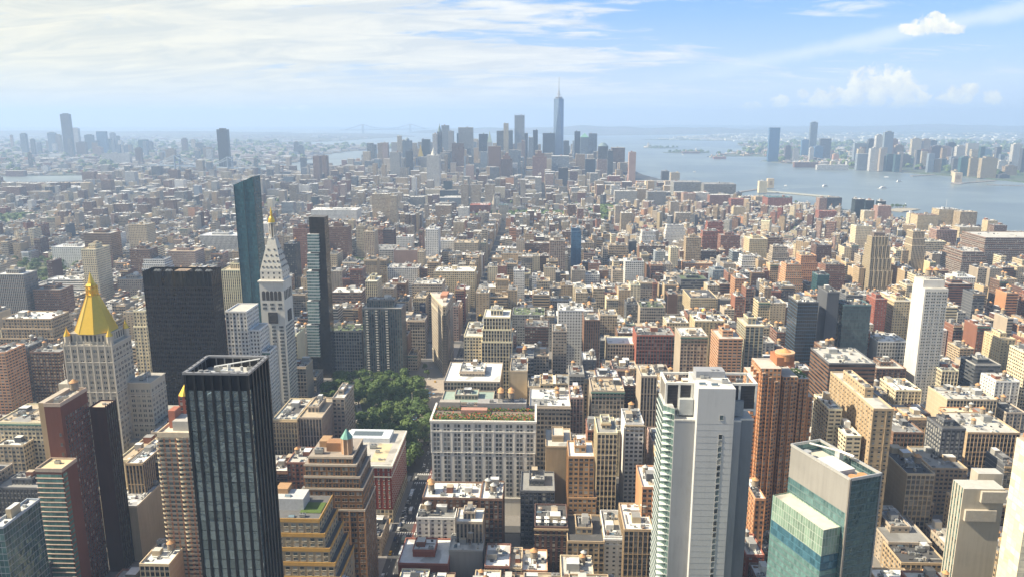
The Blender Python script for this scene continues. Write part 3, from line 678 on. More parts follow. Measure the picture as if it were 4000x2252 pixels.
FAR = '''
off|1724|1752|490|250|40|steel:v|silver|silver rippled residential skyscraper
off|1689|1706|523|215|40|white/brown:v|white|white-striped office tower beside the rippled one
off|1707|1724|515|225|36|slate:p|dark|dark pointed old skyscraper with a thin spire
off|1751|1771|512|215|36|grey:p|grey|grey skyscraper with chamfered top
off|1790|1847|498|235|40|silver:v|white|wide silver pinstriped bank tower
off|1784|1808|521|190|36|blue:v|dark|dark blue office tower in front of the wide pinstriped one
off|1870|1905|524|205|40|black:r|dark|plain black office slab
off|1940|1967|512|215|36|slate:r|dark|dark grey flat-topped office tower
off|1967|1986|482|265|30|cream:v|cream|slim pale hotel tower with crown of fins
off|1982|2003|510|225|30|steel:g|silver|pale glass tower of shifted stacked floors
off|1765|1811|560|175|36|tan/brown:r|dark|brown-topped striped office tower
off|1907|1955|572|165|36|brown/pink:b|grey|windowless brownish tower with ribbed shafts
off|1666|1716|607|150|40|white:v|white|white civic tower with colonnaded crown
off|1522|1560|595|140|40|grey:p|grey|flat grey slab between brown towers
off|1474|1493|560|165|30|tan/slate:v|grey|two-toned tan tower with dark side
off|1493|1514|558|168|30|pink:p|grey|pinkish twin of the two-toned tower
off|1551|1567|531|190|26|cream/slate:v|white|slim tower still under construction with cream stripe
off|1571|1606|550|180|34|bluegrey:v|dark|blue-grey tower with a small dome
off|1647|1678|545|185|34|teal:g|dark|teal glass skyscraper with slanted top
off|1584|1610|590|140|30|slate:v|dark|dark mid-height office tower near the gold pyramid court
apt|1221|1246|611|130|40|brown/pink:p|brown|tall brown apartment tower standing apart near the river
apt|1246|1274|609|128|40|brown/pink:p|brown|second half of the brown riverside apartment tower
apt|1454|1470|640|100|30|tan:p|pale|small tan tower before the two-toned one
apt|1490|1505|645|100|30|tan:p|pale|tan twin tower with light roof
off|1957|2000|622|115|60|brown:v|brown|broad brown stepped telephone building
off|1819|1850|646|95|40|pink:p|pale|pinkish brick office block
off|2010|2049|451|285|40|steel/silver:v|silver|tall steel-and-glass tower with open crown
off|2049|2062|521|210|30|slate:v|dark|narrow dark tower beside the open-crowned one
off|2082|2101|509|225|30|slate:v|dark|dark slim residential tower
off|2064|2084|537|195|26|steel:v|pale|grey-white slim tower
off|2037|2052|550|175|26|pink:v|pale|small pinkish tower at the foot of the open-crowned one
off|2120|2168|521|215|40|blue:g|dark|broad blue glass office block beside the tallest tower
off|2204|2223|550|175|34|bluegrey:g|grey|rounded blue-grey tower behind the tallest one
off|2245|2267|514|215|40|blue:g|dark|curved dark blue glass tower
off|2268|2301|537|190|44|bluegrey:r|teal|bluish tower with green pyramid cap
off|2301|2333|522|195|44|bluegrey/steel:r|steel|striped blue-grey residential slab
off|2338|2376|572|165|44|slate:r|teal|blue-grey tower with a rounded shoulder
off|2375|2396|589|150|34|bluegrey:g|grey|small glass tower with slanted roof
off|2390|2442|577|150|44|pink/brown:r|pale|large pinkish-grey grid office tower
off|2458|2485|595|155|30|pink/brick:b|pale|bare reddish tower under construction
off|2155|2223|610|120|50|white/steel:r|white|white stepped terrace-shaped office block
off|2080|2136|612|120|50|brick:p|brown|reddish brick telephone building with stepped crown
off|2249|2285|603|120|40|tan/brown:v|grey|tan ribbed office tower
off|2287|2326|622|120|34|blue:g|grey|tall glass tower on the edge of the low quarter
off|2334|2373|622|105|34|pink/brown:v|grey|brownish tower below the pyramid cap
off|2182|2219|657|92|34|slate:g|dark|dark framed glass block in the low quarter
off|2377|2423|688|50|36|red:r|white|vivid red brick warehouse with white trim
off|2452|2478|684|55|32|red:r|white|second vivid red block by the waterfront
off|2633|2742|712|65|80|slate/silver:r|grey|long striped waterfront office building
off|2750|2876|720|62|80|slate/grey:r|grey|dark striped terminal building beside the pier
off|2586|2614|669|62|30|slate:r|grey|black and white striped round-cornered tower
off|2621|2656|675|58|30|beige:p|pale|beige waterfront block with arches
off|2388|2421|725|62|30|white:r|white|white building with zigzag terraces
off|2402|2489|747|55|40|grey/white:v|pale|long grey-white block with cream end wall
off|2489|2528|739|58|40|tan:p|pale|tan loft block by the river
off|2530|2602|750|58|44|grey/slate:v|grey|grey concrete grid block
off|2670|2718|756|46|44|pink/tan:p|brick|pinkish warehouse with red roof
off|2718|2773|754|46|44|white:q|white|white square-windowed warehouse
off|2773|2854|762|46|40|brick:p|pale|red brick warehouse near the river
off|2856|2909|778|40|34|red:q|red|bright red brick building near the river
off|2967|2998|708|48|24|cream:n|pale|cream ventilation tower at the water's edge
apt|2866|2910|809|46|26|yellow:p|pale|sunny yellow apartment house
apt|2404|2435|805|58|24|greige:p|pale|slim grey-beige apartment tower by trees
apt|2427|2470|832|55|26|beige:v|white|beige balconied tower in the village
apt|2620|2655|790|62|26|greige:p|grey|grey-beige tower above village roofs
apt|2640|2702|832|50|26|greige:q|pale|broad greige apartment house in the village
apt|2216|2250|800|62|26|brown:p|pale|brown tower near the white-roofed hall
apt|2256|2280|815|58|26|brick:q|pale|brick tower near the white-roofed hall
off|3000|3095|772|48|60|red:q|teal|huge red brick warehouse with pale green roof rim
apt|3202|3232|774|58|30|brick/pink:a|pale|red and grey riverside apartment house
apt|3232|3290|772|52|34|bluegrey:g|grey|blue-grey glass riverside building
apt|3342|3379|778|66|26|teal:g|white|first of three pale glass towers on the near bank
apt|3383|3416|782|64|26|teal:g|white|second of three pale glass towers on the near bank
apt|3437|3462|786|64|26|teal:g|white|third of three pale glass towers on the near bank
apt|3431|3483|805|56|30|pink/red:p|pink|pink palazzo-like house with stepped top
apt|3377|3427|824|40|26|cream:q|pale|cream low apartment block near the three glass towers
off|3586|3668|840|48|40|yellow:p|brown|yellow brick industrial building with dark roof
off|3670|3750|818|60|40|yellow:q|pale|tall yellow industrial building with a flagpole
off|3753|3819|828|58|34|yellow/brown:q|tan|yellow-brown riverside block
apt|3200|3270|825|36|30|red:q|red|low bright red building with blank sides
off|3750|3835|888|48|34|yellow:q|pale|yellow brick loft near the river
apt|3555|3580|833|46|20|cream:p|pale|cream tower with slim cap near the yellow industrial building
off|3860|3898|862|44|26|yellow:n|pale|small yellow water-side house
apt|3885|3935|880|40|26|brown:q|grey|brown stepped house at the river's edge
apt|590|621|650|80|30|slate:p|grey|dark tower among riverside flats
apt|656|693|665|75|30|brown:p|brown|dark brown apartment tower among riverside flats
apt|485|524|671|80|30|white/steel:q|white|white chequered apartment tower
apt|429|478|708|42|30|cream/tan:v|white|low cream building with a ribbed wall
apt|318|366|673|62|30|brown:p|brown|long brown riverside apartment slab
apt|376|420|683|62|30|pink/brown:p|brown|pinkish-brown riverside apartment slab
apt|392|430|705|60|30|brown:p|brown|brown apartment slab beside a cream ribbed building
apt|324|357|788|52|26|brown:p|pale|brown tower of a housing estate amid low roofs
apt|360|402|815|42|26|brown:p|pale|wide brown tower of a housing estate
apt|404|440|800|46|26|tan:p|pale|tan tower of a housing estate
apt|441|501|797|48|26|brown:p|pale|broad brown estate tower with long roof
apt|534|575|801|46|26|brown:p|grey|dark brown estate tower further along
apt|573|606|774|56|26|brown:p|pale|slim brown estate tower
apt|637|676|782|56|26|brown:p|pale|square brown estate tower with light roof
apt|10|74|731|50|40|brown/brick:p|pale|brick housing slab near the river bend
apt|82|136|719|52|40|brown/pink:p|pale|long housing slab near the river bend
apt|755|777|725|60|24|steel:b|white|slim pale blue tower
apt|680|715|704|55|30|white:n|white|white blank-sided tower with steps
apt|852|890|743|48|26|maroon:p|grey|dark red housing block
apt|1452|1521|758|96|30|beige/tan:q|pale|very wide beige apartment slab with balconied grid
apt|1521|1548|765|92|26|beige/tan:q|pale|beige wing attached to the very wide slab
off|1215|1392|820|48|60|white:p|white|very long white department-store-like block
apt|1718|1920|772|30|20|white/steel:r|white|long low white slab with blue balconies
off|1835|1915|801|40|50|red:v|red|deep red sandstone-coloured library block
off|1790|1830|812|50|34|white:q|white|white loft by the red library block
off|1770|1812|868|56|34|beige/tan:p|pale|beige apartment tower by a small green square
off|1700|1760|803|52|34|tan/brown:q|pale|tan and brown apartment pair
apt|1800|1829|722|80|24|greige/tan:q|grey|first of three matching greige towers
apt|1837|1876|722|80|24|greige/tan:q|grey|second of three matching greige towers
apt|1893|1932|722|80|24|greige/tan:q|grey|third of three matching greige towers
off|1947|1985|801|48|30|yellow/blue:q|teal|yellow office with blue-green mansard
off|1732|1765|708|62|30|teal:g|dark|dark teal glass cube
off|1718|1790|745|38|30|teal/slate:g|dark|low dark glass block below the teal cube
off|1545|1590|695|50|30|tan:p|pale|tan classical loft near the grey slab
off|1600|1655|770|40|34|grey:v|pale|grey long institutional block
off|1660|1735|740|34|30|cream:q|pale|cream row of lofts
off|1232|1262|680|48|26|teal:g|white|bright teal-panelled small block
off|1098|1145|790|52|26|white/steel:r|white|white banded medical building
off|1215|1240|770|46|24|teal:g|grey|green-glass mid-rise
off|1158|1205|723|48|24|white:n|white|white stair-stepped block
apt|1040|1062|662|62|24|slate:p|grey|slim dark housing tower by the river
apt|1105|1145|690|48|30|bluegrey:r|grey|grey-blue hospital-like building
'''
NJB = '''
3008,3049,499,632,blue,dark blue glass skyscraper with sloped shoulders standing alone at the far shore
3169,3196,479,606,steel,tallest slim tower on the far shore with an open crown
3134,3161,547,608,blue,blue glass tower beside the tallest slim one
3206,3249,542,620,slate,grey-brown ribbed tower on the far shore
3183,3217,572,622,blue,dark blue wedge-shaped office tower on the far shore
3165,3181,578,630,white,thin pale tower with rounded side at the far shore
3340,3392,560,640,steel,grey-green glass slab behind the shore park
3396,3419,545,640,slate,dark grey flat-topped tower by the far shore
3425,3452,529,645,white,white and grey tower with a red sign-like band at its top
3458,3493,516,646,bluegrey,tower of offset stacked glass cubes
3485,3509,545,640,pink,pinkish-grey tower behind the stacked cubes
3501,3532,568,645,tan,tan and white tower right of the stacked cubes
3565,3602,543,628,cream,cream tower with a bright sunlit strip
3610,3637,545,628,tan,tan-and-white tower beside the cream one
3637,3662,550,628,slate,dark partner of the tan-and-white tower
3351,3412,601,665,steel,blue glass office block right on the far quay
3403,3447,580,669,white,pale green residential tower on the far quay
3515,3559,607,655,tan,beige apartment block near the far quay
3471,3510,618,660,pink,small pinkish block at the far quay
3600,3637,587,650,brick,brick-red tower at the far quay
3641,3691,572,652,brick,large brick and pale apartment tower
3683,3718,574,650,pink,pink-and-white apartment tower
3705,3736,560,645,slate,dark teal tower behind the pink-and-white one
3740,3773,572,668,white,white banded tower at the far quay
3757,3792,615,689,teal,pale green tower with arched top
3792,3827,618,690,yellow,yellowish tower with green cap
3824,3840,634,680,white,narrow white banded slab
3838,3900,618,697,yellow,wide pale tower with lemon-coloured sunny face
3903,3936,630,675,white,white striped office on the far quay
3961,3995,564,665,white,tall white gridded tower near the picture's edge
3928,3975,650,686,tan,low tan block with rooftop sign frame
3100,3122,582,632,white,small pale office by the marina
3069,3092,572,628,pink,short pinkish tower near the lone blue skyscraper
3256,3278,604,630,orange,small orange-topped building on the far shore
3193,3316,645,664,white,row of white villas along the far quay
3104,3196,634,655,brick,long brick quay building with a flat front
3782,3826,560,610,cream,pale building with twin cranes beyond the quay
3836,3876,585,616,teal,teal-topped low office beyond the quay
3727,3766,668,688,cream,long low cream terminal building at the far quay
3310,3350,630,655,white,white stepped office at the shore
3600,3680,650,662,brick,row of brick town houses by the far quay
3905,3945,684,698,slate,low grey building with dark arches
'''
BKB = '''
233,268,446,612,slate,very tall slim dark supertall rising over the far borough
274,303,502,600,white,white chequered tower next to the supertall
183,212,519,600,bluegrey,wide grey-blue tower left of the supertall
210,233,528,600,greige,lower partner of the wide grey-blue tower
76,97,523,612,bluegrey,slender grey-blue tower near the photo's left edge
37,46,529,590,pink,slim clock-tower-like building far away
116,130,545,615,slate,small dark blue tower
328,360,528,598,bluegrey,grey tower with square cap
374,411,514,600,blue,dark blue twin-ribbed tower
427,445,521,590,steel,slim twin tower nearest the grid-walled arena
449,463,533,592,steel,slimmer twin tower
481,512,568,600,slate,dark low tower
538,574,546,600,teal,teal-grey wide tower
574,592,555,600,slate,dark shoulder beside the teal-grey tower
707,727,543,605,brown,brown old skyscraper behind the suspension bridge
745,760,547,590,cream,cream-lit narrow tower
762,790,560,600,slate,dark tower beside the cream-lit one
635,682,584,612,pink,pinkish office block behind the bridge
792,831,578,620,tan,tan slab behind the bridge
295,332,557,615,brown,low brown tower at the supertall's foot
262,275,543,615,cream,thin cream slab at the supertall's foot
360,395,576,618,pink,salmon-coloured block
395,505,600,640,white,long pale green-roofed market-like shed
525,548,580,640,brown,pair of brown slabs
645,680,584,640,tan,square beige block
845,886,506,676,slate,tall dark-sided white-gridded tower beside the suspension bridge
990,1004,620,665,white,white riverside slab
1146,1164,556,610,slate,lone dark tower beyond the harbour inlet
1162,1184,570,614,slate,dark glass block beyond the harbour inlet
1128,1162,596,616,bluegrey,low blue block beyond the harbour inlet
105,118,598,668,white,tall white chimney of a power plant
0,66,640,660,white,long white factory with dark windows
20,90,668,690,brick,long low brick warehouse with bays
160,186,650,672,white,white gridded building on the far river bank
225,260,645,662,grey,rounded grey shed on the far river bank
'''
# ------------------------------------------------------------------ land and water
MAN = [(40.7700,-73.9960),(40.7575,-74.0060),(40.7495,-74.0085),(40.7420,-74.0095),(40.7385,-74.0105),(40.7335,-74.0108),(40.7295,-74.0115),(40.7255,-74.0118),(40.7180,-74.0155),(40.7150,-74.0175),(40.7060,-74.0185),(40.7005,-74.0160),(40.7005,-74.0115),(40.7035,-74.0060),(40.7068,-73.9990),(40.7092,-73.9915),(40.7098,-73.9790),(40.7145,-73.9745),(40.7255,-73.9715),(40.7275,-73.9715),(40.7355,-73.9740),(40.7440,-73.9705),(40.7600,-73.9580)]
BKN = [(40.7600,-73.9400),(40.7450,-73.9580),(40.7370,-73.9615),(40.7290,-73.9615),(40.7200,-73.9645),(40.7105,-73.9690),(40.7060,-73.9760),(40.7045,-73.9800),(40.7060,-73.9850),(40.7050,-73.9900),(40.7030,-73.9960),(40.6970,-74.0005),(40.6920,-74.0020),(40.6850,-74.0080),(40.6800,-74.0160),(40.6740,-74.0185),(40.6700,-74.0120),(40.6690,-74.0020),(40.6610,-74.0080),(40.6550,-74.0180),(40.6450,-74.0280),(40.6370,-74.0390),(40.6200,-74.0430),(40.6080,-74.0370),(40.5950,-74.0010),(40.5730,-74.0130),(40.5720,-73.8500),(40.62,-73.70),(40.76,-73.70)]
NJ = [(40.80,-73.985),(40.7700,-74.0130),(40.7550,-74.0225),(40.7400,-74.0255),(40.7340,-74.0290),(40.7270,-74.0320),(40.7215,-74.0325),(40.7165,-74.0325),(40.7110,-74.0345),(40.7090,-74.0400),(40.7060,-74.0400),(40.7050,-74.0355),(40.7010,-74.0440),(40.6950,-74.0540),(40.6880,-74.0600),(40.6900,-74.0690),(40.6760,-74.0730),(40.6680,-74.0640),(40.6650,-74.0740),(40.6580,-74.0830),(40.6520,-74.0950),(40.6430,-74.1150),(40.640,-74.20),(40.66,-74.45),(40.80,-74.40)]
SI = [(40.6440,-74.1100),(40.6440,-74.0740),(40.6270,-74.0720),(40.6150,-74.0640),(40.6030,-74.0560),(40.5800,-74.0760),(40.5400,-74.1400),(40.50,-74.25),(40.60,-74.30),(40.636,-74.19)]
ISL = {'liberty_island': [(40.6915,-74.0465),(40.6910,-74.0440),(40.6895,-74.0432),(40.6885,-74.0445),(40.6893,-74.0470)],
       'ellis_island': [(40.7005,-74.0410),(40.7000,-74.0380),(40.6985,-74.0370),(40.6975,-74.0400),(40.6985,-74.0425)],
       'governors_island': [(40.6930,-74.0190),(40.6930,-74.0120),(40.6900,-74.0110),(40.6850,-74.0200),(40.6840,-74.0260),(40.6880,-74.0240)]}
def poly(ps): return [ll(*p) for p in ps]
def inside(p, P):
    x, y = p; c = False; j = len(P) - 1
    for i in range(len(P)):
        a, b = P[i], P[j]
        if (a[1] > y) != (b[1] > y) and x < (b[0] - a[0]) * (y - a[1]) / (b[1] - a[1]) + a[0]: c = not c
        j = i
    return c
def land_mat(name, city, green, pale, gs):
    m, t, b = new_mat(name); g = t.n('ShaderNodeNewGeometry').outputs['Position']
    a = t.noise(g, gs, 8, .72); c = t.noise(g, gs * 6, 5, .8); d = t.noise(g, .0011, 3, .5)
    col = t.mix(t.rng(a, .42, .58), C4(city), C4(green)); col = t.mix(t.rng(c, .60, .72), col, C4(pale)); col = t.mix(t.rng(d, .5, .65, 0, .7), col, C4(green))
    t.put(b.inputs['Base Color'], col); b.inputs['Roughness'].default_value = .9; return m
M_CITY = land_mat('street_asphalt', (.065,.065,.068), (.055,.056,.055), (.10,.098,.095), .02)
M_BORO = land_mat('borough_ground', (.14,.12,.11), (.045,.065,.03), (.42,.40,.37), .006)
M_NJ = land_mat('shore_ground', (.12,.12,.10), (.05,.085,.03), (.46,.44,.38), .005)
def slab_obj(name, P, z, m):
    if sum(P[i][0] * P[(i + 1) % len(P)][1] - P[(i + 1) % len(P)][0] * P[i][1] for i in range(len(P))) < 0: P = P[::-1]
    b = MB(); b.face([(x, y, z) for x, y in P])
    for i in range(len(P)):
        a, c = P[i], P[(i + 1) % len(P)]; b.face([(a[0], a[1], -4), (c[0], c[1], -4), (c[0], c[1], z), (a[0], a[1], z)])
    return solo(name, b, [m], kind='structure')
PM, PB, PN, PS_ = poly(MAN), poly(BKN), poly(NJ), poly(SI)
# the near part of the island must reach under and behind the camera
slab_obj('ground', PM, 0.0, M_CITY); slab_obj('land_east', PB, 0.3, M_BORO); slab_obj('land_west', PN, 0.3, M_NJ); slab_obj('land_south', PS_, 0.3, M_BORO)
PI_ = {k: poly(v) for k, v in ISL.items()}
for k, v in PI_.items(): slab_obj(k, v, 0.5, M_NJ)
mw, tw, bw_ = new_mat('harbour_water')
gw = tw.n('ShaderNodeNewGeometry').outputs['Position']
bw_.inputs['Base Color'].default_value = (.10, .145, .155, 1); bw_.inputs['Roughness'].default_value = .34; bw_.inputs['IOR'].default_value = 1.33
bp = tw.n('ShaderNodeBump'); bp.inputs['Strength'].default_value = .6; bp.inputs['Distance'].default_value = .8
tw.put(bp.inputs['Height'], tw.m('ADD', tw.noise(gw, .05, 5, .65), tw.m('MULTIPLY', tw.noise(gw, .0025, 3, .5), 4.0))); tw.put(bw_.inputs['Normal'], bp.outputs[0])
tw.put(bw_.inputs['Base Color'], tw.mix(tw.rng(tw.noise(gw, .0016, 5, .6, 1.0), .4, .62), C4((.13, .16, .165)), C4((.20, .235, .225))))
b = MB(); b.face([(-26000, -3000, -3), (26000, -3000, -3), (26000, 26000, -3), (-26000, 26000, -3)]); solo('harbour_water', b, [mw], kind='structure')
# hills beyond the harbour
def hill(name, x0, x1, y, h, n=60, dep=2500):
    b = MB(); r = random.Random(name); ph = [r.uniform(0, 6) for _ in range(6)]
    prof = [h * (.35 + .65 * math.sin(math.pi * k / n)) * (1 + .18 * math.sin(k * .31 + ph[0]) + .12 * math.sin(k * .83 + ph[1])) for k in range(n + 1)]
    rows = [(0, 0), (.25, .55), (.5, 1.0), (1, .8)]
    for k in range(n):
        for (d0, f0), (d1, f1) in zip(rows, rows[1:]):
            xa, xb = x0 + (x1 - x0) * k / n, x0 + (x1 - x0) * (k + 1) / n
            b.face([(xa, y + d0 * dep, prof[k] * f0), (xb, y + d0 * dep, prof[k + 1] * f0), (xb, y + d1 * dep, prof[k + 1] * f1), (xa, y + d1 * dep, prof[k] * f1)])
    solo(name, b, [M_BORO], kind='structure')
hill('hill', -2600, 5200, 15600, 115); hill('hill', 5600, 16000, 19500, 120); hill('hill', -15000, -5000, 13500, 45)

# ------------------------------------------------------------------ special towers
SPEC = []     # functions run after the visibility test
def anchor(text, px, py): ANCH.append((text, px, py))
def occ(x0, x1, y0, y1, z1, o): OCC.append((x0, x1, y0, y1, 0, z1, o))
def wgrid(root, wd, ht, sides, **k):
    W = Windows(root, wd, ht, **k)
    return W
def simple(kind, label, cat, st, tiers, **k):
    return B(kind, label, cat, style(st), tiers, **k)
BLD = []      # ordinary buildings awaiting build()
LM = []       # footprints and screen spans to keep clear: (x0,x1,y0,y1) , (pl,pr,pytop,pybottomvisible,Y)
def keep(x0, x1, y0, y1, z, vis=.5, draw=True):
    pts = [proj(x, y, z) for x in (x0, x1) for y in (y0, y1)]; g = proj((x0 + x1) / 2, y0, 0)
    t = max(p[1] for p in pts)
    LM.append((x0, x1, y0, y1, min(p[0] for p in pts), max(p[0] for p in pts), t + (min(g[1], 2252) - t) * vis, y0))

# black glass tower with fins
def black_tower():
    x0, x1, y0, y1, z = -145, -119, 298, 320.5, 195
    root = empty('glass_tower', ((x0+x1)/2, (y0+y1)/2, 0), 'tall black tower with vertical dark fins, mirror glass strips and an open framed top', 'skyscraper')
    st = dict(style('black:gk'), w=(.03,.03,.033), s=(.03,.03,.033), g=(.42,.52,.53,.85), bay=3.7, fl=4.6, wf=.86, hf=.97, k=.9)
    b = MB(); P = [(x0,y0),(x1,y0),(x1,y1),(x0,y1)]; b.prism(P, 0, 187, st, .37); part('wall', b, [FAC], root)
    fin = (.033,.034,.038)
    for i in range(8):
        q = MB(); x = x0 + (x1-x0)*i/7; q.box(x-.48, x+.48, y0-.75, y0-.01, 0, z, fin); part('fin', q, [MET], root)
    for i in range(1, 7):
        q = MB(); y = y0 + (y1-y0)*i/6; q.box(x1+.01, x1+.75, y-.55, y+.55, 0, z, fin); part('fin', q, [MET], root)
    for i in range(1, 7):
        q = MB(); y = y0 + (y1-y0)*i/6; q.box(x0-.75, x0-.01, y-.55, y+.55, 0, z, fin); part('fin', q, [MET], root)
    q = MB()
    for zz in (z-.9,): 
        q.box(x0-.9, x1+.9, y0-.9, y0+.5, zz, z, (.30,.30,.31), bottom=True); q.box(x0-.9, x1+.9, y1-.5, y1+.9, zz, z, (.30,.30,.31), bottom=True)
        q.box(x0-.9, x0+.5, y0+.5, y1-.5, zz, z, (.30,.30,.31), bottom=True); q.box(x1-.5, x1+.9, y0+.5, y1-.5, zz, z, (.30,.30,.31), bottom=True)
    part('crown_frame', q, [MET], root)
    q = MB()
    for i in range(8):
        x = x0 + (x1-x0)*i/7; q.box(x-.3, x+.3, y1-.4, y1+.1, 187, z-.9, (.25,.25,.25))
    for i in range(7):
        y = y0 + (y1-y0)*i/6; q.box(x0-.1, x0+.4, y-.3, y+.3, 187, z-.9, (.25,.25,.25)); q.box(x1-.4, x1+.1, y-.3, y+.3, 187, z-.9, (.25,.25,.25))
    part('crown_post', q, [MET], root, kind='stuff')
    q = MB(); q.face([(x0,y0,190.05),(x1,y0,190.05),(x1,y1,190.05),(x0,y1,190.05)], (.42,.42,.40)); part('roof', q, [ROOF], root)
    # screen wall behind the crown and glass panes of the top storeys
    q = MB(); q.prism(P, 187.1, z-.9, dict(style('black:b')), .5)
    I = [(x0+.3,y0+.3),(x0+.3,y1-.3),(x1-.3,y1-.3),(x1-.3,y0+.3)]; q.prism(I, 187.1, z-1, dict(style('black:b')), .5); part('crown_screen', q, [FAC], root)
    cr = MB(); m = (.62,.63,.62); cx, cy = -132, 309
    cr.box(cx-2.5, cx+2.5, cy-1.5, cy+1.5, 190, 192.5, m); cr.bar((cx, cy, 190), (cx+1, cy, 195), .9, m); cr.bar((cx-5, cy-1, 194.2), (cx+13, cy+4, 196.2), .32, m)
    cr.cone((cx-6, cy-2), 1.6, 1.6, 190, 192.2, m); cr.cone((cx+6, cy-3), 1.8, 1.8, 190, 192.6, m); cr.bar((cx+5, cy+3, 190), (cx+5, cy+3, 193), .7, m, n=6)
    part('maintenance_crane', cr, [MET], root)
    for i, (ax, ay, k) in enumerate(((-140,304,2),(-126,303,2),(-138,314,0),(-124,315,0),(-132,303,1))): add_unit(root, ax, ay, 190.1, k)
SPEC.append(black_tower); occ(-145,-119,298,320.5,195,'x'); keep(-145,-119,298,320.5,195,.95)

# brick tower group
def brick_tower():
    X1 = -286; tx = lambda px, py, Y: at_y(px, py, Y)
    root = empty('apartment_tower', (-292, 441, 0), 'tall dark red brick tower of stepped slabs with a water tank sunk in its roof', 'apartment tower')
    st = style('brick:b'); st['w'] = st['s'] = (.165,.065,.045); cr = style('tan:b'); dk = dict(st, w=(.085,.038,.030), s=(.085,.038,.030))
    dx0, dz = at_y(345, 1587, 455.2); dx1, _ = at_y(409, 1587, 455.2)
    b = MB()
    b.prism([(-296,427),(X1,427),(X1,455),(-296,455)], 0, 130, st, .1)
    b.prism([(-296,412),(-280,412),(-280,426.9),(-296,426.9)], 0, 95, st, .2)
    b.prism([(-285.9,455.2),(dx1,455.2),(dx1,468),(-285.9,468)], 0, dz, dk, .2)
    part('wall', b, [FAC], root)
    q = MB(); q.prism([(-300,428),(-296.05,428),(-296.05,455),(-300,455)], 0, 130, cr, .3, (.4,.35,.28)); part('service_shaft', q, [FAC, ROOF], root)
    q = MB()
    q.face([(-295.6,427.4,128),(X1-.4,427.4,128),(X1-.4,454.6,128),(-295.6,454.6,128)], (.45,.42,.36)); q.face([(-295.6,412.4,94.2),(-280.4,412.4,94.2),(-280.4,426.8,94.2),(-295.6,426.8,94.2)], (.60,.50,.30)); q.face([(-285.5,455.6,dz-.8),(dx1-.4,455.6,dz-.8),(dx1-.4,467.6,dz-.8),(-285.5,467.6,dz-.8)], (.60,.45,.32))
    part('roof', q, [ROOF], root)
    for (a0,a1,c0,c1,zz) in ((-296,X1,427,455,130),(-296,-280,412,426.9,95)):
        q = MB(); c = (.46,.36,.28)
        q.box(a0-.1,a1+.1,c0-.1,c0+.4,zz-2,zz+.3,c); q.box(a0-.1,a1+.1,c1-.4,c1+.1,zz-2,zz+.3,c); q.box(a0-.1,a0+.4,c0+.4,c1-.4,zz-2,zz+.3,c); q.box(a1-.4,a1+.1,c0+.4,c1-.4,zz-2,zz+.3,c); part('parapet', q, [COL], root)
    add_tank(root, -290, 449, 128, 1.25, False); add_unit(root, -291, 434, 128, 2, 1.57); add_unit(root, -291, 441, 128, 0); add_unit(root, -288, 421, 94.2, 0); add_unit(root, -279.5, 461, dz-.8, 1)
    # west wall windows, ribbon windows of the lower front, strips of the dark slab
    W = Windows(root, 1.3, 1.9, (.16,.13,.12)); W.grid((X1+.02,430),(X1+.02,455), 0, 121, 2.6, 3.1); W.grid((-289.5,426.95),(X1-.5,426.95), 0, 113, 4, 3.1*2); W.finish()
    gl = style('slate:g'); gl.update(g=(.10,.22,.20,.3), bay=2.1, fl=3.1, hf=.62, wf=.95, w=(.06,.07,.07), s=(.22,.10,.07), k=.9)
    q = MB(); q.wall((-295.7,411.85),(-280.3,411.85), 2, 92, gl, .3); q.wall((-279.85,412.3),(-279.85,416.5), 2, 92, gl, .35); part('ribbon_window', q, [FAC], root, kind='stuff')
    q = MB()
    for k in range(29): z = 3.1*k + 2.2; q.box(-296.3,-279.5,411.3,411.84, z, z+.45, (.60,.48,.38), bottom=True)
    part('balcony_slab', q, [COL], root, kind='stuff')
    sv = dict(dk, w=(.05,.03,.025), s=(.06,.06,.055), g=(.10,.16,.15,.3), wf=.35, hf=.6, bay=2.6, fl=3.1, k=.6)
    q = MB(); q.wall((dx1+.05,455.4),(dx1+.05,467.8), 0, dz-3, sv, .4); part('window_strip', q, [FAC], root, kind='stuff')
    for k in range(6): q = MB(); y = 455.6 + k*2.4; q.box(dx1+.06, dx1+.6, y-.3, y+.3, 0, dz+.8, (.05,.025,.02)); part('pier', q, [COL], root)
    W = Windows(root, .9, 1.0, (.05,.04,.04), False)
SPEC.append(brick_tower); occ(-300,-280,412,455,130,'x'); occ(-286,-275,455,468,118,'x'); keep(-300,-275,412,468,118,.95)

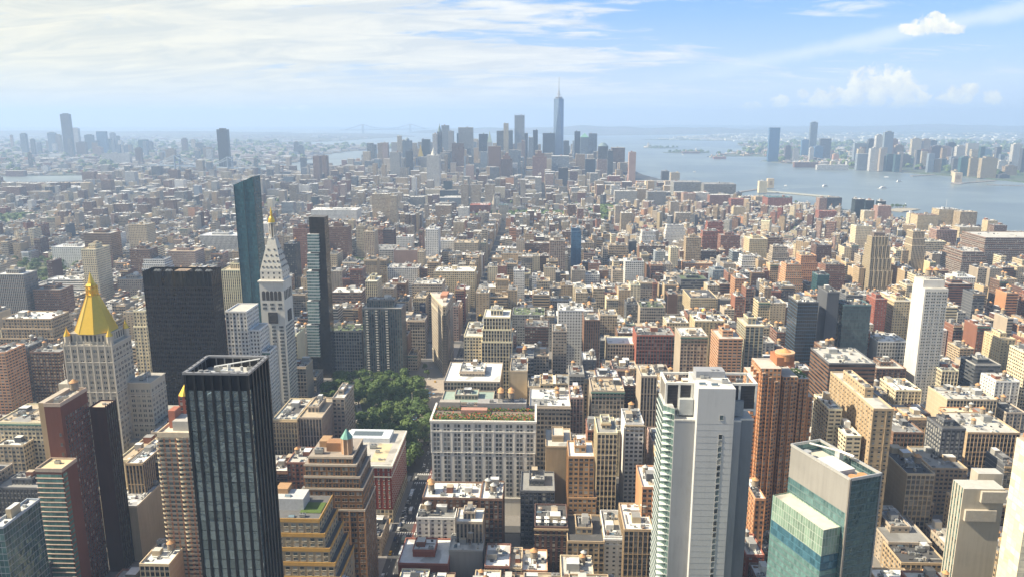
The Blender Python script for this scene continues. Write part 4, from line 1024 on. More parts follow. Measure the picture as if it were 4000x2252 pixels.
# gold-roofed insurance tower
def gold_tower():
    root = empty('office_tower', (-340, 562, 0), 'ornate pale stone tower crowned by a tall gilded octagonal pyramid roof', 'skyscraper')
    X0, X1, Y0, Y1 = -358, -321, 548, 576; zt = 130; cx, cy = -339.5, 562
    st = style('cream:b'); st['w'] = st['s'] = (.50,.45,.36); b = MB()
    def tier(x0,x1,y0,y1,z0,z1): b.prism([(x0,y0),(x1,y0),(x1,y1),(x0,y1)], z0, z1, st, .3, (.40,.38,.33))
    tier(X0,X1,Y0,Y1,0,zt); tier(X1+.01,-303,564,588,0,95); tier(-377,X0-.01,564,588,0,93); tier(-384,-296,556,563.9,0,48); tier(-386,-294,590,606,0,60)
    part('wall', b, [FAC, ROOF], root)
    # setback crown stage and corner turrets
    q = MB(); q.prism([(X0+3,Y0+3),(X1-3,Y0+3),(X1-3,Y1-3),(X0+3,Y1-3)], zt, zt+8, dict(st, wf=.5, hf=.62, bay=3, fl=8, k=0), .4, (.35,.33,.28)); part('attic_storey', q, [FAC, ROOF], root)
    tip = at_y(356, 1060, cy)[1]; zb = zt + 8.05; ph = math.pi / 8
    q = MB()
    for k in range(8): a_ = ph+k*math.pi/4; zz_ = zb+.8+(tip-zb)*.58; q.bar((cx+14.95*math.cos(a_),cy+14.95*math.sin(a_),zb+.8),(cx+4.35*math.cos(a_),cy+4.35*math.sin(a_),zz_),.28)
    part('ridge', q, [GOLD], root)
    q = MB(); q.cone((cx, cy), 15.2, 14.9, zb, zb+.8, (.3,.45,.36), n=8, cap=False, ph=ph); q.cone((cx, cy), 14.9, 4.3, zb+.8, zb+.8+(tip-zb)*.58, n=8, ph=ph); pyr = part('pyramid_roof', q, [GOLD], root)
    z1 = zb+.8+(tip-zb)*.58; s = (tip - z1)
    q = MB(); q.cone((cx, cy), 4.7, 4.7, z1, z1+.7, n=8, ph=ph)
    for k in range(8):
        a = ph + k*math.pi/4; q.bar((cx+4*math.cos(a), cy+4*math.sin(a), z1+.7), (cx+3.7*math.cos(a), cy+3.7*math.sin(a), z1+s*.42), .5)
    q.cone((cx, cy), 2.4, 2.4, z1+.7, z1+s*.42, (.1,.08,.02), n=8); q.cone((cx, cy), 4.2, 4.0, z1+s*.26, z1+s*.30, n=8, ph=ph); q.cone((cx, cy), 4.0, 2.9, z1+s*.42, z1+s*.5, n=8, ph=ph); q.cone((cx, cy), 2.6, .0, z1+s*.5, tip, n=8, ph=ph)
    me = q.mesh('lantern', [GOLD], tuple(root.location)); link('lantern', me, pyr)
    for tx, ty in ((X0+2.2,Y0+2.2),(X1-2.2,Y0+2.2),(X1-2.2,Y1-2.2),(X0+2.2,Y1-2.2)):
        q = MB(); q.cone((tx,ty), 2.4, 2.4, zt-6, zt+6.5, (.50,.45,.36), n=8); tr = part('turret', q, [COL], root)
        q = MB(); q.cone((tx,ty), 2.6, .2, zt+6.5, zt+12, n=8); q.cone((tx,ty), .5, 0, zt+11.8, zt+14, n=6); link('turret_cap', q.mesh('turret_cap', [GOLD], tuple(root.location)), tr)
    q = MB(); c = (.56,.51,.42)
    for z in (zt-1, zt-14, zt-38, 70):
        q.box(X0-.5,X1+.5,Y0-.5,Y0-.01,z,z+.7,c,bottom=True); q.box(X1+.01,X1+.5,Y0,Y1+.5,z,z+.7,c,bottom=True)
    for z in (94.2, 84, 60): q.box(X1+.1,-302.5,563.5,563.99,z,z+.7,c,bottom=True); q.box(-302.99,-302.5,564,588.4,z,z+.7,c,bottom=True)
    part('cornice', q, [COL], root)
    for i in range(8): q = MB(); x = X0 + (X1-X0)*i/7; q.box(x-.45, x+.45, Y0-.45, Y0-.02, 0, zt+1.5, c); q.cone((x, Y0-.2), .5, 0, zt+1.5, zt+4, c, n=4); part('pilaster', q, [COL], root)
    W = Windows(root, 1.15, 2.1, (.42,.38,.32)); W.grid((X0,Y0),(X1,Y0), 40, zt-3, 5.28, 4.05, 2, 1.5); W.grid((X1+.02,Y0),(X1+.02,Y1), 40, zt-3, 5.0, 4.05, 2, 1.6, skip=lambda i,k,nb,nf: i > 2 and k*4.05+40 < 95)
    W.grid((X1+1,563.95),(-303,563.95), 45, 90, 4.3, 4.05, 2, 1.5); W.grid((-302.95,564),(-302.95,588), 45, 90, 4.4, 4.05, 2, 1.5); W.finish()
    for (ax,ay) in ((-312,570),(-312,578)): add_unit(root, ax, ay, 95.05, 2, 1.57)
    q = MB()
    for (ax, ay, z0, hh) in ((-306,566,95,17),(-352,552,0,0),(-372,566,93,16)):
        if hh: q.bar((ax,ay,z0),(ax,ay,z0+hh), .18, (.7,.7,.7))
    part('flagpole', q, [COL], root, kind='stuff')
SPEC.append(gold_tower); occ(-358,-321,548,576,138,'x'); occ(-377,-303,564,588,95,'x'); occ(-386,-294,590,606,60,'x'); keep(-377,-303,548,588,138,.9)
anchor('the gold pyramid', 356, 1200)

def dark_slab():
    x0,x1,y0,y1,z = -336,-277,632,652,170
    root = empty('office_tower', (-306,642,0), 'massive near-black slab tower with a faint window grid and open dark roof well', 'office tower')
    st = dict(style('black:r'), w=(.070,.052,.044), s=(.050,.040,.036), g=(.016,.016,.018,.12), wf=.74, hf=.50, bay=1.55*1.0, fl=3.95, k=.8)
    b = MB(); P=[(x0,y0),(x1,y0),(x1,y1),(x0,y1)]; b.prism(P, 0, 156, st, .7); part('wall', b, [FAC], root)
    q = MB(); q.prism(P, 156, z, dict(st, wf=.9, hf=.94, fl=14, g=(.02,.02,.022,0), bay=3.1), .2); part('louvre_band', q, [FAC], root)
    q = MB()
    for k in range(20): x = x0 + (x1-x0)*k/19; q.box(x-.16,x+.16,y0-.4,y0-.02,0,z+.6,(.035,.03,.03))
    for k in range(7): y = y0 + (y1-y0)*k/6; q.box(x1+.02,x1+.4,y-.16,y+.16,0,z+.6,(.035,.03,.03))
    part('mullion', q, [MET], root)
    q = MB(); q.face([(x0+.5,y0+.5,z-4),(x1-.5,y0+.5,z-4),(x1-.5,y1-.5,z-4),(x0+.5,y1-.5,z-4)], (.12,.11,.10)); part('roof', q, [ROOF], root)
    for ax in (-328,-318,-306,-292,-283): add_unit(root, ax, 642, z-4, 2)
    q = MB(); q.box(-311,-300,637,647,z-4,z-.5,(.30,.22,.15)); part('bulkhead', q, [COL], root)
SPEC.append(dark_slab); occ(-336,-277,632,652,170,'x'); keep(-336,-277,632,652,170,.8); anchor('the dark slab', 720, 1150)

def clock_tower():
    Y0 = 730; xa, zc = at_y(1008, 1096, Y0); xb, _ = at_y(1107, 1096, Y0); D = 27; cx, cy = (xa+xb)/2, Y0 + D/2
    zz = lambda py: at_y(1060, py, cy)[1]
    root = empty('clock_tower', (cx, cy, 0), 'white campanile clock tower with pyramid top, gilded cupola and dark-shrouded clock faces', 'tower')
    st = style('white:b'); st['w'] = st['s'] = (.66,.63,.56); b = MB()
    b.prism([(xa+.8,Y0),(xb-.8,Y0),(xb-.8,Y0+D),(xa+.8,Y0+D)], 0, zc-1.5, st, .2); part('wall', b, [FAC], root)
    q = MB(); q.box(xa-.3,xb+.3,Y0-1.2,Y0+D+1.2,zc-1.5,zc,(.62,.59,.52),bottom=True); part('cornice', q, [COL], root)
    z2, z3, z4, z5, z6, zt = zz(1050), zz(930), zz(868), zz(842), zz(826), zz(812)
    hw = (xb-xa)/2 - 1.6; P = lambda h: [(cx-h,cy-h),(cx+h,cy-h),(cx+h,cy+h),(cx-h,cy+h)]
    q = MB(); q.prism(P(hw), zc, z2, dict(st, wf=.3, hf=.42, bay=5.5, fl=(z2-zc)/2, k=0), .3); part('attic_storey', q, [FAC], root)
    q = MB(); a, c = P(hw), P(3.6)
    for i in range(4):
        j = (i+1)%4; q.face([(a[i][0],a[i][1],z2),(a[j][0],a[j][1],z2),(c[j][0],c[j][1],z3),(c[i][0],c[i][1],z3)], (.52,.50,.44))
        for row, n in ((.12,5),(.3,4),(.48,3),(.66,2)):
            for k in range(n):
                f = (k+.5)/n; u = row; pa = [a[i][d]*(1-f)+a[j][d]*f for d in (0,1)]; pc = [c[i][d]*(1-f)+c[j][d]*f for d in (0,1)]
                x, y, z = pa[0]*(1-u)+pc[0]*u, pa[1]*(1-u)+pc[1]*u, z2*(1-u)+z3*u; q.box(x-.6,x+.6,y-.6,y+.6,z-.7,z+.9,(.12,.11,.10))
    part('pyramid_roof', q, [COL], root)
    q = MB(); q.cone((cx,cy), 4.2, 4.2, z3, z3+1, (.6,.57,.5), n=8); q.cone((cx,cy), 2.0, 2.0, z3+1, z4, (.2,.18,.15), n=8)
    for k in range(8): an = k*math.pi/4; q.bar((cx+3*math.cos(an),cy+3*math.sin(an),z3+1),(cx+3*math.cos(an),cy+3*math.sin(an),z4),.38,(.6,.57,.5))
    q.cone((cx,cy), 3.9, 3.9, z4-.8, z4, (.6,.57,.5), n=8); lan = part('lantern', q, [COL], root)
    q = MB(); n = 6
    for k in range(n): a0, a1 = k/n*math.pi/2, (k+1)/n*math.pi/2; q.cone((cx,cy), 3.3*math.cos(a0), 3.3*math.cos(a1), z4+(z5-z4)*math.sin(a0), z4+(z5-z4)*math.sin(a1), n=12, cap=False)
    q.cone((cx,cy), 1.3, 1.1, z5-.5, z6, n=8); q.cone((cx,cy), 1.0, 0, z6, zt+1.5, n=8); part('cupola', q, [GOLD], root)
    dk = (.05,.045,.045); zk0, zk1, zl0 = zz(1247)+0, zz(1205), zz(1160)
    for nm, box in (('clock_face', (cx-4.6,cx+4.6,Y0-1.0,Y0-.05,zk0,zk1)), ('clock_face', (xb-.75,xb+.3,cy-4.8,cy+4.8,zk0,zk1))):
        q = MB(); q.box(*box, dk, bottom=True); o = part(nm, q, [COL], root)
        q = MB(); x0_,x1_,y0_,y1_ = box[:4]
        if x1_-x0_ > 3: 
            for k in range(36): an = k*math.pi/18; an2 = an+math.pi/18; q.bar((cx+3.6*math.cos(an),Y0-1.03,(zk0+zk1)/2+3.6*math.sin(an)),(cx+3.6*math.cos(an2),Y0-1.03,(zk0+zk1)/2+3.6*math.sin(an2)),.1,(.12,.11,.1))
            link('dial_ring', q.mesh('dial_ring',[COL],tuple(root.location)), o)
    zl0, zl1 = zz(1160), zz(1124); q = MB()
    for k in range(5):
        x = xa + 2.6 + (xb-xa-5.2)*(k+.5)/5; w_ = 1.7
        pts = [(x-w_,Y0-.05,zl0),(x+w_,Y0-.05,zl0)] + [(x+w_*math.cos(t*math.pi/8),Y0-.05,zl1-w_+w_*math.sin(t*math.pi/8)) for t in range(9)]; q.face(pts, (.06,.055,.05))
        y = Y0 + 2 + (D-4)*(k+.5)/5; X = xb-.75
        pts = [(X,y-w_,zl0),(X,y+w_,zl0)] + [(X,y+w_*math.cos(t*math.pi/8),zl1-w_+w_*math.sin(t*math.pi/8)) for t in range(9)]; q.face(pts, (.06,.055,.05))
    part('loggia_arch', q, [COL], root, kind='stuff')
    W = Windows(root, 1.2, 1.9, (.22,.21,.19), False)
    W.grid((xa+1.2,Y0),(xb-1.2,Y0), 0, zk0-2, 7.2, 3.75, 3, 1.45); W.grid((xa+1.2,Y0),(xb-1.2,Y0), zk1+2, zl0-2, 7.2, 4.5, 3, 1.45); W.grid((xb-.78,Y0+1),(xb-.78,Y0+D-1), 0, zk0-2, 4.2, 3.75, 2, 1.4); W.finish()
    anchor('the white clock tower', 1060, 1000); occ(xa,xb,Y0,Y0+D,z2,'x'); keep(xa,xb,Y0,Y0+D,z2,.75)
    return root
_ct = clock_tower()

def bld(kind, cat, label, st, tiers, **k):
    o = B(kind, label, cat, style(st) if isinstance(st, str) else st, tiers, **k); BLD.append(o); o.fixed = True
    a = o.tiers[0]; o.px, o.py = proj(o.center()[0], a[2], o.top()); return o
def from_px(pl, pr, py, Y, D, z0=0):
    x0, z = at_y(pl, py, Y); x1, _ = at_y(pr, py, Y); return (x0, x1, Y, Y + D, z0, z)
# white stepped block in front of the clock tower
a = from_px(880,962,1218,660,30); c = from_px(962,1012,1290,664,24); d = from_px(1012,1052,1375,668,20); e = from_px(1015,1060,1245,690,14)
bld('office_building','office building','white stepped limestone office block between the dark slab and the clock tower','white:p',[a,(a[1],c[1])+c[2:],(c[1],d[1])+d[2:]],roof='pale',tanks=0,detail=2); keep(a[0],d[1],660,694,a[5],.5)
# slim dark tower with glass pods
def pod_tower():
    c = from_px(1206,1266,848,852,17); root = empty('glass_tower', ((c[0]+c[1])/2, 860, 0), 'slim dark glass tower wrapped by pale horizontal-banded glass pods', 'skyscraper')
    b = MB(); st = dict(style('black:gk'), w=(.03,.025,.022), s=(.03,.025,.022), g=(.04,.035,.03,.35), bay=2.5, fl=3.6, k=.9); b.prism([(c[0],c[2]),(c[1],c[2]),(c[1],c[3]),(c[0],c[3])], 0, c[5], st, .2, (.1,.1,.1)); part('wall', b, [FAC, ROOF], root)
    gl = dict(style('silver/white:g'), w=(.45,.48,.48), s=(.50,.52,.5), g=(.16,.26,.27,.5), bay=2.2, fl=3.55, wf=.96, hf=.66, k=.9)
    for p0, p1, ex in ((915,985,0),(990,1052,0),(1060,1170,1),(1176,1262,0),(1268,1392,1)):
        x0, zt = at_y(1199, p0, 849); x1, _ = at_y(1244, p0, 849); zb = at_y(1199, p1, 849)[1]; q = MB()
        P = [(x0-ex*.6,849.0),(x1,849.0),(x1,851.95),(c[0]-.05,851.95),(c[0]-.05,862),(x0-ex*.6,862)]
        q.prism(P, zb, zt, gl, .4, (.5,.5,.5)); q.face([(p[0],p[1],zb) for p in P[::-1]], (.3,.3,.3)); part('glass_pod', q, [FAC, ROOF], root)
    occ(*c[:4], c[5], 'x'); keep(*c[:4], c[5], .95); anchor('the slim dark tower', 1236, 1100)
pod_tower()
def blade_tower():
    Y = 925; xl, zl = at_y(913, 722, Y); xr, zr = at_y(988, 690, Y); D = 24
    root = empty('glass_tower', ((xl+xr)/2, Y+12, 0), 'tall blue-green glass blade tower with a slanted top', 'skyscraper')
    st = dict(style('teal:g'), w=(.025,.055,.065), s=(.03,.07,.08), g=(.03,.10,.13,.35), bay=2.0, fl=3.6, wf=.92, hf=.85, k=.85); b = MB()
    for i in range(12):
        x0 = xl + (xr-xl)*i/12; x1 = xl + (xr-xl)*(i+1)/12; z0 = zl + (zr-zl)*i/12; z1 = zl + (zr-zl)*(i+1)/12
        for yy, fl in ((Y,0),(Y+D,1)):
            q = [(x0,yy,0),(x1,yy,0),(x1,yy,z1),(x0,yy,z0)]; uv = [(i,0),(i+1,0),(i+1,z1/3.6),(i,z0/3.6)]
            if fl: q = q[::-1]; uv = uv[::-1]
            b.face(q, st['w'], st['s'], st['g'], (.92,.85,.3,.85), uv)
    b.wall((xr,Y),(xr,Y+D),0,zr,st,.3); b.wall((xl,Y+D),(xl,Y),0,zl,dict(st,g=(.16,.32,.33,.5)),.3); part('wall', b, [FAC], root)
    q = MB(); q.face([(xl,Y,zl),(xr,Y,zr),(xr,Y+D,zr),(xl,Y+D,zl)], (.06,.08,.09)); part('roof', q, [ROOF], root)
    q = MB()
    for i in range(3): x = xl + (xr-xl)*i/2; q.bar((x,Y-.3,0),(x,Y-.3,zl+(zr-zl)*i/2),.35,(.03,.05,.06))
    part('mullion', q, [MET], root)
    occ(xl,xr,Y,Y+D,zl,'x'); keep(xl,xr,Y,Y+D,zl,.8); anchor('the tall glass blade', 960, 900)
blade_tower()
# balcony slab
a = from_px(1414,1568,1205,852,28); m = from_px(1432,1540,1172,860,14,a[5]); mg = bld('apartment_building','apartment tower','dark broad apartment slab with stacks of pale balconies facing the park',dict(style('slate:v'),w=(.13,.12,.11),s=(.06,.065,.07),g=(.07,.10,.11,.3),wf=.62,hf=.72,bay=2.7,fl=3.1),[a,m],roof='pale',detail=2,opts='K'); keep(*a[:4],a[5],.9); anchor('the balcony slab', 1490, 1320)
def mg_extra(a=a):
    r = mg.root
    for k, f in enumerate((.12,.36,.62)):
        x = a[0] + (a[1]-a[0])*f
        q = MB()
        for j in range(int(a[5]/3.1)): q.box(x-1.4,x+1.4,a[2]-1.3,a[2]-.02,j*3.1+.4,j*3.1+1.3,(.40,.38,.34),bottom=True)
        part('balcony_stack', q, [COL], r, kind='stuff')
POST = [mg_extra]
# wedge-shaped building
def wedge():
    P = [(-109,857),(-105.4,857),(-104.6,860),(-104.6,925),(-131.5,925)]; zt = 87
    root = empty('office_building', (-110,895,0), 'wedge-shaped tan stone office building standing where two streets meet at a sharp point', 'office building')
    st = dict(style('tan:p'), w=(.40,.34,.26), s=(.35,.29,.22), bay=2.7, fl=3.9, wf=.5, hf=.55); b = MB()
    b.prism(P, 0, zt, st, .4); part('wall', b, [FAC], root)
    def grow(k): cx, cy = -111, 895; return [(x+(x-cx)*k*.06+ (0), y+(y-cy)*k*.018) for x, y in P]
    q = MB(); G = grow(1); q.prism(G, zt-1.6, zt+.2, dict(style('cream:b')), .1, (.5,.45,.36), mi=0, mtop=0); part('cornice', q, [COL], root)
    q = MB(); q.prism(grow(.4), zt-14, zt-13.2, dict(style('cream:b')), .1, (.5,.45,.36), mi=0, mtop=0); q.prism(grow(.4), 15, 16, dict(style('cream:b')), .1, (.5,.45,.36), mi=0, mtop=0); part('band_course', q, [COL], root)
    q = MB(); q.face([(x,y,zt+.3) for x, y in grow(.6)], (.50,.45,.40)); part('roof', q, [ROOF], root)
    q = MB(); q.box(-116,-108,893,915,zt+.3,zt+4,(.46,.22,.13)); q.box(-110.5,-106.5,872,886,zt+.3,zt+3,(.5,.42,.34)); part('bulkhead', q, [COL], root)
    for (x,y,k) in ((-121,918,0),(-112,887,1),(-107.5,905,3)): add_unit(root,x,y,zt+.3,k)
    # tarpaulin of the scaffold at its point
    q = MB(); q.prism([(-109.8,856.2),(-104.6,856.2),(-103.8,861),(-103.8,885),(-104.5,885),(-104.5,859)], 2, 76, dict(style('brown:n'), w=(.15,.125,.11), s=(.15,.125,.11), fl=2.0, bay=2, wf=.8, hf=.7, k=.9), .2); part('scaffold', q, [FAC], root)
    occ(-131,-104,860,925,80,'x'); keep(-131,-104,857,925,87,.95); anchor('the wedge-shaped building', 1735, 1320)
wedge()
# great white block with roof garden
def white_block():
    x0,x1,y0,y1,zt = -79,-1,539,574,76
    root = empty('office_building', (-40,556,0), 'great white office block with paired windows and a busy red and green rooftop garden', 'office building')
    st = dict(style('white:b'), w=(.72,.69,.62), s=(.72,.69,.62)); b = MB(); P = [(x0,y0),(x1,y0),(x1,y1),(x0,y1)]; b.prism(P, 0, zt, st, .2); part('wall', b, [FAC], root)
    q = MB(); c = (.74,.71,.64)
    for z, e, hh in ((zt-.4,1.0,1.6),(zt-8,.5,.7),(zt-25,.4,.6),(14,.5,.8)):
        q.box(x0-e,x1+e,y0-e,y0-.01,z,z+hh,c,bottom=True); q.box(x0-e,x0-.01,y0,y1+e,z,z+hh,c,bottom=True); q.box(x1+.01,x1+e,y0,y1+e,z,z+hh,c,bottom=True)
    part('cornice', q, [COL], root)
    for i in range(11):
        q = MB(); x = x0 + (x1-x0)*i/10; q.box(x-.5,x+.5,y0-.35,y0-.02,zt-24,zt-.5,c); part('pilaster', q, [COL], root)
    q = MB(); q.face([(x0,y0,zt+.02),(x1,y0,zt+.02),(x1,y1,zt+.02),(x0,y1,zt+.02)], (.20,.15,.12)); part('roof', q, [ROOF], root)
    q = MB(); q.box(x0,x1,y0,y0+.5,zt+.05,zt+1.2,c); q.box(x0,x0+.5,y0+.5,y1,zt+.05,zt+1.2,c); q.box(x1-.5,x1,y0+.5,y1,zt+.05,zt+1.2,c); part('parapet', q, [COL], root)
    q = MB(); q.box(-46,-8,562,572,zt+.05,zt+6,(.30,.29,.28)); q.box(-76,-60,566,572,zt+.05,zt+5,(.36,.33,.29)); q.box(-58,-38,554,560,zt+.05,zt+3.4,(.42,.24,.18)); part('bulkhead', q, [COL], root)
    for x, y in ((-28,566),(-20,566),(-28,571.3),(-20,571.3)): add_tank(root, x, y, zt+6, 1.25)
    for x, y, k in ((-52,569,2),(-35,564,0),(-66,562,1),(-12,568,0)): add_unit(root, x, y, zt+(6 if x>-46 and x < -8 else .05), k)
    q = MB(); r = random.Random(4)
    for k in range(3200):
        x = r.uniform(x0+1,x1-1); y = r.choice((r.uniform(y0+.8,y0+3), r.uniform(560,563), r.uniform(y0+.8,y0+14))); z = zt+.4+abs(r.gauss(0,.9)); s = r.uniform(.25,.7)
        cc = r.choice(((.05,.12,.02),(.08,.18,.03),(.14,.24,.04),(.05,.10,.02),(.5,.12,.04)))
        a_ = r.uniform(0,3.1); q.face([(x-s*math.cos(a_),y-s*math.sin(a_),z),(x+s*math.cos(a_),y+s*math.sin(a_),z),(x+s*math.cos(a_)*.8,y+s*math.sin(a_),z+s*1.3),(x-s*math.cos(a_)*.8,y-s*math.sin(a_)+.3,z+s*1.1)], cc)
    solo('roof_garden_plants', q, [COL], kind='stuff')
    tb = MB(); tb.box(-.7,.7,-.45,.45,.68,.76,(.55,.18,.06)); 
    for sx in (-.55,.55): tb.box(sx-.06,sx+.06,-.3,.3,0,.68,(.2,.08,.03))
    tb.box(-.7,.7,-1.0,-.7,.4,.46,(.55,.15,.05)); tb.box(-.7,.7,.7,1.0,.4,.46,(.55,.15,.05)); tme = tb.mesh('picnic_table',[COL])
    n = 0
    for i in range(26):
        for j in range(3):
            x, y = x0+3+i*2.8, y0+4.2+j*3.4
            if r.random() < .25 or (y > 552 and -60 < x < -36): continue
            o = link('picnic_table', tme, None, (x,y,zt+.03)); tag(o, 'red-orange wooden table among the plants on the roof of the great white block', 'table', 'tables of the rooftop garden'); n += 1
    W = Windows(root, 1.8, 2.2, (.16,.15,.14)); W.grid((x0,y0),(x1,y0), 16, zt-1.5, 7.8, 3.72, 2, 2.6); W.grid((x1+.02,y0),(x1+.02,y1), 16, zt-1.5, 7, 3.72, 2, 2.2); W.grid((x0-.02,y1),(x0-.02,y0), 16, zt-1.5, 7, 3.72, 2, 2.2); W.finish()
    occ(x0,x1,y0,y1,zt,'x'); keep(x0,x1,y0,y1,zt,.75); anchor('the great white block', 1885, 1780)
white_block()
def red_block():
    x0,x1,y0,y1,zt = -153,-107.5,525,589,46
    root = empty('apartment_building', (-130,557,0), 'red brick block with heavy white cornice and pale roof around a light court', 'apartment building')
    st = dict(style('red:b'), w=(.26,.055,.035), s=(.26,.055,.035)); b = MB()
    b.prism([(x0,y0),(x1,y0),(x1,y1),(x0,y1)], 11, zt, st, .3); b.prism([(x0-.2,y0-.2),(x1+.2,y0-.2),(x1+.2,y1+.2),(x0-.2,y1+.2)], 0, 11, dict(style('cream:l')), .4); part('wall', b, [FAC], root)
    q = MB(); c = (.62,.60,.52); q.box(x0-1.2,x1+1.2,y0-1.2,y0-.01,zt-1.2,zt+.6,c,bottom=True); q.box(x1+.01,x1+1.2,y0-.01,y1+1.2,zt-1.2,zt+.6,c,bottom=True); q.box(x0-1.2,x0-.01,y0,y1+1.2,zt-1.2,zt+.6,c,bottom=True); q.box(x0,x1,y1+.01,y1+1.2,zt-1.2,zt+.6,c)
    q.box(x0-.4,x1+.4,y0-.4,y0-.01,zt-9,zt-8.2,c,bottom=True); q.box(x1+.01,x1+.4,y0,y1,zt-9,zt-8.2,c,bottom=True); part('cornice', q, [COL], root)
    q = MB(); q.face([(x0,y0,zt+.02),(x1,y0,zt+.02),(x1,y1,zt+.02),(x0,y1,zt+.02)], (.42,.40,.36)); part('roof', q, [ROOF], root)
    q = MB(); q.box(x0+2,x1-9,y1-22,y1-4,zt+.03,zt+3.6,(.60,.64,.68)); part('penthouse', q, [COL], root)
    q = MB(); q.face([(x0+6,y1-17,zt+3.65),(x1-16,y1-17,zt+3.65),(x1-16,y1-8,zt+3.65),(x0+6,y1-8,zt+3.65)], (.10,.13,.15)); part('light_court', q, [COL], root)
    q = MB(); q.face([(x1-17,y0+7,zt+.06),(x1-6,y0+7,zt+.06),(x1-6,y1-24,zt+.06),(x1-17,y1-24,zt+.06)], (.55,.45,.28)); part('terrace_deck', q, [ROOF], root)
    for x,y,k in ((-122,548,0),(-127,556,2),(-140,540,0),(-135,534,1),(-146,552,3),(-118,535,1),(-129,530,3)): add_unit(root,x,y,zt+.08,k)
    W = Windows(root, 1.2, 2.2, (.66,.62,.54)); W.grid((x0,y0),(x1,y0), 12, zt-1, 3.9, 3.8, 1); W.grid((x1+.02,y0),(x1+.02,y1), 12, zt-1, 3.7, 3.8, 1); W.finish()
    occ(x0,x1,y0,y1,zt,'x'); keep(x0,x1,y0,y1,zt,.9); anchor('the red brick block', 1490, 1850)
red_block()
def orange_tower():
    root = empty('office_tower', (-123,438,0), 'orange-brown terracotta tower with stepped crown and an octagonal turret under a green copper cone', 'office tower')
    Y = 424; st = dict(style('ochre:b'), w=(.37,.19,.085), s=(.37,.19,.085)); b, rb, cb = MB(), MB(), MB(); T = []
    for pl, pr, py, dy in ((1204,1376,1782,2),(1188,1390,1812,0),(1188,1404,1858,-.4),(1188,1416,1905,-.8),(1188,1424,1986,-1.2)):
        x0, z = at_y(pl, py, Y+dy); x1, _ = at_y(pr, py, Y+dy); T.append((x0,x1,Y+dy,z))
    zb = 0
    for i in range(len(T)-1, -1, -1):
        x0,x1,y,z = T[i]; b.prism([(x0,y),(x1,y),(x1,454-i*.2),(x0,454-i*.2)], zb, z, st, .3, (.30,.26,.22))
        c = (.60,.50,.38); cb.box(x0-.3,x1+.3,y-.3,y-.01,z-.9,z+.5,c,bottom=True); cb.box(x1+.01,x1+.3,y,454,z-.9,z+.5,c,bottom=True)
        T[i] = (x0,x1,y,z,zb); zb = z
    part('wall', b, [FAC, ROOF], root); part('cornice', cb, [COL], root)
    x0,x1,y,z,_ = T[0]; px_, _z = at_y(1355, 1780, 431)
    zc, zt = at_y(1355,1710,431)[1], at_y(1355,1674,431)[1]
    q = MB(); q.cone((px_,432.5), 3.4, 3.3, z, zc, (.46,.27,.15), n=8, ph=math.pi/8)
    for k in range(8): an = math.pi/8 + k*math.pi/4; q.bar((px_+3.4*math.cos(an),432.5+3.4*math.sin(an),z),(px_+3.35*math.cos(an),432.5+3.35*math.sin(an),zc),.22,(.6,.45,.32))
    tu = part('turret', q, [COL], root); q = MB(); q.cone((px_,432.5), 3.8, 0, zc, zt, (.17,.36,.30), n=8, ph=math.pi/8); link('cone_roof', q.mesh('cone_roof',[COL],tuple(root.location)), tu)
    q = MB(); q.box(x0+9,px_-4,434,441,z,z+5.5,(.34,.18,.09)); q.box(x0+3,x0+9,440,449,z,z+4,(.38,.24,.13)); part('bulkhead', q, [COL], root); add_unit(root, x0+5.5, 431, z+.05, 2)
    W = Windows(root, 1.5, 2.1, (.30,.22,.15))
    for i, (x0,x1,y,z,z0) in enumerate(T):
        W.grid((x0,y-.01),(x1,y-.01), z0+.3 if z0 else 2, z-1.2, 4.4, 3.55, 2, 1.75)
        W.grid((x1+.02,y),(x1+.02,454), z0+.3 if z0 else 2, z-1.2, 4.2, 3.55, 2, 1.75)
    W.finish()
    for k in range(5): q = MB(); xx = T[-1][0] + (T[-1][1]-T[-1][0])*k/4; q.box(xx-.35,xx+.35,T[-1][2]-.5,T[-1][2]-.02,0,T[-1][3]-.9,(.42,.24,.12)); part('pier', q, [COL], root)
    occ(-139,-104,424,454,95,'x'); keep(-139,-104,424,454,95,.98); anchor('the orange-brown turreted tower', 1300, 1900)
orange_tower()
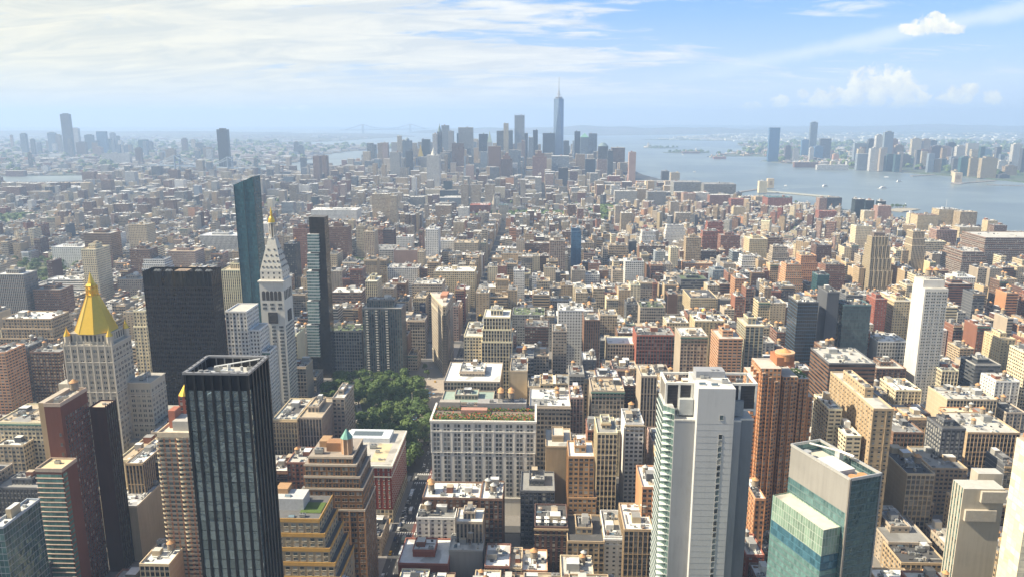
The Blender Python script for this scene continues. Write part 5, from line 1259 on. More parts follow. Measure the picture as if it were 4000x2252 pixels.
def ziggurat():
    root = empty('office_building', (-131,398,0), 'yellowish brick ziggurat building stepping down towards the avenue with ochre cornices and a green roof', 'office building')
    st = dict(style('yellow:b'), w=(.42,.33,.21), s=(.42,.33,.21)); b, cb = MB(), MB(); X0, Y = -149, 385; xr, z = at_y(1246, 2028, Y); T = []
    for k in range(5): T.append((X0, xr+k*2.6, Y-k*.5, z-k*8.6))
    zb = 0
    for i in range(4,-1,-1):
        x0,x1,y,z1 = T[i]; b.prism([(x0,y),(x1,y),(x1,413+i),(x0,413+i)], zb, z1, st, .3, (.12,.12,.12)); c = (.52,.30,.08)
        cb.box(x0-.3,x1+.35,y-.35,y-.01,z1-1.6,z1+.7,c,bottom=True); cb.box(x1+.01,x1+.35,y,413+i,z1-1.6,z1+.7,c,bottom=True); T[i] = (x0,x1,y,z1,zb); zb = z1
    part('wall', b, [FAC, ROOF], root); part('cornice', cb, [COL], root); z = T[0][3]
    q = MB(); q.box(X0,-131.5,395,407,z,z+7,(.50,.50,.49)); q.box(X0,-142,401,409,z,z+10,(.40,.24,.12)); part('penthouse', q, [COL], root)
    q = MB(); q.box(-133,xr-1,392,404,z+.02,z+.4,(.07,.12,.03)); part('green_roof', q, [LEAF], root)
    for x,y,k in ((-130,388,0),(-136,387.5,3),(-141,398,3)): add_unit(root,x,y,z+(7 if y>394 else .05),k)
    W = Windows(root, 2.6, 1.9, (.45,.40,.30))
    for (x0,x1,y,z1,z0) in T: W.grid((x0,y-.01),(x1,y-.01), z0+.4 if z0 else 1, z1-1.8, 4.3, 3.45, 1); W.grid((x1+.02,y),(x1+.02,412), z0+.4 if z0 else 1, z1-1.8, 4.3, 3.45, 1)
    W.finish(); occ(-149,-118,385,413,80,'x'); keep(-149,-118,385,413,80,.98)
ziggurat()
def concrete_tower():
    x0,x1,y0,y1,z = 81,99.5,369,396,165
    root = empty('hotel_tower', (88,383,0), 'tall bare concrete tower with one dark window slot, white roof frames and glass balconies', 'hotel tower')
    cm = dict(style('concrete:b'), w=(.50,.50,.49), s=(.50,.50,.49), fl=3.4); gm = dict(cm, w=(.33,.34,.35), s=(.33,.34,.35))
    b = MB(); b.prism([(x0,y0),(x1,y0),(x1,y1),(x0,y1)], 0, z, cm, .2, (.62,.61,.58)); part('wall', b, [FAC, ROOF], root)
    zl = at_y(2720,1640,373)[1]; zr = at_y(2900,1642,374)[1]; z2 = at_y(2940,1631,380)[1]
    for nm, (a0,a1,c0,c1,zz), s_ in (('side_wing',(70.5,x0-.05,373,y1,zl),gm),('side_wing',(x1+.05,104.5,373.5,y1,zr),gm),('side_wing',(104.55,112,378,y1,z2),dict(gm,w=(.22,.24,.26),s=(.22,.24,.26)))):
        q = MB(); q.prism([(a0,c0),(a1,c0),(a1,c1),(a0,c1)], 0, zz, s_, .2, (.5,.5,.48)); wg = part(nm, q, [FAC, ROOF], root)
        q = MB(); q.box(a0-.15,a1+.02,c0-.15,c0+.3,zz-.4,zz+.5,(.66,.64,.58),bottom=True); link('coping', q.mesh('coping',[COL],tuple(root.location)), wg)
    q = MB(); gl = dict(style('silver:g'), w=(.46,.48,.46), s=(.32,.35,.33), g=(.12,.19,.18,.4), bay=2.0, fl=3.4, wf=.95, hf=.78, k=.9)
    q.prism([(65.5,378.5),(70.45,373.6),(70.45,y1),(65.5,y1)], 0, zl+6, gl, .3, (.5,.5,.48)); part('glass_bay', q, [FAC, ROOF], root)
    q = MB()
    for k in range(int((zl+6)/3.4)): zz = k*3.4+2.9; q.box(64.7,66.5,378,y1,zz,zz+.4,(.64,.66,.62),bottom=True); q.box(64.7,64.8,378,y1,zz+.4,zz+1.2,(.42,.48,.46)); q.box(65.0,69.6,374.5,378,zz,zz+.35,(.62,.68,.62),bottom=True)
    part('balcony', q, [COL], root, kind='stuff')
    # roof frames with louvred panels
    q = MB(); w_ = (.68,.66,.60); zt = 164; zb = 149
    for (ax,ay) in ((67,381),(80.2,381),(67,397.5),(113,381),(113,397.5),(100.6,381),(73.6,381),(104.5,381)): q.box(ax-.55,ax+.55,ay-.55,ay+.55,zl,zt-1.2,w_)
    for zz in (zt-1.2, zb): 
        q.box(66.4,80.9,380.4,381.5,zz,zz+1.2,w_,bottom=True); q.box(100,113.6,380.4,381.5,zz,zz+1.2,w_,bottom=True); q.box(66.4,67.5,381.6,398,zz,zz+1.2,w_,bottom=True); q.box(112.5,113.6,381.6,398,zz,zz+1.2,w_,bottom=True)
    q.box(67.6,112.4,397,398,zt-1.2,zt,w_,bottom=True); part('roof_frame', q, [COL], root)
    for (a0,a1,ay) in ((67.6,73.1,381),(74.1,79.6,381),(101.2,104,381),(105,112.4,381)):
        q = MB(); q.box(a0,a1,ay-.2,ay+.2,zb+1.2,zt-1.2,(.055,.055,.06),bottom=True)
        for k in range(14): zz = zb+1.6+k*.85; q.box(a0,a1,ay-.32,ay-.2,zz,zz+.25,(.09,.09,.095),bottom=True)
        part('louvre_panel', q, [MET], root)
    q = MB(); q.box(66.8,67.2,382,397,zb+1.2,zt-1.2,(.30,.28,.25),bottom=True); part('louvre_panel', q, [MET], root)
    q = MB(); q.box(73.5,80.6,377.5,391,zl+1,zl+9.5,(.40,.42,.42)); q.box(99.7,106.5,378.2,392,zr+1,zr+9,(.25,.28,.30)); part('bulkhead', q, [COL], root)
    for x,y,k in ((84,375,3),(90,374,3),(96,378,0),(86,385,1),(93,388,2),(106,388,0)): add_unit(root,x,y,z if x<100 else zt-2,k)
    q = MB(); q.box(83,98,386,394,z+.02,z+3.4,(.30,.31,.33)); part('plant_room', q, [COL], root)
    W = Windows(root, 1.9, 2.6, (.40,.40,.38), False); W.grid((91.6,368.97),(94.8,368.97), 0, z-24, 3.2, 3.4); W.grid((91.6,368.97),(94.8,368.97), z-19, z-12, 3.2, 7); W.grid((70.52,373.0),(70.54,372.98),0,1,1,1,skip=lambda *a:True); W.finish()
    q = MB()
    for k in range(44): zz = 3.4*k; q.box(x0+.2,x1-.2,y0-.05,y0-.005,zz,zz+.09,(.28,.28,.275),bottom=True)
    part('pour_joint', q, [COL], root, kind='stuff')
    occ(66,112,373,396,150,'x'); occ(x0,x1,y0,y1,z,'x'); keep(66,112,369,396,160,.98); anchor('the concrete tower', 2790, 1850)
concrete_tower()
def silver_tower():
    # long side runs (-.359,.933) from the north corner
    zt = 140; root = empty('glass_tower', (140,322,0), 'blue-green glass tower with an open silver metal crown and a window-washing crane on its roof', 'glass tower', rot=math.radians(21))
    root.location = (140,322,0)
    def lp(name, mb, mats, parent=None): o = link(name, mb.mesh(name, mats), parent or root); return o
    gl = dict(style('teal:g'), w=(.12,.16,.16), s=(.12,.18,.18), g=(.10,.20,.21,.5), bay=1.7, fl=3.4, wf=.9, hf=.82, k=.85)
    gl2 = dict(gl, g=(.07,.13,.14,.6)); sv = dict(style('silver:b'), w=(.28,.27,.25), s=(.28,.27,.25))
    L, Wd = 40, 17.5
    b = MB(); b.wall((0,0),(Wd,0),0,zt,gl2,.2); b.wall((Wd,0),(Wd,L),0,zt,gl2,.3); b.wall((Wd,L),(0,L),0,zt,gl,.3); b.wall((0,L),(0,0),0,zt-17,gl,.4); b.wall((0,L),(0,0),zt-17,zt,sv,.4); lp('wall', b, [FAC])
    q = MB(); q.face([(0,0,zt-5),(Wd,0,zt-5),(Wd,L,zt-5),(0,L,zt-5)], (.50,.47,.40)); lp('roof', q, [ROOF])
    q = MB(); c = (.62,.61,.57)
    q.box(-.2,Wd+.2,-.2,.4,zt-.8,zt+.5,c,bottom=True); q.box(-.2,Wd+.2,L-.4,L+.2,zt-.8,zt+.5,c,bottom=True); q.box(-.2,.4,.4,L-.4,zt-.8,zt+.5,c,bottom=True); q.box(Wd-.4,Wd+.2,.4,L-.4,zt-.8,zt+.5,c,bottom=True); lp('parapet', q, [MET])
    q = MB(); q.box(1.5,11,9,24,zt-4.9,zt-.5,(.62,.61,.58)); q.box(2,15.5,2.5,8,zt-4.9,zt-2.5,(.20,.17,.16)); q.cone((6,4.6),2.2,2.2,zt-2.4,zt-1.4,(.5,.27,.12)); q.cone((11,4.6),2.2,2.2,zt-2.4,zt-1.4,(.5,.27,.12)); lp('bulkhead', q, [COL])
    q = MB(); q.box(11.5,14,20,23,zt-4.9,zt+2.5,c); q.bar((12.7,21.5,zt+2.5),(5,33,zt+2.8),.55,c); q.bar((12.7,21.5,zt+2.5),(14.5,14,zt+2.6),.7,c); q.cone((5,34),1.9,1.9,zt-4.9,zt-1.5,c); lp('maintenance_crane', q, [MET])
    for k in range(3): o = link('air_handler', ACM[0], root, (4+k*3, 27, zt-4.9))
    # lower glass wing along the east side with green terrace storeys
    q = MB(); z2 = zt-25; ww = dict(gl, g=(.14,.27,.26,.4), hf=.7); q.prism([(-9.5,3),(-.05,3),(-.05,39),(-9.5,39)], 0, z2, ww, .3); lp('glass_wing', q, [FAC])
    q = MB(); q.face([(-9.5,3,z2),(-.05,3,z2),(-.05,39,z2),(-9.5,39,z2)], (.55,.52,.44)); lp('wing_roof', q, [ROOF])
    q = MB(); tg = dict(gl, w=(.48,.52,.46), s=(.3,.36,.3), g=(.20,.29,.23,.2), bay=1.7, fl=4.2, wf=.9, hf=.9); q.prism([(-9.9,2.6),(-.3,2.6),(-.3,38),(-9.9,38)], z2-12.5, z2+.6, tg, .5); lp('glazed_terrace', q, [FAC])
    q = MB(); q.box(-.35,0.55,-.25,.55,0,zt,(.36,.33,.29)); q.box(Wd-.5,Wd+.3,-.3,.5,0,zt,(.3,.32,.32)); lp('corner_pier', q, [MET])
    q = MB(); bb = dict(gl, w=(.05,.11,.14), s=(.06,.15,.20), g=(.06,.16,.22,.4)); q.wall((-10,2.55),(-.3,2.55),z2-20,z2-12.6,bb,.2); q.wall((-9.95,38),(-9.95,2.6),z2-20,z2-12.6,bb,.2); lp('mechanical_band', q, [FAC])
    occ(118,150,322,362,135,'x'); keep(112,156,318,362,130,.98); anchor('the silver-crowned glass tower', 3300, 1950)
silver_tower()
def orange_pair():
    root = empty('apartment_tower', (170,525,0), 'tall bright orange brick tower with serrated bays and a round rooftop drum', 'apartment tower')
    st = dict(style('orange:q'), w=(.56,.27,.125), s=(.45,.22,.105), g=(.05,.05,.05,.05), bay=2.6, fl=2.95, wf=.62, hf=.5, k=0); b, rb = MB(), MB(); T = [from_px(2973,3053,1437,510,24), from_px(3060,3118,1470,514,22), from_px(3118,3162,1478,522,20), from_px(3120,3174,1548,530,18), from_px(2938,2972,1470,515,22)]
    for i,(x0,x1,y0,y1,_,z) in enumerate(T):
        if i in (1,2): x0 -= .3
        P = [(x0,y0),(x1,y0),(x1,y1),(x0,y1)]; b.prism(P, 0, z, st, .1*i, None, [None,None,None,None]); rb.face([(p[0],p[1],z) for p in P], (.50,.46,.40))
    part('wall', b, [FAC], root); part('roof', rb, [ROOF], root)
    for i,(x0,x1,y0,y1,_,z) in enumerate(T[:3]):
        for k in range(3):
            q = MB(); y = y0 + 3 + k*7; q.prism([(x0-2.2-(.3 if i else 0),y),(x0-.02-(.3 if i else 0),y),(x0-.02-(.3 if i else 0),y+3.6)], 0, z-4, dict(st, wf=.5, w=(.66,.34,.17)), .2, (.5,.4,.3), mi=0, mtop=0); part('bay', q, [FAC], root)
    for i,(x0,x1,y0,y1,_,z) in enumerate(T[:3]):
        n = 3 if i == 0 else 2
        for k in range(n):
            xa = x0+.8+(x1-x0-1)*k/n; q = MB(); q.prism([(xa,y0-1.9),(xa+2.6,y0-.9),(xa+2.6,y0-.02),(xa,y0-.02)], 0, z-3-k*3, dict(st, bay=2.4), .25, (.5,.4,.3), mi=0, mtop=0); part('bay', q, [FAC], root)
    x0,x1,y0,y1,_,z = T[0]; c = (at_y(3064,1400,522)[0], 522); zt = at_y(3064,1383,522)[1]
    q = MB(); q.box(c[0]-7,c[0]+5,y0+6,y1-2,z+.02,z+6,(.36,.15,.07)); part('bulkhead', q, [COL], root)
    q = MB(); q.cone(c, 6.4, 6.4, z+3, zt+2, (.48,.22,.10), n=22); q.cone(c, 6.7, 6.7, zt+1.2, zt+2.2, (.62,.38,.22), n=22); q.cone(c, 4.2, 0, zt+2.25, zt+5, (.58,.28,.12), n=18); part('water_drum', q, [COL], root)
    x0,x1,y0,y1,_,z = T[2]; q = MB(); r = random.Random(2)
    for k in range(260): x,y = r.uniform(T[1][0]+1,x1-1), r.uniform(y0,y1-1); s = r.uniform(.3,.9); zz = z+r.uniform(0,1.4); q.face([(x-s,y,zz),(x+s,y+.2,zz),(x+s,y+.6,zz+s),(x-s,y+.4,zz+s)], (.10,.22,.03))
    part('roof_planting', q, [LEAF], root, kind='stuff')
    occ(148,196,510,540,120,'x'); keep(150,198,510,540,T[0][5],.95); anchor('the orange twin tower', 3060, 1650)
orange_pair()
def white_hotel():
    Y = 792; x0,z = at_y(3614,1127,Y); x1,_ = at_y(3706,1127,Y); y1 = Y+27
    root = empty('hotel_tower', ((x0+x1)/2,Y+13,0), 'slim white tower with blank sunlit side, small window grid and twin rooftop tanks', 'hotel tower')
    st = dict(style('white:b'), w=(.66,.63,.57), s=(.66,.63,.57)); b = MB(); P=[(x0,Y),(x1,Y),(x1,y1),(x0,y1)]; b.prism(P,0,z,st,.2,(.5,.48,.43)); part('wall', b, [FAC, ROOF], root)
    a0, zt = at_y(3602,1092,Y+9); a1,_ = at_y(3698,1092,Y+9); q = MB(); q.prism([(x0+.5,Y+6),(x1-1.5,Y+6),(x1-1.5,y1-1),(x0+.5,y1-1)], z, zt, st, .2, (.5,.48,.43)); part('penthouse', q, [FAC, ROOF], root)
    add_tank(root, x0+8, Y+13, zt, 1.55); add_tank(root, x0+15.5, Y+13, zt, 1.55)
    W = Windows(root, 1.9, 1.75, (.60,.57,.51), False); W.grid((x0+1,Y),(x1-.4,Y), 0, z-2.5, 5.6, 3.35, 2, 2.35); W.finish()
    occ(x0,x1,Y,y1,z,'x'); keep(x0,x1,Y,y1,z,.85); anchor('the white grid tower', 3640, 1300)
white_hotel()
def deco_tower():
    Y = 1240; root = empty('apartment_tower', (535,Y+20,0), 'large buff brick deco tower with fluted setbacks, bright east side and dark castle-like top', 'apartment tower')
    st = dict(style('tan:v'), w=(.42,.35,.23), s=(.20,.16,.11), g=(.05,.045,.04,0), bay=2.9, fl=3.6, wf=.42, hf=.6); b, rb = MB(), MB(); zb = 0; L = []
    for pl,pr,py,D in ((3408,3470,925,20),(3404,3477,962,25),(3400,3479,1010,29),(3396,3481,1058,33)): x0,z = at_y(pl,py,Y+ (925-py)*.02); x1,_ = at_y(pr,py,Y); L.append((x0,x1,Y+(925-py)*.03,Y+D,z))
    for x0,x1,y0,y1,z in L[::-1]: b.prism([(x0,y0),(x1,y0),(x1,y1),(x0,y1)], zb, z, st, .3); rb.face([(x0,y0,z),(x1,y0,z),(x1,y1,z),(x0,y1,z)], (.35,.31,.26)); zb = z
    part('wall', b, [FAC], root); part('roof', rb, [ROOF], root)
    for x0,x1,y0,y1,z in L:
        for k in range(6): q = MB(); x = x0+(x1-x0)*k/5; q.box(x-.6,x+.6,y0-.6,y0-.02,z-25,z+2.4,(.42,.35,.24)); part('buttress', q, [COL], root)
    q = MB(); x0,x1,y0,y1,z = L[0]; q.box(x0+4,x1-4,y0+4,y1-4,z,z+6,(.16,.13,.11)); part('bulkhead', q, [COL], root); occ(x0,x1,Y,Y+30,z,'x'); keep(L[3][0],L[3][1],Y,Y+40,z,.8); anchor('the buff deco tower', 3430, 1040)
deco_tower()
def apex_tower():
    x, y = ll(40.7130,-74.0132); y = 4563; x = at_y(2183,384,y)[0]; h = 29
    root = empty('skyscraper', (x,y,0), 'tallest tower of the skyline, tapering faceted glass with a needle spire', 'skyscraper')
    zt = at_y(2183,386,y)[1]; ztip = at_y(2184,301,y)[1]; b = MB(); st = {}; A = [(x-h,y-h),(x+h,y-h),(x+h,y+h),(x-h,y+h)]; s = h*1.0; Bp = [(x,y-s),(x+s,y),(x,y+s),(x-s,y)]
    k = .98; Bp = [(x+(px_-x)*k, y+(py_-y)*k) for px_,py_ in Bp]
    def tri(p,q,r,u): b.face([p,q,r],(.12,.16,.22),(.16,.21,.28),(.14,.21,.32,.55),(.95,.8,.3,.95),u)
    z0 = 55
    for i in range(4):
        j=(i+1)%4; a0,a1,t0 = A[i],A[j],Bp[i]; b.face([(a0[0],a0[1],0),(a1[0],a1[1],0),(a1[0],a1[1],z0),(a0[0],a0[1],z0)],(.4,.45,.5)); tri((a0[0],a0[1],z0),(a1[0],a1[1],z0),(t0[0],t0[1],zt),[(0,0),(20,0),(10,90)])
        t1 = Bp[j]; tri((a1[0],a1[1],z0),(t1[0],t1[1],zt),(t0[0],t0[1],zt),[(0,0),(10,90),(-10,90)])
    b.face([(p[0],p[1],zt) for p in Bp],(.4,.4,.4)); part('wall', b, [FAC], root)
    q = MB(); q.cone((x,y), 20, 20, zt, zt+9, (.25,.27,.30), n=16); q.cone((x,y), 23, 23, zt+6, zt+8, (.35,.37,.40), n=16); part('crown_ring', q, [MET], root)
    q = MB(); q.cone((x,y), 3.4, 2.4, zt+9, zt+(ztip-zt)*.45, (.34,.32,.33), n=8); q.cone((x,y), 2.2, .8, zt+(ztip-zt)*.45, ztip, (.34,.32,.33), n=8)
    for k in range(6): an=k*math.pi/3; q.bar((x+14*math.cos(an),y+14*math.sin(an),zt+9),(x,y,zt+50),.7,(.3,.3,.3))
    part('spire', q, [MET], root); occ(x-h,x+h,y-h,y+h,zt,'x'); keep(x-h,x+h,y-h,y+h,zt,.9); anchor('the tallest spire-topped tower', 2184, 520)
apex_tower()


# hand-placed blocks near the camera
def hand(kind, cat, label, st, tiers, vis=.95, **k):
    o = bld(kind, cat, label, st, tiers, **k)
    for a in tiers: keep(*a[:4], a[5], vis)
    return o
hand('office_building','office building','windowless sand-coloured block with a white roof below the pale stone wings of the gold pyramid',dict(style('tan:b'),w=(.50,.42,.29),s=(.50,.42,.29),bay=7,fl=50),[(-290,-270,468.5,504,0,40)],roof='silver',opts='K')
hand('office_building','office building','pale-roofed block with dark glass strips behind the windowless sand-coloured block',dict(style('cream/slate:v'),bay=5,wf=.7,fl=4),[(-302,-272,506,545,0,56)],roof='tan',opts='K')
def balcony_tower():
    x0,x1,y0,y1,z = -224,-203,419,438,115
    root = empty('apartment_tower',((x0+x1)/2,428,0),'brick and cream tower with stacked curved balconies squeezed beside the black glass tower','apartment tower'); st = dict(style('orange/cream:q'), w=(.42,.19,.10), s=(.50,.40,.28), g=(.07,.10,.10,.1), bay=3.4, fl=3.0, wf=.66, hf=.55, k=.2)
    b = MB(); b.prism([(x0,y0),(x1,y0),(x1,y1),(x0,y1)],0,z,st,.3); part('wall',b,[FAC],root)
    q = MB(); q.face([(x0,y0,z+.02),(x1,y0,z+.02),(x1,y1,z+.02),(x0,y1,z+.02)],(.55,.50,.40)); part('roof',q,[ROOF],root)
    q = MB(); c = (.60,.50,.36)
    q.box(x0-.3,x1+.3,y0-.3,y0+.3,z-2,z+1.2,c,bottom=True); q.box(x0-.3,x0+.3,y0+.3,y1,z-2,z+1.2,c,bottom=True); q.box(x1-.3,x1+.3,y0+.3,y1,z-2,z+1.2,c); part('parapet',q,[COL],root)
    q = MB(); q.box(x0+7,x1-3,y0+5,y1-2,z+.03,z+6,(.42,.40,.36)); q.box(x0+3,x0+7,y0+9,y1-2,z+.03,z+11,(.36,.13,.08)); part('bulkhead',q,[COL],root)
    items = []
    for k in range(37):
        zz = z-3-k*3.0
        for cx in (x0+.6, x0+13.2):
            q = MB(); n = 7; P = [(cx+2.0*math.cos(math.pi+math.pi*j/(n-1)), y0-.03+1.5*math.sin(math.pi+math.pi*j/(n-1))) for j in range(n)]
            for a_,b_ in zip(P,P[1:]): q.face([(a_[0],a_[1],zz-.2),(b_[0],b_[1],zz-.2),(b_[0],b_[1],zz+1.0),(a_[0],a_[1],zz+1.0)],(.62,.52,.36)); 
            q.face([(p[0],p[1],zz+.05) for p in P],(.40,.34,.26)); q.face([(p[0],p[1],zz-.2) for p in P[::-1]],(.3,.26,.2)); part('balcony',q,[COL],root)
    q = MB()
    for k in range(38): zz = k*3.0+1.2; q.box(x0-.12,x1+.12,y0-.12,y0-.005,zz,zz+.35,c,bottom=True); q.box(x1+.005,x1+.12,y0,y1,zz,zz+.35,c,bottom=True)
    part('band_course',q,[COL],root,kind='stuff'); occ(x0,x1,y0,y1,z,'x'); keep(x0,x1,y0,y1,z,.98)
balcony_tower()
BEIGE = hand('apartment_tower','apartment tower','blank beige concrete tower with glass slots down its sunlit side, near the bottom right corner',dict(style('beige/teal:v'),w=(.50,.45,.36),s=(.16,.24,.22),g=(.08,.14,.14,.3),bay=3.2,wf=.45,fl=3.4,hf=.9),[(252,276,427,439,0,84)],roof='pale',blank=[0,1],opts='nK',parapet=False)
hand('apartment_tower','apartment tower','taller plain beige lift shaft behind the glass-slotted concrete tower',dict(style('beige:b'),w=(.47,.42,.34),s=(.47,.42,.34)),[(266.5,281,439.1,447,0,88)],roof='pale',opts='nK',parapet=False)
hand('apartment_tower','apartment tower','pale panelled tower cut off by the right edge of the picture',dict(style('cream:b'),w=(.52,.48,.36),s=(.52,.48,.36),g=(.66,.61,.46,0),bay=4,fl=4,wf=.96,hf=.95,k=1.1),[(261,300,384,401,0,128)],roof='tan',opts='nK',parapet=False)

def boxes_on_beige():
    r = BEIGE.root
    for (a0,a1,z0,z1) in ((254,272,64,71),(262,276,76,83)):
        q = MB(); q.box(a0,a1,425.2,426.98,z0,z1,(.50,.45,.37),bottom=True); part('wall_panel', q, [COL], r)
POST.append(boxes_on_beige)
# ------------------------------------------------------------------ tables of buildings
CAT = {'off': ('office_building','office building'), 'apt': ('apartment_building','apartment building'), 'loft': ('loft_building','loft building'), 'tower': ('high_rise','high-rise')}
def parse(T, far=False):
    for ln in T.strip().split('\n'):
        f = ln.split('|'); kind, pl, pr, py, h, D, st, roof = f[:8]; opts = f[8] if len(f) > 9 else ''; label = f[-1].strip()
        pl, pr, py, h, D = map(float, (pl, pr, py, h, D))
        Y = at_z((pl + pr) / 2, py, h)[1]
        if far and (Y < 500 or Y > 4700 or py < 500): Y = 4480 + (pl % 7) * 20
        t = from_px(pl, pr, py, Y, D); tiers = [t]; s = style(st)
        if not far and t[0] > 250: t = (t[0],t[1],t[2],t[2]+D*.75,t[4],t[5])
        x0,x1,y0,y1,z0,z1 = t
        if 's1' in opts or 's2' in opts or 's3' in opts:
            n = int(opts[opts.index('s')+1]); st_ = min(4.0,(x1-x0)*.12); dh = max(6, h*.14); tiers = []
            zz = z1
            for k in range(n,-1,-1): tiers.append((x0-st_*k*.3, x1+st_*k*.35, y0-k*2.0, y1+k, 0 if k == n else z1-dh*(k+1), z1-dh*k))
        if 'h' in opts: a = tiers[-1]; w_ = a[1]-a[0]; d_ = a[3]-a[2]; tiers.append((a[0]+w_*.25,a[1]-w_*.3,a[2]+d_*.3,a[3]-d_*.2,a[5],a[5]+max(4,h*.06)))
        blank = [1,3] if ('l' == s['tn'] or 'e' in opts) and R.random() < .8 else []
        tanks = int(opts[opts.index('t')+1]) if 't' in opts else (1 if s['tn'] in 'lpq' and not far and h > 30 and R.random() < .45 else 0)
        kd, ct = CAT[kind]
        rf = roof if roof in ROOFC else None
        if rf is None: ROOFC[roof] = WC[roof]
        o = bld(kd, ct, label, s, tiers, roof=roof, tanks=tanks, detail=1 if far else 2, blank=blank, opts=opts + ('K' if 'k' not in opts else ''))
        if s['wf'] == 0 and s['tn'] == 'b': pass
        o.px, o.py = (pl+pr)/2, py; keep(x0,x1,y0,y1,z1,.40 if not far else .50)
parse(T); parse(FAR, True)
def clash_(x0,x1,y0,y1): return any(x0 < l[1]+4 and x1 > l[0]-4 and y0 < l[3]+4 and y1 > l[2]-4 for l in LM)
def shore_rows(T, lo):
    for ln in T.strip().split('\n'):
        pl,pr,py,pb,c,label = ln.split(',',5); pl,pr,py,pb = map(float,(pl,pr,py,pb)); Y = at_z((pl+pr)/2,pb)[1]; D = max(14, min(30, (pr-pl)*Y/3010*.75))
        t = from_px(pl,pr,py,Y,D); ty = R.choice('rvrgp') if t[5] > 60 else R.choice('rvp'); far_w = t[1]-t[0]
        if far_w > 90: ty = 'r'
        g = {'blue':'b','steel':'n','teal':'t','bluegrey':'n','slate':'d'}.get(c,'d'); kd = 'high_rise' if t[5] > 70 else 'waterfront_building'
        o = bld(kd, 'high-rise' if t[5] > 70 else 'waterfront building', label, f'{c}:{ty}{g}', [t] + ([(t[0]+far_w*.25,t[1]-far_w*.25,Y+4,Y+D-2,t[5],t[5]+6)] if 15 < far_w < 80 and 'slop' not in label else []), roof=R.choice(('grey','pale','dark')), detail=1, opts='n'); o.px, o.py = (pl+pr)/2, py; o.shore = True
        keep(t[0],t[1],Y,Y+D,t[5],.8)
shore_rows(NJB, 0); shore_rows(BKB, 0)
rs_ = random.Random(21)
for n_, (p0,p1,b0,b1,h0,h1,what) in ((58,(3330,3990,645,676,40,135,'of the far shore cluster')),(8,(3060,3290,612,624,40,90,'of the small far shore cluster')),(20,(0,620,592,618,50,130,'of the far borough cluster')),(10,(620,840,600,630,35,90,'behind the near bridge'))):
    for _ in range(n_):
        px, pb_ = rs_.uniform(p0,p1), rs_.uniform(b0,b1); x, y = at_z(px,pb_); w_ = rs_.uniform(20,42); h = rs_.uniform(h0,h1); c = rs_.choice(('steel','white','tan','slate','pink','bluegrey','cream','greige','teal'))
        if clash_(x,x+w_,y,y+24): continue
        o = bld('high_rise','high-rise',f"{WORDS[c]} tower {what}",f"{c}:{rs_.choice('pvr')}",[(x,x+w_,y,y+24,0,h)],roof='grey',detail=1,opts='n'); o.px, o.py = proj(x,y,h); o.shore = True; keep(x,x+w_,y,y+24,h,.6)
anchor('the gold-domed corner', 1048, 850); anchor('the cream apartment slab', 345, 1050); anchor('the blue glass tower', 2250, 950); anchor('the round-sign wall', 2775, 1300); anchor('the mirror-glass hotel', 3350, 1280); anchor('the lone blue tower', 3030, 560); anchor('the stacked glass cubes', 3475, 580); anchor('the suspension bridge', 700, 630); anchor('the very tall slim supertall', 250, 520); anchor('the vivid red block', 2400, 700); anchor('the huge red warehouse', 3050, 800); anchor('the enormous industrial block', 3880, 980); anchor('the striped waterfront block', 2690, 740); anchor('the red library block', 1875, 820); anchor('the leafy square', 1420, 1050); anchor('the tree-filled park', 1500, 1550); anchor('the estate towers', 500, 800); anchor('the wide beige slab', 1490, 800)
anchor('the ziggurat', 1170, 2060); anchor('the arcaded block', 1840, 1500); anchor('the white loft tower', 2230, 1250); anchor('the dark banded office block', 3330, 1500); anchor('the red brick tower', 230, 1700); anchor('the tall tan slab', 3450, 1700)
# blue glass tower with a stepped, chequered skin
t = from_px(2232,2271,905,at_z(2250,905,95)[1],26); bt = bld('glass_tower','glass tower','blue chequered glass tower with a chamfered top','blue:gb',[t,(t[0],t[1]-3,t[2],t[3],t[5],t[5]+6)],roof='silver',detail=2,opts='K'); keep(*t[:4],t[5],.9); bt.px, bt.py = 2250, 890

# ------------------------------------------------------------------ the city between: blocks and lots
PARKS = [(-232,-112,602,838), (-415,-285,1420,1590), (-1100,-890,1330,1560), (-235,95,2290,2430), (-500,-440,1085,1190), (165,250,2330,2420), (-1650,-1480,2080,2290)]
def in_park(x0,x1,y0,y1):
    return any(x0 < p[1] and x1 > p[0] and y0 < p[3] and y1 > p[2] for p in PARKS)
BWAY = [(190,35),(-38,700),(-104,905),(-290,1500),(-290,2400),(-180,3300),(-60,4300)]
def near_bway(x,y,r=17):
    for (ax,ay),(bx,by) in zip(BWAY,BWAY[1:]):
        if ay-r <= y <= by+r: return abs(ax+(bx-ax)*(y-ay)/(by-ay)-x) < r
    return False
GRID = {}
for l in LM: GRID.setdefault(int(l[2]//200), [])
for i,l in enumerate(LM):
    for k in range(int(l[2]//200)-1, int(l[3]//200)+2): GRID.setdefault(k,[]).append(l)
def clash(x0,x1,y0,y1):
    for l in GRID.get(int(y0//200),()):
        if x0 < l[1]+.5 and x1 > l[0]-.5 and y0 < l[3]+.5 and y1 > l[2]-.5: return True
    return False
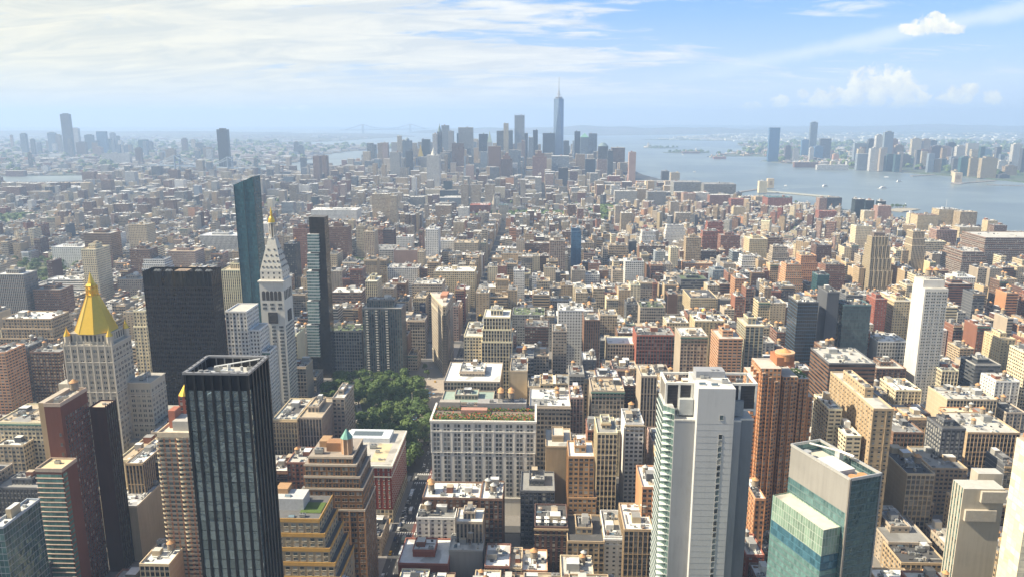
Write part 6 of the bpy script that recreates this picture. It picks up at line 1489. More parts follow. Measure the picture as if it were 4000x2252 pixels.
# the photograph shows open water and a bridge above these lines
for pl_,pr_,py_ in ((0,320,712),(600,980,656),(1005,1225,682),(1272,1480,648),(2480,2660,706),(2660,2900,748),(2900,3100,765),(3100,3300,790),(3300,3500,822),(3500,3700,850),(3700,3900,878),(3900,4100,905)): LM.append((9e8,9e8,9e8,9e8,pl_,pr_,py_,3950 if pl_ < 1500 else 5000))
LMS = sorted(LM, key=lambda l: l[7])
def cap_height(x0,x1,y0,y1,h):
    """keep a filler building from hiding the part of a named building that the photograph shows"""
    a = proj(x0,y0,h); b = proj(x1,y0,h); lo, hi = min(a[0],b[0]), max(a[0],b[0]); lim = -1e9
    top = proj((x0+x1)/2,y1,h)[1]
    for l in LMS:
        if l[7] <= y0+5: continue
        if l[4] < hi-2 and l[5] > lo+2 and l[6] > top: lim = max(lim, l[6])
    if lim < -1e8: return h
    z = at_y((lo+hi)/2, lim, y1)[1]; return min(h, z)
PAL = [('tan',22),('greige',18),('beige',17),('brown',13),('brick',9),('grey',7),('cream',9),('white',4),('maroon',3),('pink',5),('slate',4),('orange',2),('red',1),('yellow',2)]
PALW = [('tan',20),('greige',13),('beige',16),('brown',12),('brick',12),('grey',6),('cream',11),('white',4),('maroon',3),('pink',7),('slate',3),('orange',5),('red',1),('yellow',3)]
def pick(pal): return R.choices([p[0] for p in pal],[p[1] for p in pal])[0]
FILL = []; BACK = []   # BACK: midtown behind the camera, seen only in the mirror glass
def lot(x0,x1,y0,y1,zone):
    if zone == 'near': h = R.choices((R.uniform(14,24),R.uniform(26,44),R.uniform(44,68)),(20,38,42))[0]
    elif zone == 'chelsea': h = R.choices((R.uniform(12,20),R.uniform(20,42),R.uniform(44,66)),(36,40,24))[0]
    elif zone == 'mid': h = R.choices((R.uniform(13,20),R.uniform(22,42),R.uniform(44,60)),(34,42,24))[0]
    elif zone == 'village': h = R.choices((R.uniform(10,17),R.uniform(17,30),R.uniform(32,55)),(66,25,9))[0]
    elif zone == 'down' and y0 > 3800 and -950 < x0 < 420: h = R.choices((R.uniform(28,52),R.uniform(52,95),R.uniform(95,165)),(48,36,16))[0]
    elif zone == 'east': h = R.choices((R.uniform(13,20),R.uniform(20,32),R.uniform(36,58)),(72,20,8))[0]
    else: h = R.choices((R.uniform(14,26),R.uniform(26,44),R.uniform(45,85)),(56,34,10))[0]
    h = cap_height(x0,x1,y0,y1,h)
    if h < 7: return
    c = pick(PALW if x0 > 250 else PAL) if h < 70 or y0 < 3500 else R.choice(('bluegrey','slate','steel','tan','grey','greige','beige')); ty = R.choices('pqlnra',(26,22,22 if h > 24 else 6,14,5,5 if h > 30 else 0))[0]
    return (x0,x1,y0,y1,h,c,ty)
AV = [-2450,-2250,-2060,-1870,-1660,-1470,-1270,-1060,-830,-640,-500,-370,-232,-95,190,465,740,1015,1290,1500,1700]
def y_st(k): return 35 + 80.5 * (33 - k)
def fill_block(x0,x1,y0,y1,zone,wr=(9,26),rot=0,c0=(0,0)):
    """two rows of lots back to back"""
    D = y1-y0; a = (y0, y0+D*R.uniform(.44,.47)); b = (y0+D*R.uniform(.52,.56), y1)
    for (ya,yb) in (a,b):
        x = x0
        while x < x1-6:
            end = x - x0 < 30 or x1 - x < 40
            w_ = min(R.uniform(*wr) * (1.35 if end else 1), x1-x)
            if x1-(x+w_) < 6: w_ = x1-x
            yy0, yy1 = (ya, yb+R.uniform(-5,1)) if ya == a[0] else (ya+R.uniform(-1,5), yb)
            q = [(x,yy0),(x+w_-.05,yy1)]; X0,X1,Y0,Y1 = q[0][0],q[1][0],q[0][1],q[1][1]; x += w_
            if rot:
                cx,cy = (X0+X1)/2,(Y0+Y1)/2; cc,ss = math.cos(rot),math.sin(rot); wx,wy = c0[0]+cx*cc-cy*ss, c0[1]+cx*ss+cy*cc
            else: wx,wy = (X0+X1)/2,(Y0+Y1)/2
            if not inside((wx,wy),PM): continue
            hw,hd = (X1-X0)/2,(Y1-Y0)/2
            if in_park(wx-hw,wx+hw,wy-hd,wy+hd) or near_bway(wx,wy,13+hw*.7) or clash(wx-hw,wx+hw,wy-hd,wy+hd): continue
            p = proj(wx,wy,20)
            if not (-260 < p[0] < 4300 and p[1] < 2900): continue
            if rot:
                xr, yr = c0
                if not zone_ok(wx,wy,zone): continue
            r = lot(wx-hw,wx+hw,wy-hd,wy+hd,zone)
            if r: FILL.append(r+(rot,))
def zone_ok(x,y,z): return x > 215 and 1575 < y < 2740 if z == 'village' else True
for k in range(31,1,-1):
    ya, yb = y_st(k)+9, y_st(k-1)-9
    for xa,xb in zip(AV,AV[1:]):
        mx = (xa+xb)/2
        if k <= 14 and mx > 200: continue
        if k <= 23 and xb == -232 + 0 and False: continue
        zone = 'near' if -380 < mx < 480 and k > 13 else 'chelsea' if mx > 400 else 'mid' if mx > -700 and k > 8 else 'east'
        fill_block(xa+12, xb-12, ya, yb, zone, (9,23) if zone == 'near' else (6.5,17) if zone != 'east' else (7,17))
# village: rotated streets
c0 = (250,1560); rot = math.radians(-27)
for i in range(-4,16):
    for j in range(-12,16): fill_block(j*150+10,(j+1)*150-10,i*78+8,(i+1)*78-8,'village',(6.5,15),rot,c0)
# south of Houston Street down to the tip
for i in range(0,30):
    for j in range(-30,14):
        x, y = j*92+20, 2735+i*82
        if y < 3500: fill_block(x+8,x+84,y+7,y+75,'south',(12,30))
        elif R.random() < .9: fill_block(x+8,x+84,y+7,y+75,'down',(18,38))
# the far boroughs as blocks of low houses
def carpet(P, x0,x1,y0,y1,step,hmax,dens):
    y = y0
    while y < y1:
        st = step*(1+(y-y0)/3500); x = x0
        while x < x1:
            if R.random() < dens and inside((x,y),P):
                p = proj(x,y,0)
                if -100 < p[0] < 4100:
                    w_, d_ = R.uniform(.4,.9)*st, R.uniform(.3,.7)*st
                    if not clash(x,x+w_,y,y+d_):
                        h = R.choices((R.uniform(7,13),R.uniform(13,hmax)),(85,15))[0]; h = cap_height(x,x+w_,y,y+d_,h)
                        if h > 5: FILL.append((x,x+w_,y,y+d_,h,pick(PALW),R.choice('pnr'),0))
            x += st
        y += st
for k in range(44,34,-1):
    for xa,xb in zip(AV,AV[1:]):
        if -900 < xa < 900:
            for q_ in range(3): X = xa+12+(xb-xa-24)*q_/3; BACK.append((X,X+(xb-xa-24)/3-2,y_st(k)+9,y_st(k-1)-9,R.uniform(40,210),pick(PAL),R.choice('pqrv'),0))
carpet(PB,-7000,0,3300,9500,40,34,.72); carpet(PN,1300,7000,3200,9500,46,26,.55); carpet(PN,1650,4200,3300,5600,34,34,.75)
# ------------------------------------------------------------------ which buildings does the camera see, and how large
for f in FILL:
    OCC.append((f[0], f[1], f[2], f[3], 0, f[4], f))
bv, bf = [], []
for (x0,x1,y0,y1,z0,z1,o) in OCC:
    i = len(bv); bv += [(x0,y0,z0),(x1,y0,z0),(x1,y1,z0),(x0,y1,z0),(x0,y0,z1),(x1,y0,z1),(x1,y1,z1),(x0,y1,z1)]
    bf += [(i,i+1,i+5,i+4),(i+1,i+2,i+6,i+5),(i+2,i+3,i+7,i+6),(i+3,i,i+4,i+7),(i+4,i+5,i+6,i+7)]
tree_ = BVHTree.FromPolygons(bv, bf); VIS = {}; CEN = {}
o3 = Vector((0,0,CAM_H))
for iy in range(100, 288):
    for ix in range(512):
        px, py = (ix+.5)/512*4000, (iy+.5)/288*2252
        h = tree_.ray_cast(o3, dirv(px,py), 14000)
        if h[2] is None: continue
        ow = OCC[h[2]//5][6]; k = id(ow)
        if isinstance(ow, str): continue
        VIS[k] = VIS.get(k,0)+1; c = CEN.setdefault(k,[0,0]); c[0] += px; c[1] += py
def seen(o): return VIS.get(id(o),0)
def cen(o):
    n = seen(o); c = CEN[id(o)]; return c[0]/n, c[1]/n

# ------------------------------------------------------------------ labels that single things out
USED = {}
ORD = ['', 'second ', 'third ', 'fourth ', 'fifth ', 'sixth ', 'seventh ', 'eighth ', 'ninth ', 'tenth ', 'eleventh ', 'twelfth ', 'thirteenth ', 'fourteenth ', 'fifteenth ', 'sixteenth ']
ROOFW = dict(white='white', pale='pale', grey='grey', silver='silvery', tan='tan', dark='dark')
def relation(px, py):
    best = min(ANCH, key=lambda a: (a[1]-px)**2 + ((a[2]-py)*1.3)**2); dx, dy = px-best[1], py-best[2]
    d = math.hypot(dx, dy); w_ = ('just ' if d < 110 else '' if d < 330 else 'well ')
    if abs(dx) > 1.4*abs(dy): r = 'right of' if dx > 0 else 'left of'
    elif abs(dy) > 1.4*abs(dx): r = 'below' if dy > 0 else 'above'
    else: r = ('below' if dy > 0 else 'above') + ' and ' + ('right of' if dx > 0 else 'left of')
    return w_ + r + ' ' + best[0], d
JOBS = []
for f in FILL:
    n = seen(f)
    if n < 1: continue
    x0,x1,y0,y1,h,c,ty,rot = f
    if h > 42 and ty in 'rv': kd = 'office_building'
    elif ty == 'l' and h > 22: kd = 'loft_building'
    elif h > 26: kd = 'apartment_building'
    elif h > 18: kd = 'tenement'
    else: kd = 'row_house'
    JOBS.append((n, kd, f))
JOBS.sort(key=lambda j: -j[0])
LIM = {'office_building': 290, 'apartment_building': 295, 'loft_building': 290, 'tenement': 290, 'row_house': 280}
cnt = {}
for o in BLD: cnt[o.kind] = cnt.get(o.kind,0)+1
chosen = []; SOLO = set()
for n, kd, f in JOBS:
    if cnt.get(kd,0) >= LIM[kd] or n < 2: continue
    cnt[kd] = cnt.get(kd,0)+1; SOLO.add(id(f)); chosen.append((n,kd,f))
rows = []
for n, kd, f in chosen:
    x0,x1,y0,y1,h,c,ty,rot = f; px, py = cen(f); rel, d = relation(px,py)
    if ty == 'g': ty = 'r'
    hw = 'low' if h < 19 else 'mid-height' if h < 36 else 'tall'; noun = {'office_building':'office block','apartment_building':'apartment block','loft_building':'loft block','tenement':'tenement','row_house':'row house'}[kd]
    r = random.Random(int(x0*13+y0*7)); roof = roofcol(r); tw = TWORD[ty]
    base = f"{WORDS[c]} {hw} {noun} {tw}, {ROOFW[roof]} roof, {rel}"
    if len(base.replace(',', '').split()) > 15: base = f"{WORDS[c]} {hw} {noun}, {ROOFW[roof]} roof, {rel}"
    if len(base.split()) > 15: base = f"{WORDS[c]} {noun}, {ROOFW[roof]} roof, {rel}"
    rows.append([base, d, n, kd, f, roof, px, py])
rows.sort(key=lambda t: (t[0], t[1]))
prev, k = None, 0
CATW = {'office_building':'office building','apartment_building':'apartment building','loft_building':'loft building','tenement':'tenement','row_house':'row house'}
for t in rows:
    k = k+1 if t[0] == prev else 0; prev = t[0]
    lab = ORD[min(k,15)] + t[0]; x0,x1,y0,y1,h,c,ty,rot = t[4]; ty = 'r' if ty == 'g' else ty
    n = t[2]; s = style(c+':'+ty, R.uniform(-.18,.18)); near = y0 < 1900
    if ty == 'l' or R.random() < .35: blank = [1,3] if R.random() < .7 else [3]
    else: blank = []
    tk = (R.choices((0,1,2,3),(45,32,16,7))[0] if h > 22 and near and x1-x0 > 8 else 0)
    det = 2 if (n > 16 and near) else 1 if n > 3 else 0
    o = B(t[3], lab, CATW[t[3]], s, [(x0,x1,y0,y1,0,h)], roof=t[5], tanks=tk if n > 4 else 0, detail=det, blank=blank)
    if k > 15: o.group = 'look-alike buildings ' + t[0][-40:]
    r = o.build()
    if rot: r.rotation_euler = (0,0,rot)
seenl = {}
for o in BLD:
    if len(o.label.split()) < 7 or o.label in seenl:
        o.label = o.label + ', ' + relation(o.px, o.py)[0]
    if len(o.label.split()) > 15: o.label = o.label.replace('well ', '').replace('just ', '').replace(', above and', ',').replace(', below and', ',')
    if o.label in seenl:
        k_ = seenl[o.label] = seenl[o.label] + 1; o.label = ORD[k_ - 1] + o.label
    seenl[o.label] = 1
    if len(o.label.split()) > 16: print('LONG', o.label)
for o in BLD:
    n = seen(o)
    if n < 12 and not getattr(o,'shore',0): o.detail = min(o.detail,1)
    o.build()
for fn in SPEC: fn()
for fn in POST: fn()

# ------------------------------------------------------------------ the rest of the city as one mass
mass = MB(); rr = random.Random(11)
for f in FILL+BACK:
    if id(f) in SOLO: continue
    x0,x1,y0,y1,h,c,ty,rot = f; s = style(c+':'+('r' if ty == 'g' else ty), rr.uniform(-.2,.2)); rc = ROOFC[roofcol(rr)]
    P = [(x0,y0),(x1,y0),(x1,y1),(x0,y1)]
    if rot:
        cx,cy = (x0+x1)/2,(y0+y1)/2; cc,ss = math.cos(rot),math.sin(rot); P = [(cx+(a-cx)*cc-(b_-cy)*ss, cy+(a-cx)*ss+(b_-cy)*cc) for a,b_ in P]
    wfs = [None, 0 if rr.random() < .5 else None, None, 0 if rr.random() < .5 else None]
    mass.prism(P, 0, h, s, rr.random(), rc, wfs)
    if y0 < 3600 and x1-x0 > 6:
        for q in range(1 if y0 > 2000 else 3):
            w_, d_ = rr.uniform(2,4.5), rr.uniform(2,5); bx, by = rr.uniform(x0+.5,max(x0+.6,x1-w_-.5)), rr.uniform(y0+3,max(y0+3.1,y1-d_-1)); hh = rr.uniform(1.5,4)
            sd = dict(s, w=rr.choice((s['w'],WC['white'],WC['grey'],WC['slate'],WC['silver'])), wf=0); sd['s'] = sd['w']; mass.prism([(bx,by),(bx+w_,by),(bx+w_,by+d_),(bx,by+d_)], h, h+hh, sd, .2, ROOFC[rr.choice(('white','pale','grey','silver'))])
        if h > 24 and y0 < 2400 and rr.random() < .4:
            bx, by = rr.uniform(x0+2,x1-2), rr.uniform(y0+4,y1-3); mass.cone((bx,by),1.9,1.8,h+2.4,h+6,(.28,.22,.16),n=8,mi=1); mass.cone((bx,by),2.2,0,h+6,h+7.8,(.50,.27,.12),n=8,mi=1)
solo('distant_city', mass, [FAC, ROOF], kind='stuff')

# ------------------------------------------------------------------ ground cover, pavements, road markings
pv = MB(); rd = random.Random(3)
for k in range(31,14,-1):
    for xa,xb in zip(AV,AV[1:]):
        if xb < -520 or xa > 760: continue
        ya, yb = y_st(k)+5.5, y_st(k-1)-5.5
        X0, X1 = xa+8, xb-8
        if in_park(X0+2,X1-2,ya+2,yb-2): continue
        pv.face([(X0,ya,.13),(X1,ya,.13),(X1,yb,.13),(X0,yb,.13)], (.20,.19,.18))
        for (a_,b_) in (((X0,ya),(X1,ya)),((X1,ya),(X1,yb)),((X1,yb),(X0,yb)),((X0,yb),(X0,ya))): pv.face([(a_[0],a_[1],0),(b_[0],b_[1],0),(b_[0],b_[1],.13),(a_[0],a_[1],.13)], (.30,.29,.28))
solo('pavement', pv, [COL], kind='structure')
def sheet(name, P, z, c, m=COL): q = MB(); q.face([(x,y,z) for x,y in P], c); return solo(name, q, [m], kind='structure')
sheet('park_ground', [(-230,604),(-122,604),(-122,760),(-140,836),(-230,836)], .12, (.10,.11,.05)); sheet('park_ground', [(-413,1422),(-287,1422),(-287,1588),(-413,1588)], .12, (.10,.11,.05)); sheet('park_ground', [(-233,2292),(93,2292),(93,2428),(-233,2428)], .12, (.12,.13,.06)); sheet('park_ground', [(-1098,1332),(-892,1332),(-892,1558),(-1098,1558)], .12, (.10,.11,.05))
sheet('plaza', [(-118,672),(-109,672),(-100,800),(-106,850),(-128,850),(-136,800)], .14, (.34,.29,.24))
for P in ([(-212,640),(-206,640),(-150,820),(-156,820)],[(-150,640),(-144,640),(-205,820),(-211,820)],[(-226,716),(-124,716),(-124,722),(-226,722)]): sheet('park_path', P, .16, (.34,.31,.27))
mk = MB(); wl = (.60,.60,.58)
for k in (29,28,27,26,25,24,23,22):
    y = y_st(k)
    for yy in (y-9.5,y+6.5):
        for i in range(9): x = -101.5+i*1.75; mk.face([(x,yy,.02),(x+.8,yy,.02),(x+.8,yy+3.2,.02),(x,yy+3.2,.02)], wl)
    for xx in (-109,-89):
        for i in range(6): yy = y-4.8+i*1.7; mk.face([(xx,yy,.02),(xx+3,yy,.02),(xx+3,yy+.8,.02),(xx,yy+.8,.02)], wl)
    for lx in (-99.5,-95,-90.5):
        for j in range(8): yy = y+12+j*8; mk.face([(lx,yy,.02),(lx+.2,yy,.02),(lx+.2,yy+3,.02),(lx,yy+3,.02)], wl)
mk.face([(-101,y_st(28)-4,.025),(-93,y_st(28)-4,.025),(-93,y_st(28)+4,.025),(-101,y_st(28)+4,.025)], (.45,.36,.10)) if False else None
for i in range(12): x = -232+8+i*8; mk.face([(x,842,.02),(x+3,842,.02),(x+3,842.2,.02),(x,842.2,.02)], wl)
solo('road_marking', mk, [COL], kind='structure')
sheet('bus_lane', [(-91.5,400),(-88.5,400),(-88.5,1300),(-91.5,1300)], .010, (.13,.05,.04))

# ------------------------------------------------------------------ trees
def tree_meshes(seed):
    r = random.Random(seed); tb = MB(); tb.bar((0,0,0),(.1,.1,4.5),.42,(.1,.08,.06),n=7,r2=.28); lobes = []
    for k in range(r.randint(7,10)):
        a, rad = r.uniform(0,6.28), r.uniform(1.5,4.2); z = r.uniform(6,11.5); s = r.uniform(2.0,3.2)
        if k == 0: a, rad, z, s = 0,.3,11.5,3.0
        lobes.append((rad*math.cos(a),rad*math.sin(a),z,s)); tb.bar((.1,.1,r.uniform(3,4.5)),(lobes[-1][0]*.8,lobes[-1][1]*.8,z-s*.3),.2,(.1,.08,.06),n=5,r2=.06)
    cb = MB()
    for lx,ly,lz,s in lobes:
        for j in range(int(26*s)):
            u = Vector((r.gauss(0,1),r.gauss(0,1),r.gauss(0,1))).normalized(); u.z = abs(u.z)*.9 if r.random() < .7 else u.z
            p = Vector((lx,ly,lz)) + u*s*r.uniform(.72,1.08); n = (u+Vector((r.gauss(0,.5),r.gauss(0,.5),r.gauss(0,.5)+.3))).normalized(); t = n.orthogonal().normalized(); t.rotate(__import__('mathutils').Quaternion(n, r.uniform(0,6.28))); b2 = n.cross(t); e = r.uniform(.45,.85)
            cb.face([tuple(p-t*e-b2*e*.5),tuple(p+t*e*.3-b2*e*.8),tuple(p+t*e+b2*e*.4),tuple(p-t*e*.2+b2*e*.9)])
    return tb.mesh('trunk',[BARK]), cb.mesh('crown',[LEAF])
TM = [tree_meshes(s) for s in range(6)]
def tree(x, y, sc, label, group, name='tree', z=0):
    t = empty(name, (x,y,z), label, 'tree', group, R.uniform(0,6.28)); m = R.choice(TM); t.scale = (sc*R.uniform(.9,1.15), sc*R.uniform(.9,1.15), sc*R.uniform(.85,1.15))
    link('trunk', m[0], t); link('crown', m[1], t)
def scatter(P, d, n, fn):
    xs, ys = [p[0] for p in P],[p[1] for p in P]; pts = []
    for _ in range(n*30):
        if len(pts) >= n: break
        p = (R.uniform(min(xs),max(xs)),R.uniform(min(ys),max(ys)))
        if inside(p,P) and all((p[0]-q[0])**2+(p[1]-q[1])**2 > d*d for q in pts): pts.append(p); fn(*p)
def clear_path(x, y): return not (abs(y-728) < 20 and abs(x+181) < 16)
scatter([(-227,607),(-104,607),(-103,700),(-120,770),(-138,832),(-227,832)], 10.2, 165, lambda x,y: clear_path(x,y) and tree(x,y,R.uniform(1.0,1.5),'leafy green tree in the tree-filled park beside the avenue','trees of the park beside the avenue'))
scatter([(-411,1424),(-289,1424),(-289,1586),(-411,1586)], 13, 60, lambda x,y: tree(x,y,R.uniform(1.0,1.35),'green tree in the distant leafy square behind the slim dark tower','trees of the distant leafy square'))
scatter([(-1096,1334),(-894,1334),(-894,1556),(-1096,1556)], 19, 55, lambda x,y: tree(x,y,R.uniform(1.1,1.5),'dark green tree in the square left of the gold pyramid','trees of the square left of the gold pyramid'))
for y in range(856,1300,26):
    if R.random() < .6: tree(-126-(y-856)*.28-R.uniform(0,3), y, .65, 'small street tree on the diagonal avenue behind the balcony slab', 'street trees of the diagonal avenue')
def leaf_mass(name, spots):
    q = MB(); r = random.Random(name)
    for x,y,s in spots:
        for k in range(26):
            a, b_ = r.uniform(0,6.28), r.uniform(-.1,1.3); u = Vector((math.cos(a)*math.cos(b_),math.sin(a)*math.cos(b_),math.sin(b_))); p = Vector((x,y,s*.75))+Vector((u.x*s,u.y*s,u.z*s*.8))*r.uniform(.7,1.05)
            t = u.orthogonal().normalized(); b2 = u.cross(t); e = s*r.uniform(.28,.5)
            q.face([tuple(p-t*e-b2*e*.4),tuple(p+t*e*.4-b2*e),tuple(p+t*e+b2*e*.5),tuple(p-t*e*.3+b2*e)])
    solo(name, q, [LEAF], kind='stuff')
sp = []
scatter([(-231,2294),(91,2294),(91,2426),(-231,2426)], 14, 130, lambda x,y: sp.append((x,y,10)))
scatter([(-1648,2082),(-1482,2082),(-1482,2288),(-1648,2288)], 17, 80, lambda x,y: sp.append((x,y,11)))
for _ in range(1500):      # back yards and street trees of the low quarters
    x, y = R.uniform(-2300,1400), R.uniform(1300,3200)
    if y < 1650 and -500 < x < 350: continue
    k = (y-35)/80.5 % 1
    if inside((x,y),PM) and not clash(x-5,x+5,y-5,y+5) and (x > 250 or abs(k-.5) < .09 or R.random() < .15): sp.append((x,y,R.uniform(5,8.5)))
for px,py,n,sprd in ((2335,845,40,60),(2380,820,26,50),(60,905,26,80),(20,900,22,60),(520,865,20,50),(1040,800,16,80),(1015,815,14,80),(2700,735,16,60),(2140,690,6,40),(2300,770,12,40)):
    cx,cy = at_z(px,py)
    for _ in range(n): sp.append((cx+R.gauss(0,sprd)*.5,cy+R.gauss(0,sprd)*1.0,R.uniform(8,12)))
leaf_mass('yard_foliage', sp)
sp = []
for _ in range(1500):
    x, y = R.uniform(-7000,0), R.uniform(3300,9500)
    if inside((x,y),PB) and -100 < proj(x,y,0)[0] < 4100: sp.append((x,y,R.uniform(9,20)*(1+(y-3300)/9000)))
for _ in range(1100):
    x, y = R.uniform(1300,6500), R.uniform(3800,9500)
    if inside((x,y),PN) and -100 < proj(x,y,0)[0] < 4100: sp.append((x,y,R.uniform(10,22)*(1+(y-3300)/9000)))
for k, v in PI_.items():
    cx, cy = sum(p[0] for p in v)/len(v), sum(p[1] for p in v)/len(v)
    for _ in range(90):
        p = (cx+R.gauss(0,160), cy+R.gauss(0,160))
        if inside(p, v): sp.append((p[0],p[1],R.uniform(8,14)))
leaf_mass('shore_foliage', sp)

# ------------------------------------------------------------------ vehicles
def car_meshes(c, L=4.8, W_=1.9, cab=(.28,.80), hh=1.5, boxy=False):
    b = MB(); b.box(-W_/2,W_/2,-L/2,L/2,.32,.95,c,bottom=True); g = MB()
    y0, y1 = -L/2+L*(1-cab[1]), -L/2+L*(1-cab[0]); t = .12 if not boxy else .03
    A = [(-W_/2+.05,y0),(W_/2-.05,y0),(W_/2-.05,y1),(-W_/2+.05,y1)]; T2 = [(-W_/2+.2,y0+t*3),(W_/2-.2,y0+t*3),(W_/2-.2,y1-t*4),(-W_/2+.2,y1-t*4)]
    for i in range(4): j=(i+1)%4; g.face([(A[i][0],A[i][1],.951),(A[j][0],A[j][1],.951),(T2[j][0],T2[j][1],hh-.06),(T2[i][0],T2[i][1],hh-.06)])
    b.box(T2[0][0],T2[1][0],T2[0][1],T2[2][1],hh-.06,hh,c,bottom=True)
    w_ = MB(); w_.bar((-.12,0,0),(.12,0,0),.34,(.03,.03,.03),n=12)
    return b.mesh('body',[PAINT]), g.mesh('window',[GLASS]), w_.mesh('wheel',[COL]), (L,W_)
def truck_meshes(c, cc, L, H, W_=2.4):
    b = MB(); b.box(-W_/2,W_/2,-L/2,L/2-2.2,.6,H,c,bottom=True); b.box(-W_/2+.1,W_/2-.1,L/2-2.1,L/2,.5,2.4,cc,bottom=True)
    g = MB(); g.box(-W_/2+.2,W_/2-.2,L/2+.005,L/2+.03,1.4,2.2); g.box(-W_/2+.06,-W_/2+.09,L/2-1.6,L/2-.4,1.4,2.2)
    w_ = MB(); w_.bar((-.15,0,0),(.15,0,0),.48,(.03,.03,.03),n=12); return b.mesh('body',[PAINT]), g.mesh('window',[GLASS]), w_.mesh('wheel',[COL]), (L,W_)
def bus_meshes():
    L, W_, H = 12.2, 2.6, 3.2; b = MB(); b.box(-W_/2,W_/2,-L/2,L/2,.35,H,(.45,.50,.55),bottom=True); b.box(-.7,.7,-4,-2,H,H+.3,(.6,.6,.6)); b.box(-.7,.7,2,4.5,H,H+.3,(.6,.6,.6))
    g = MB(); g.box(-W_/2-.02,-W_/2-.005,-L/2+.6,L/2-.6,1.4,2.6); g.box(W_/2+.005,W_/2+.02,-L/2+.6,L/2-.6,1.4,2.6); g.box(-W_/2+.2,W_/2-.2,L/2+.005,L/2+.03,1.2,2.8)
    w_ = MB(); w_.bar((-.15,0,0),(.15,0,0),.5,(.03,.03,.03),n=12); return b.mesh('body',[PAINT]), g.mesh('window',[GLASS]), w_.mesh('wheel',[COL]), (L,W_)
CARS = {'white': car_meshes((.62,.62,.60)), 'black': car_meshes((.02,.02,.022)), 'grey': car_meshes((.20,.21,.22)), 'yellow': car_meshes((.65,.38,.02),cab=(.3,.78)), 'dark blue': car_meshes((.03,.05,.12)), 'silver': car_meshes((.42,.43,.44),hh=1.75,boxy=True)}
TRUCK = {'white': truck_meshes((.66,.66,.63),(.6,.6,.58),8.5,3.4), 'grey': truck_meshes((.30,.32,.33),(.3,.3,.3),9.5,3.6), 'green-grey': truck_meshes((.20,.26,.22),(.5,.5,.5),7.5,3.2)}
BUS = bus_meshes(); NV = {}
def vehicle(M, name, cat, x, y, rot, label, group):
    t = empty(name, (x,y,.03), label, cat, group, rot); (L,W_) = M[3]; link('body', M[0], t); link('window', M[1], t)
    for sx in (-1,1):
        for sy in (-1,1): link('wheel', M[2], t, (sx*(W_/2-.1), sy*(L*.32), .36 if L < 6 else .5))
def where(x, y):
    px, py = proj(x,y,0); return relation(px,py)[0]
AVN = 'on the avenue beside the red brick block'
for M, nm, ct, px, py, lb in ((BUS,'city_bus','bus',1570,2160,'long white-roofed city bus on the avenue, nearest the bottom edge'),(TRUCK['green-grey'],'box_truck','truck',1577,2112,'boxy green-grey truck standing right behind the nearest bus'),(BUS,'city_bus','bus',1608,1935,'city bus halfway along the shaded avenue beside the red brick block'),(TRUCK['white'],'box_truck','truck',1606,1998,'white box truck on the avenue between the crosswalk and the farther bus'),
        (TRUCK['grey'],'box_truck','truck',1606,2128,'grey flat-topped truck beside the green-grey one near the lower crosswalk'),(CARS['white'],'parked_car','car',1577,2038,'white car parked under the lamp post by the upper crosswalk'),(CARS['white'],'parked_car','car',1584,2022,'second white car parked beyond the lamp post by the upper crosswalk'),(CARS['black'],'parked_car','car',1576,2071,'black car crossing the sunlit junction below the white stucco building'),(CARS['white'],'parked_car','car',1600,2112,'white car waiting by the lower crosswalk'),(CARS['black'],'parked_car','car',1552,2130,'black car in deep shade beside the kerb near the green-grey truck'),(CARS['silver'],'parked_car','car',1575,2001,'pale van on the shaded avenue near the orange-brown tower')):
    x, y = at_z(px,py); vehicle(M,nm,ct,x,y, 1.571 if 'crossing' in lb else 0, lb, None)
names = list(CARS); seenlab = {}
for (x0,y0,x1,y1,n,lanes,where_) in ((-95,440,-95,600,14,(-6.5,-6.5,4.8,6.5),'on the shaded avenue below the red brick block'),(-170,525,-110,525,6,(-3,3),'on the cross street before the red brick block'),(-92,610,-92,840,14,(-2,1.5,4),'on the avenue lane nearest the arcaded block'),(-98,620,-98,850,12,(-3,0,3.5),'on the avenue between the park and the arcaded block'),(-97,930,-97,1500,22,(-4.5,0,4.5),'on the avenue behind the wedge-shaped building'),(-118,830,-170,1060,12,(-3,3),'on the diagonal street left of the wedge-shaped building'),(-225,846,-130,846,9,(-3,3),'on the street between the park and the balcony slab'),(190,900,190,1500,8,(-5,0,5),'on the avenue below the pale blue-white office'),(190,560,190,800,6,(-5,5),'on the avenue left of the orange twin tower'),(465,900,465,1300,8,(-4,4),'on the avenue beyond the white grid tower')):
    dx_, dy_ = x1-x0, y1-y0; L = math.hypot(dx_,dy_); rot = math.atan2(-dx_,dy_)
    for i in range(n):
        f = (i+R.uniform(.1,.9))/n; o = R.choice(lanes); c = R.choice(names); key = (c,where_); k = seenlab.get(key,0); seenlab[key] = k+1
        vehicle(CARS[c],'car','car',x0+dx_*f+dy_/L*o,y0+dy_*f-dx_/L*o,rot, f"{ORD[k]}{c} car {where_}", None)
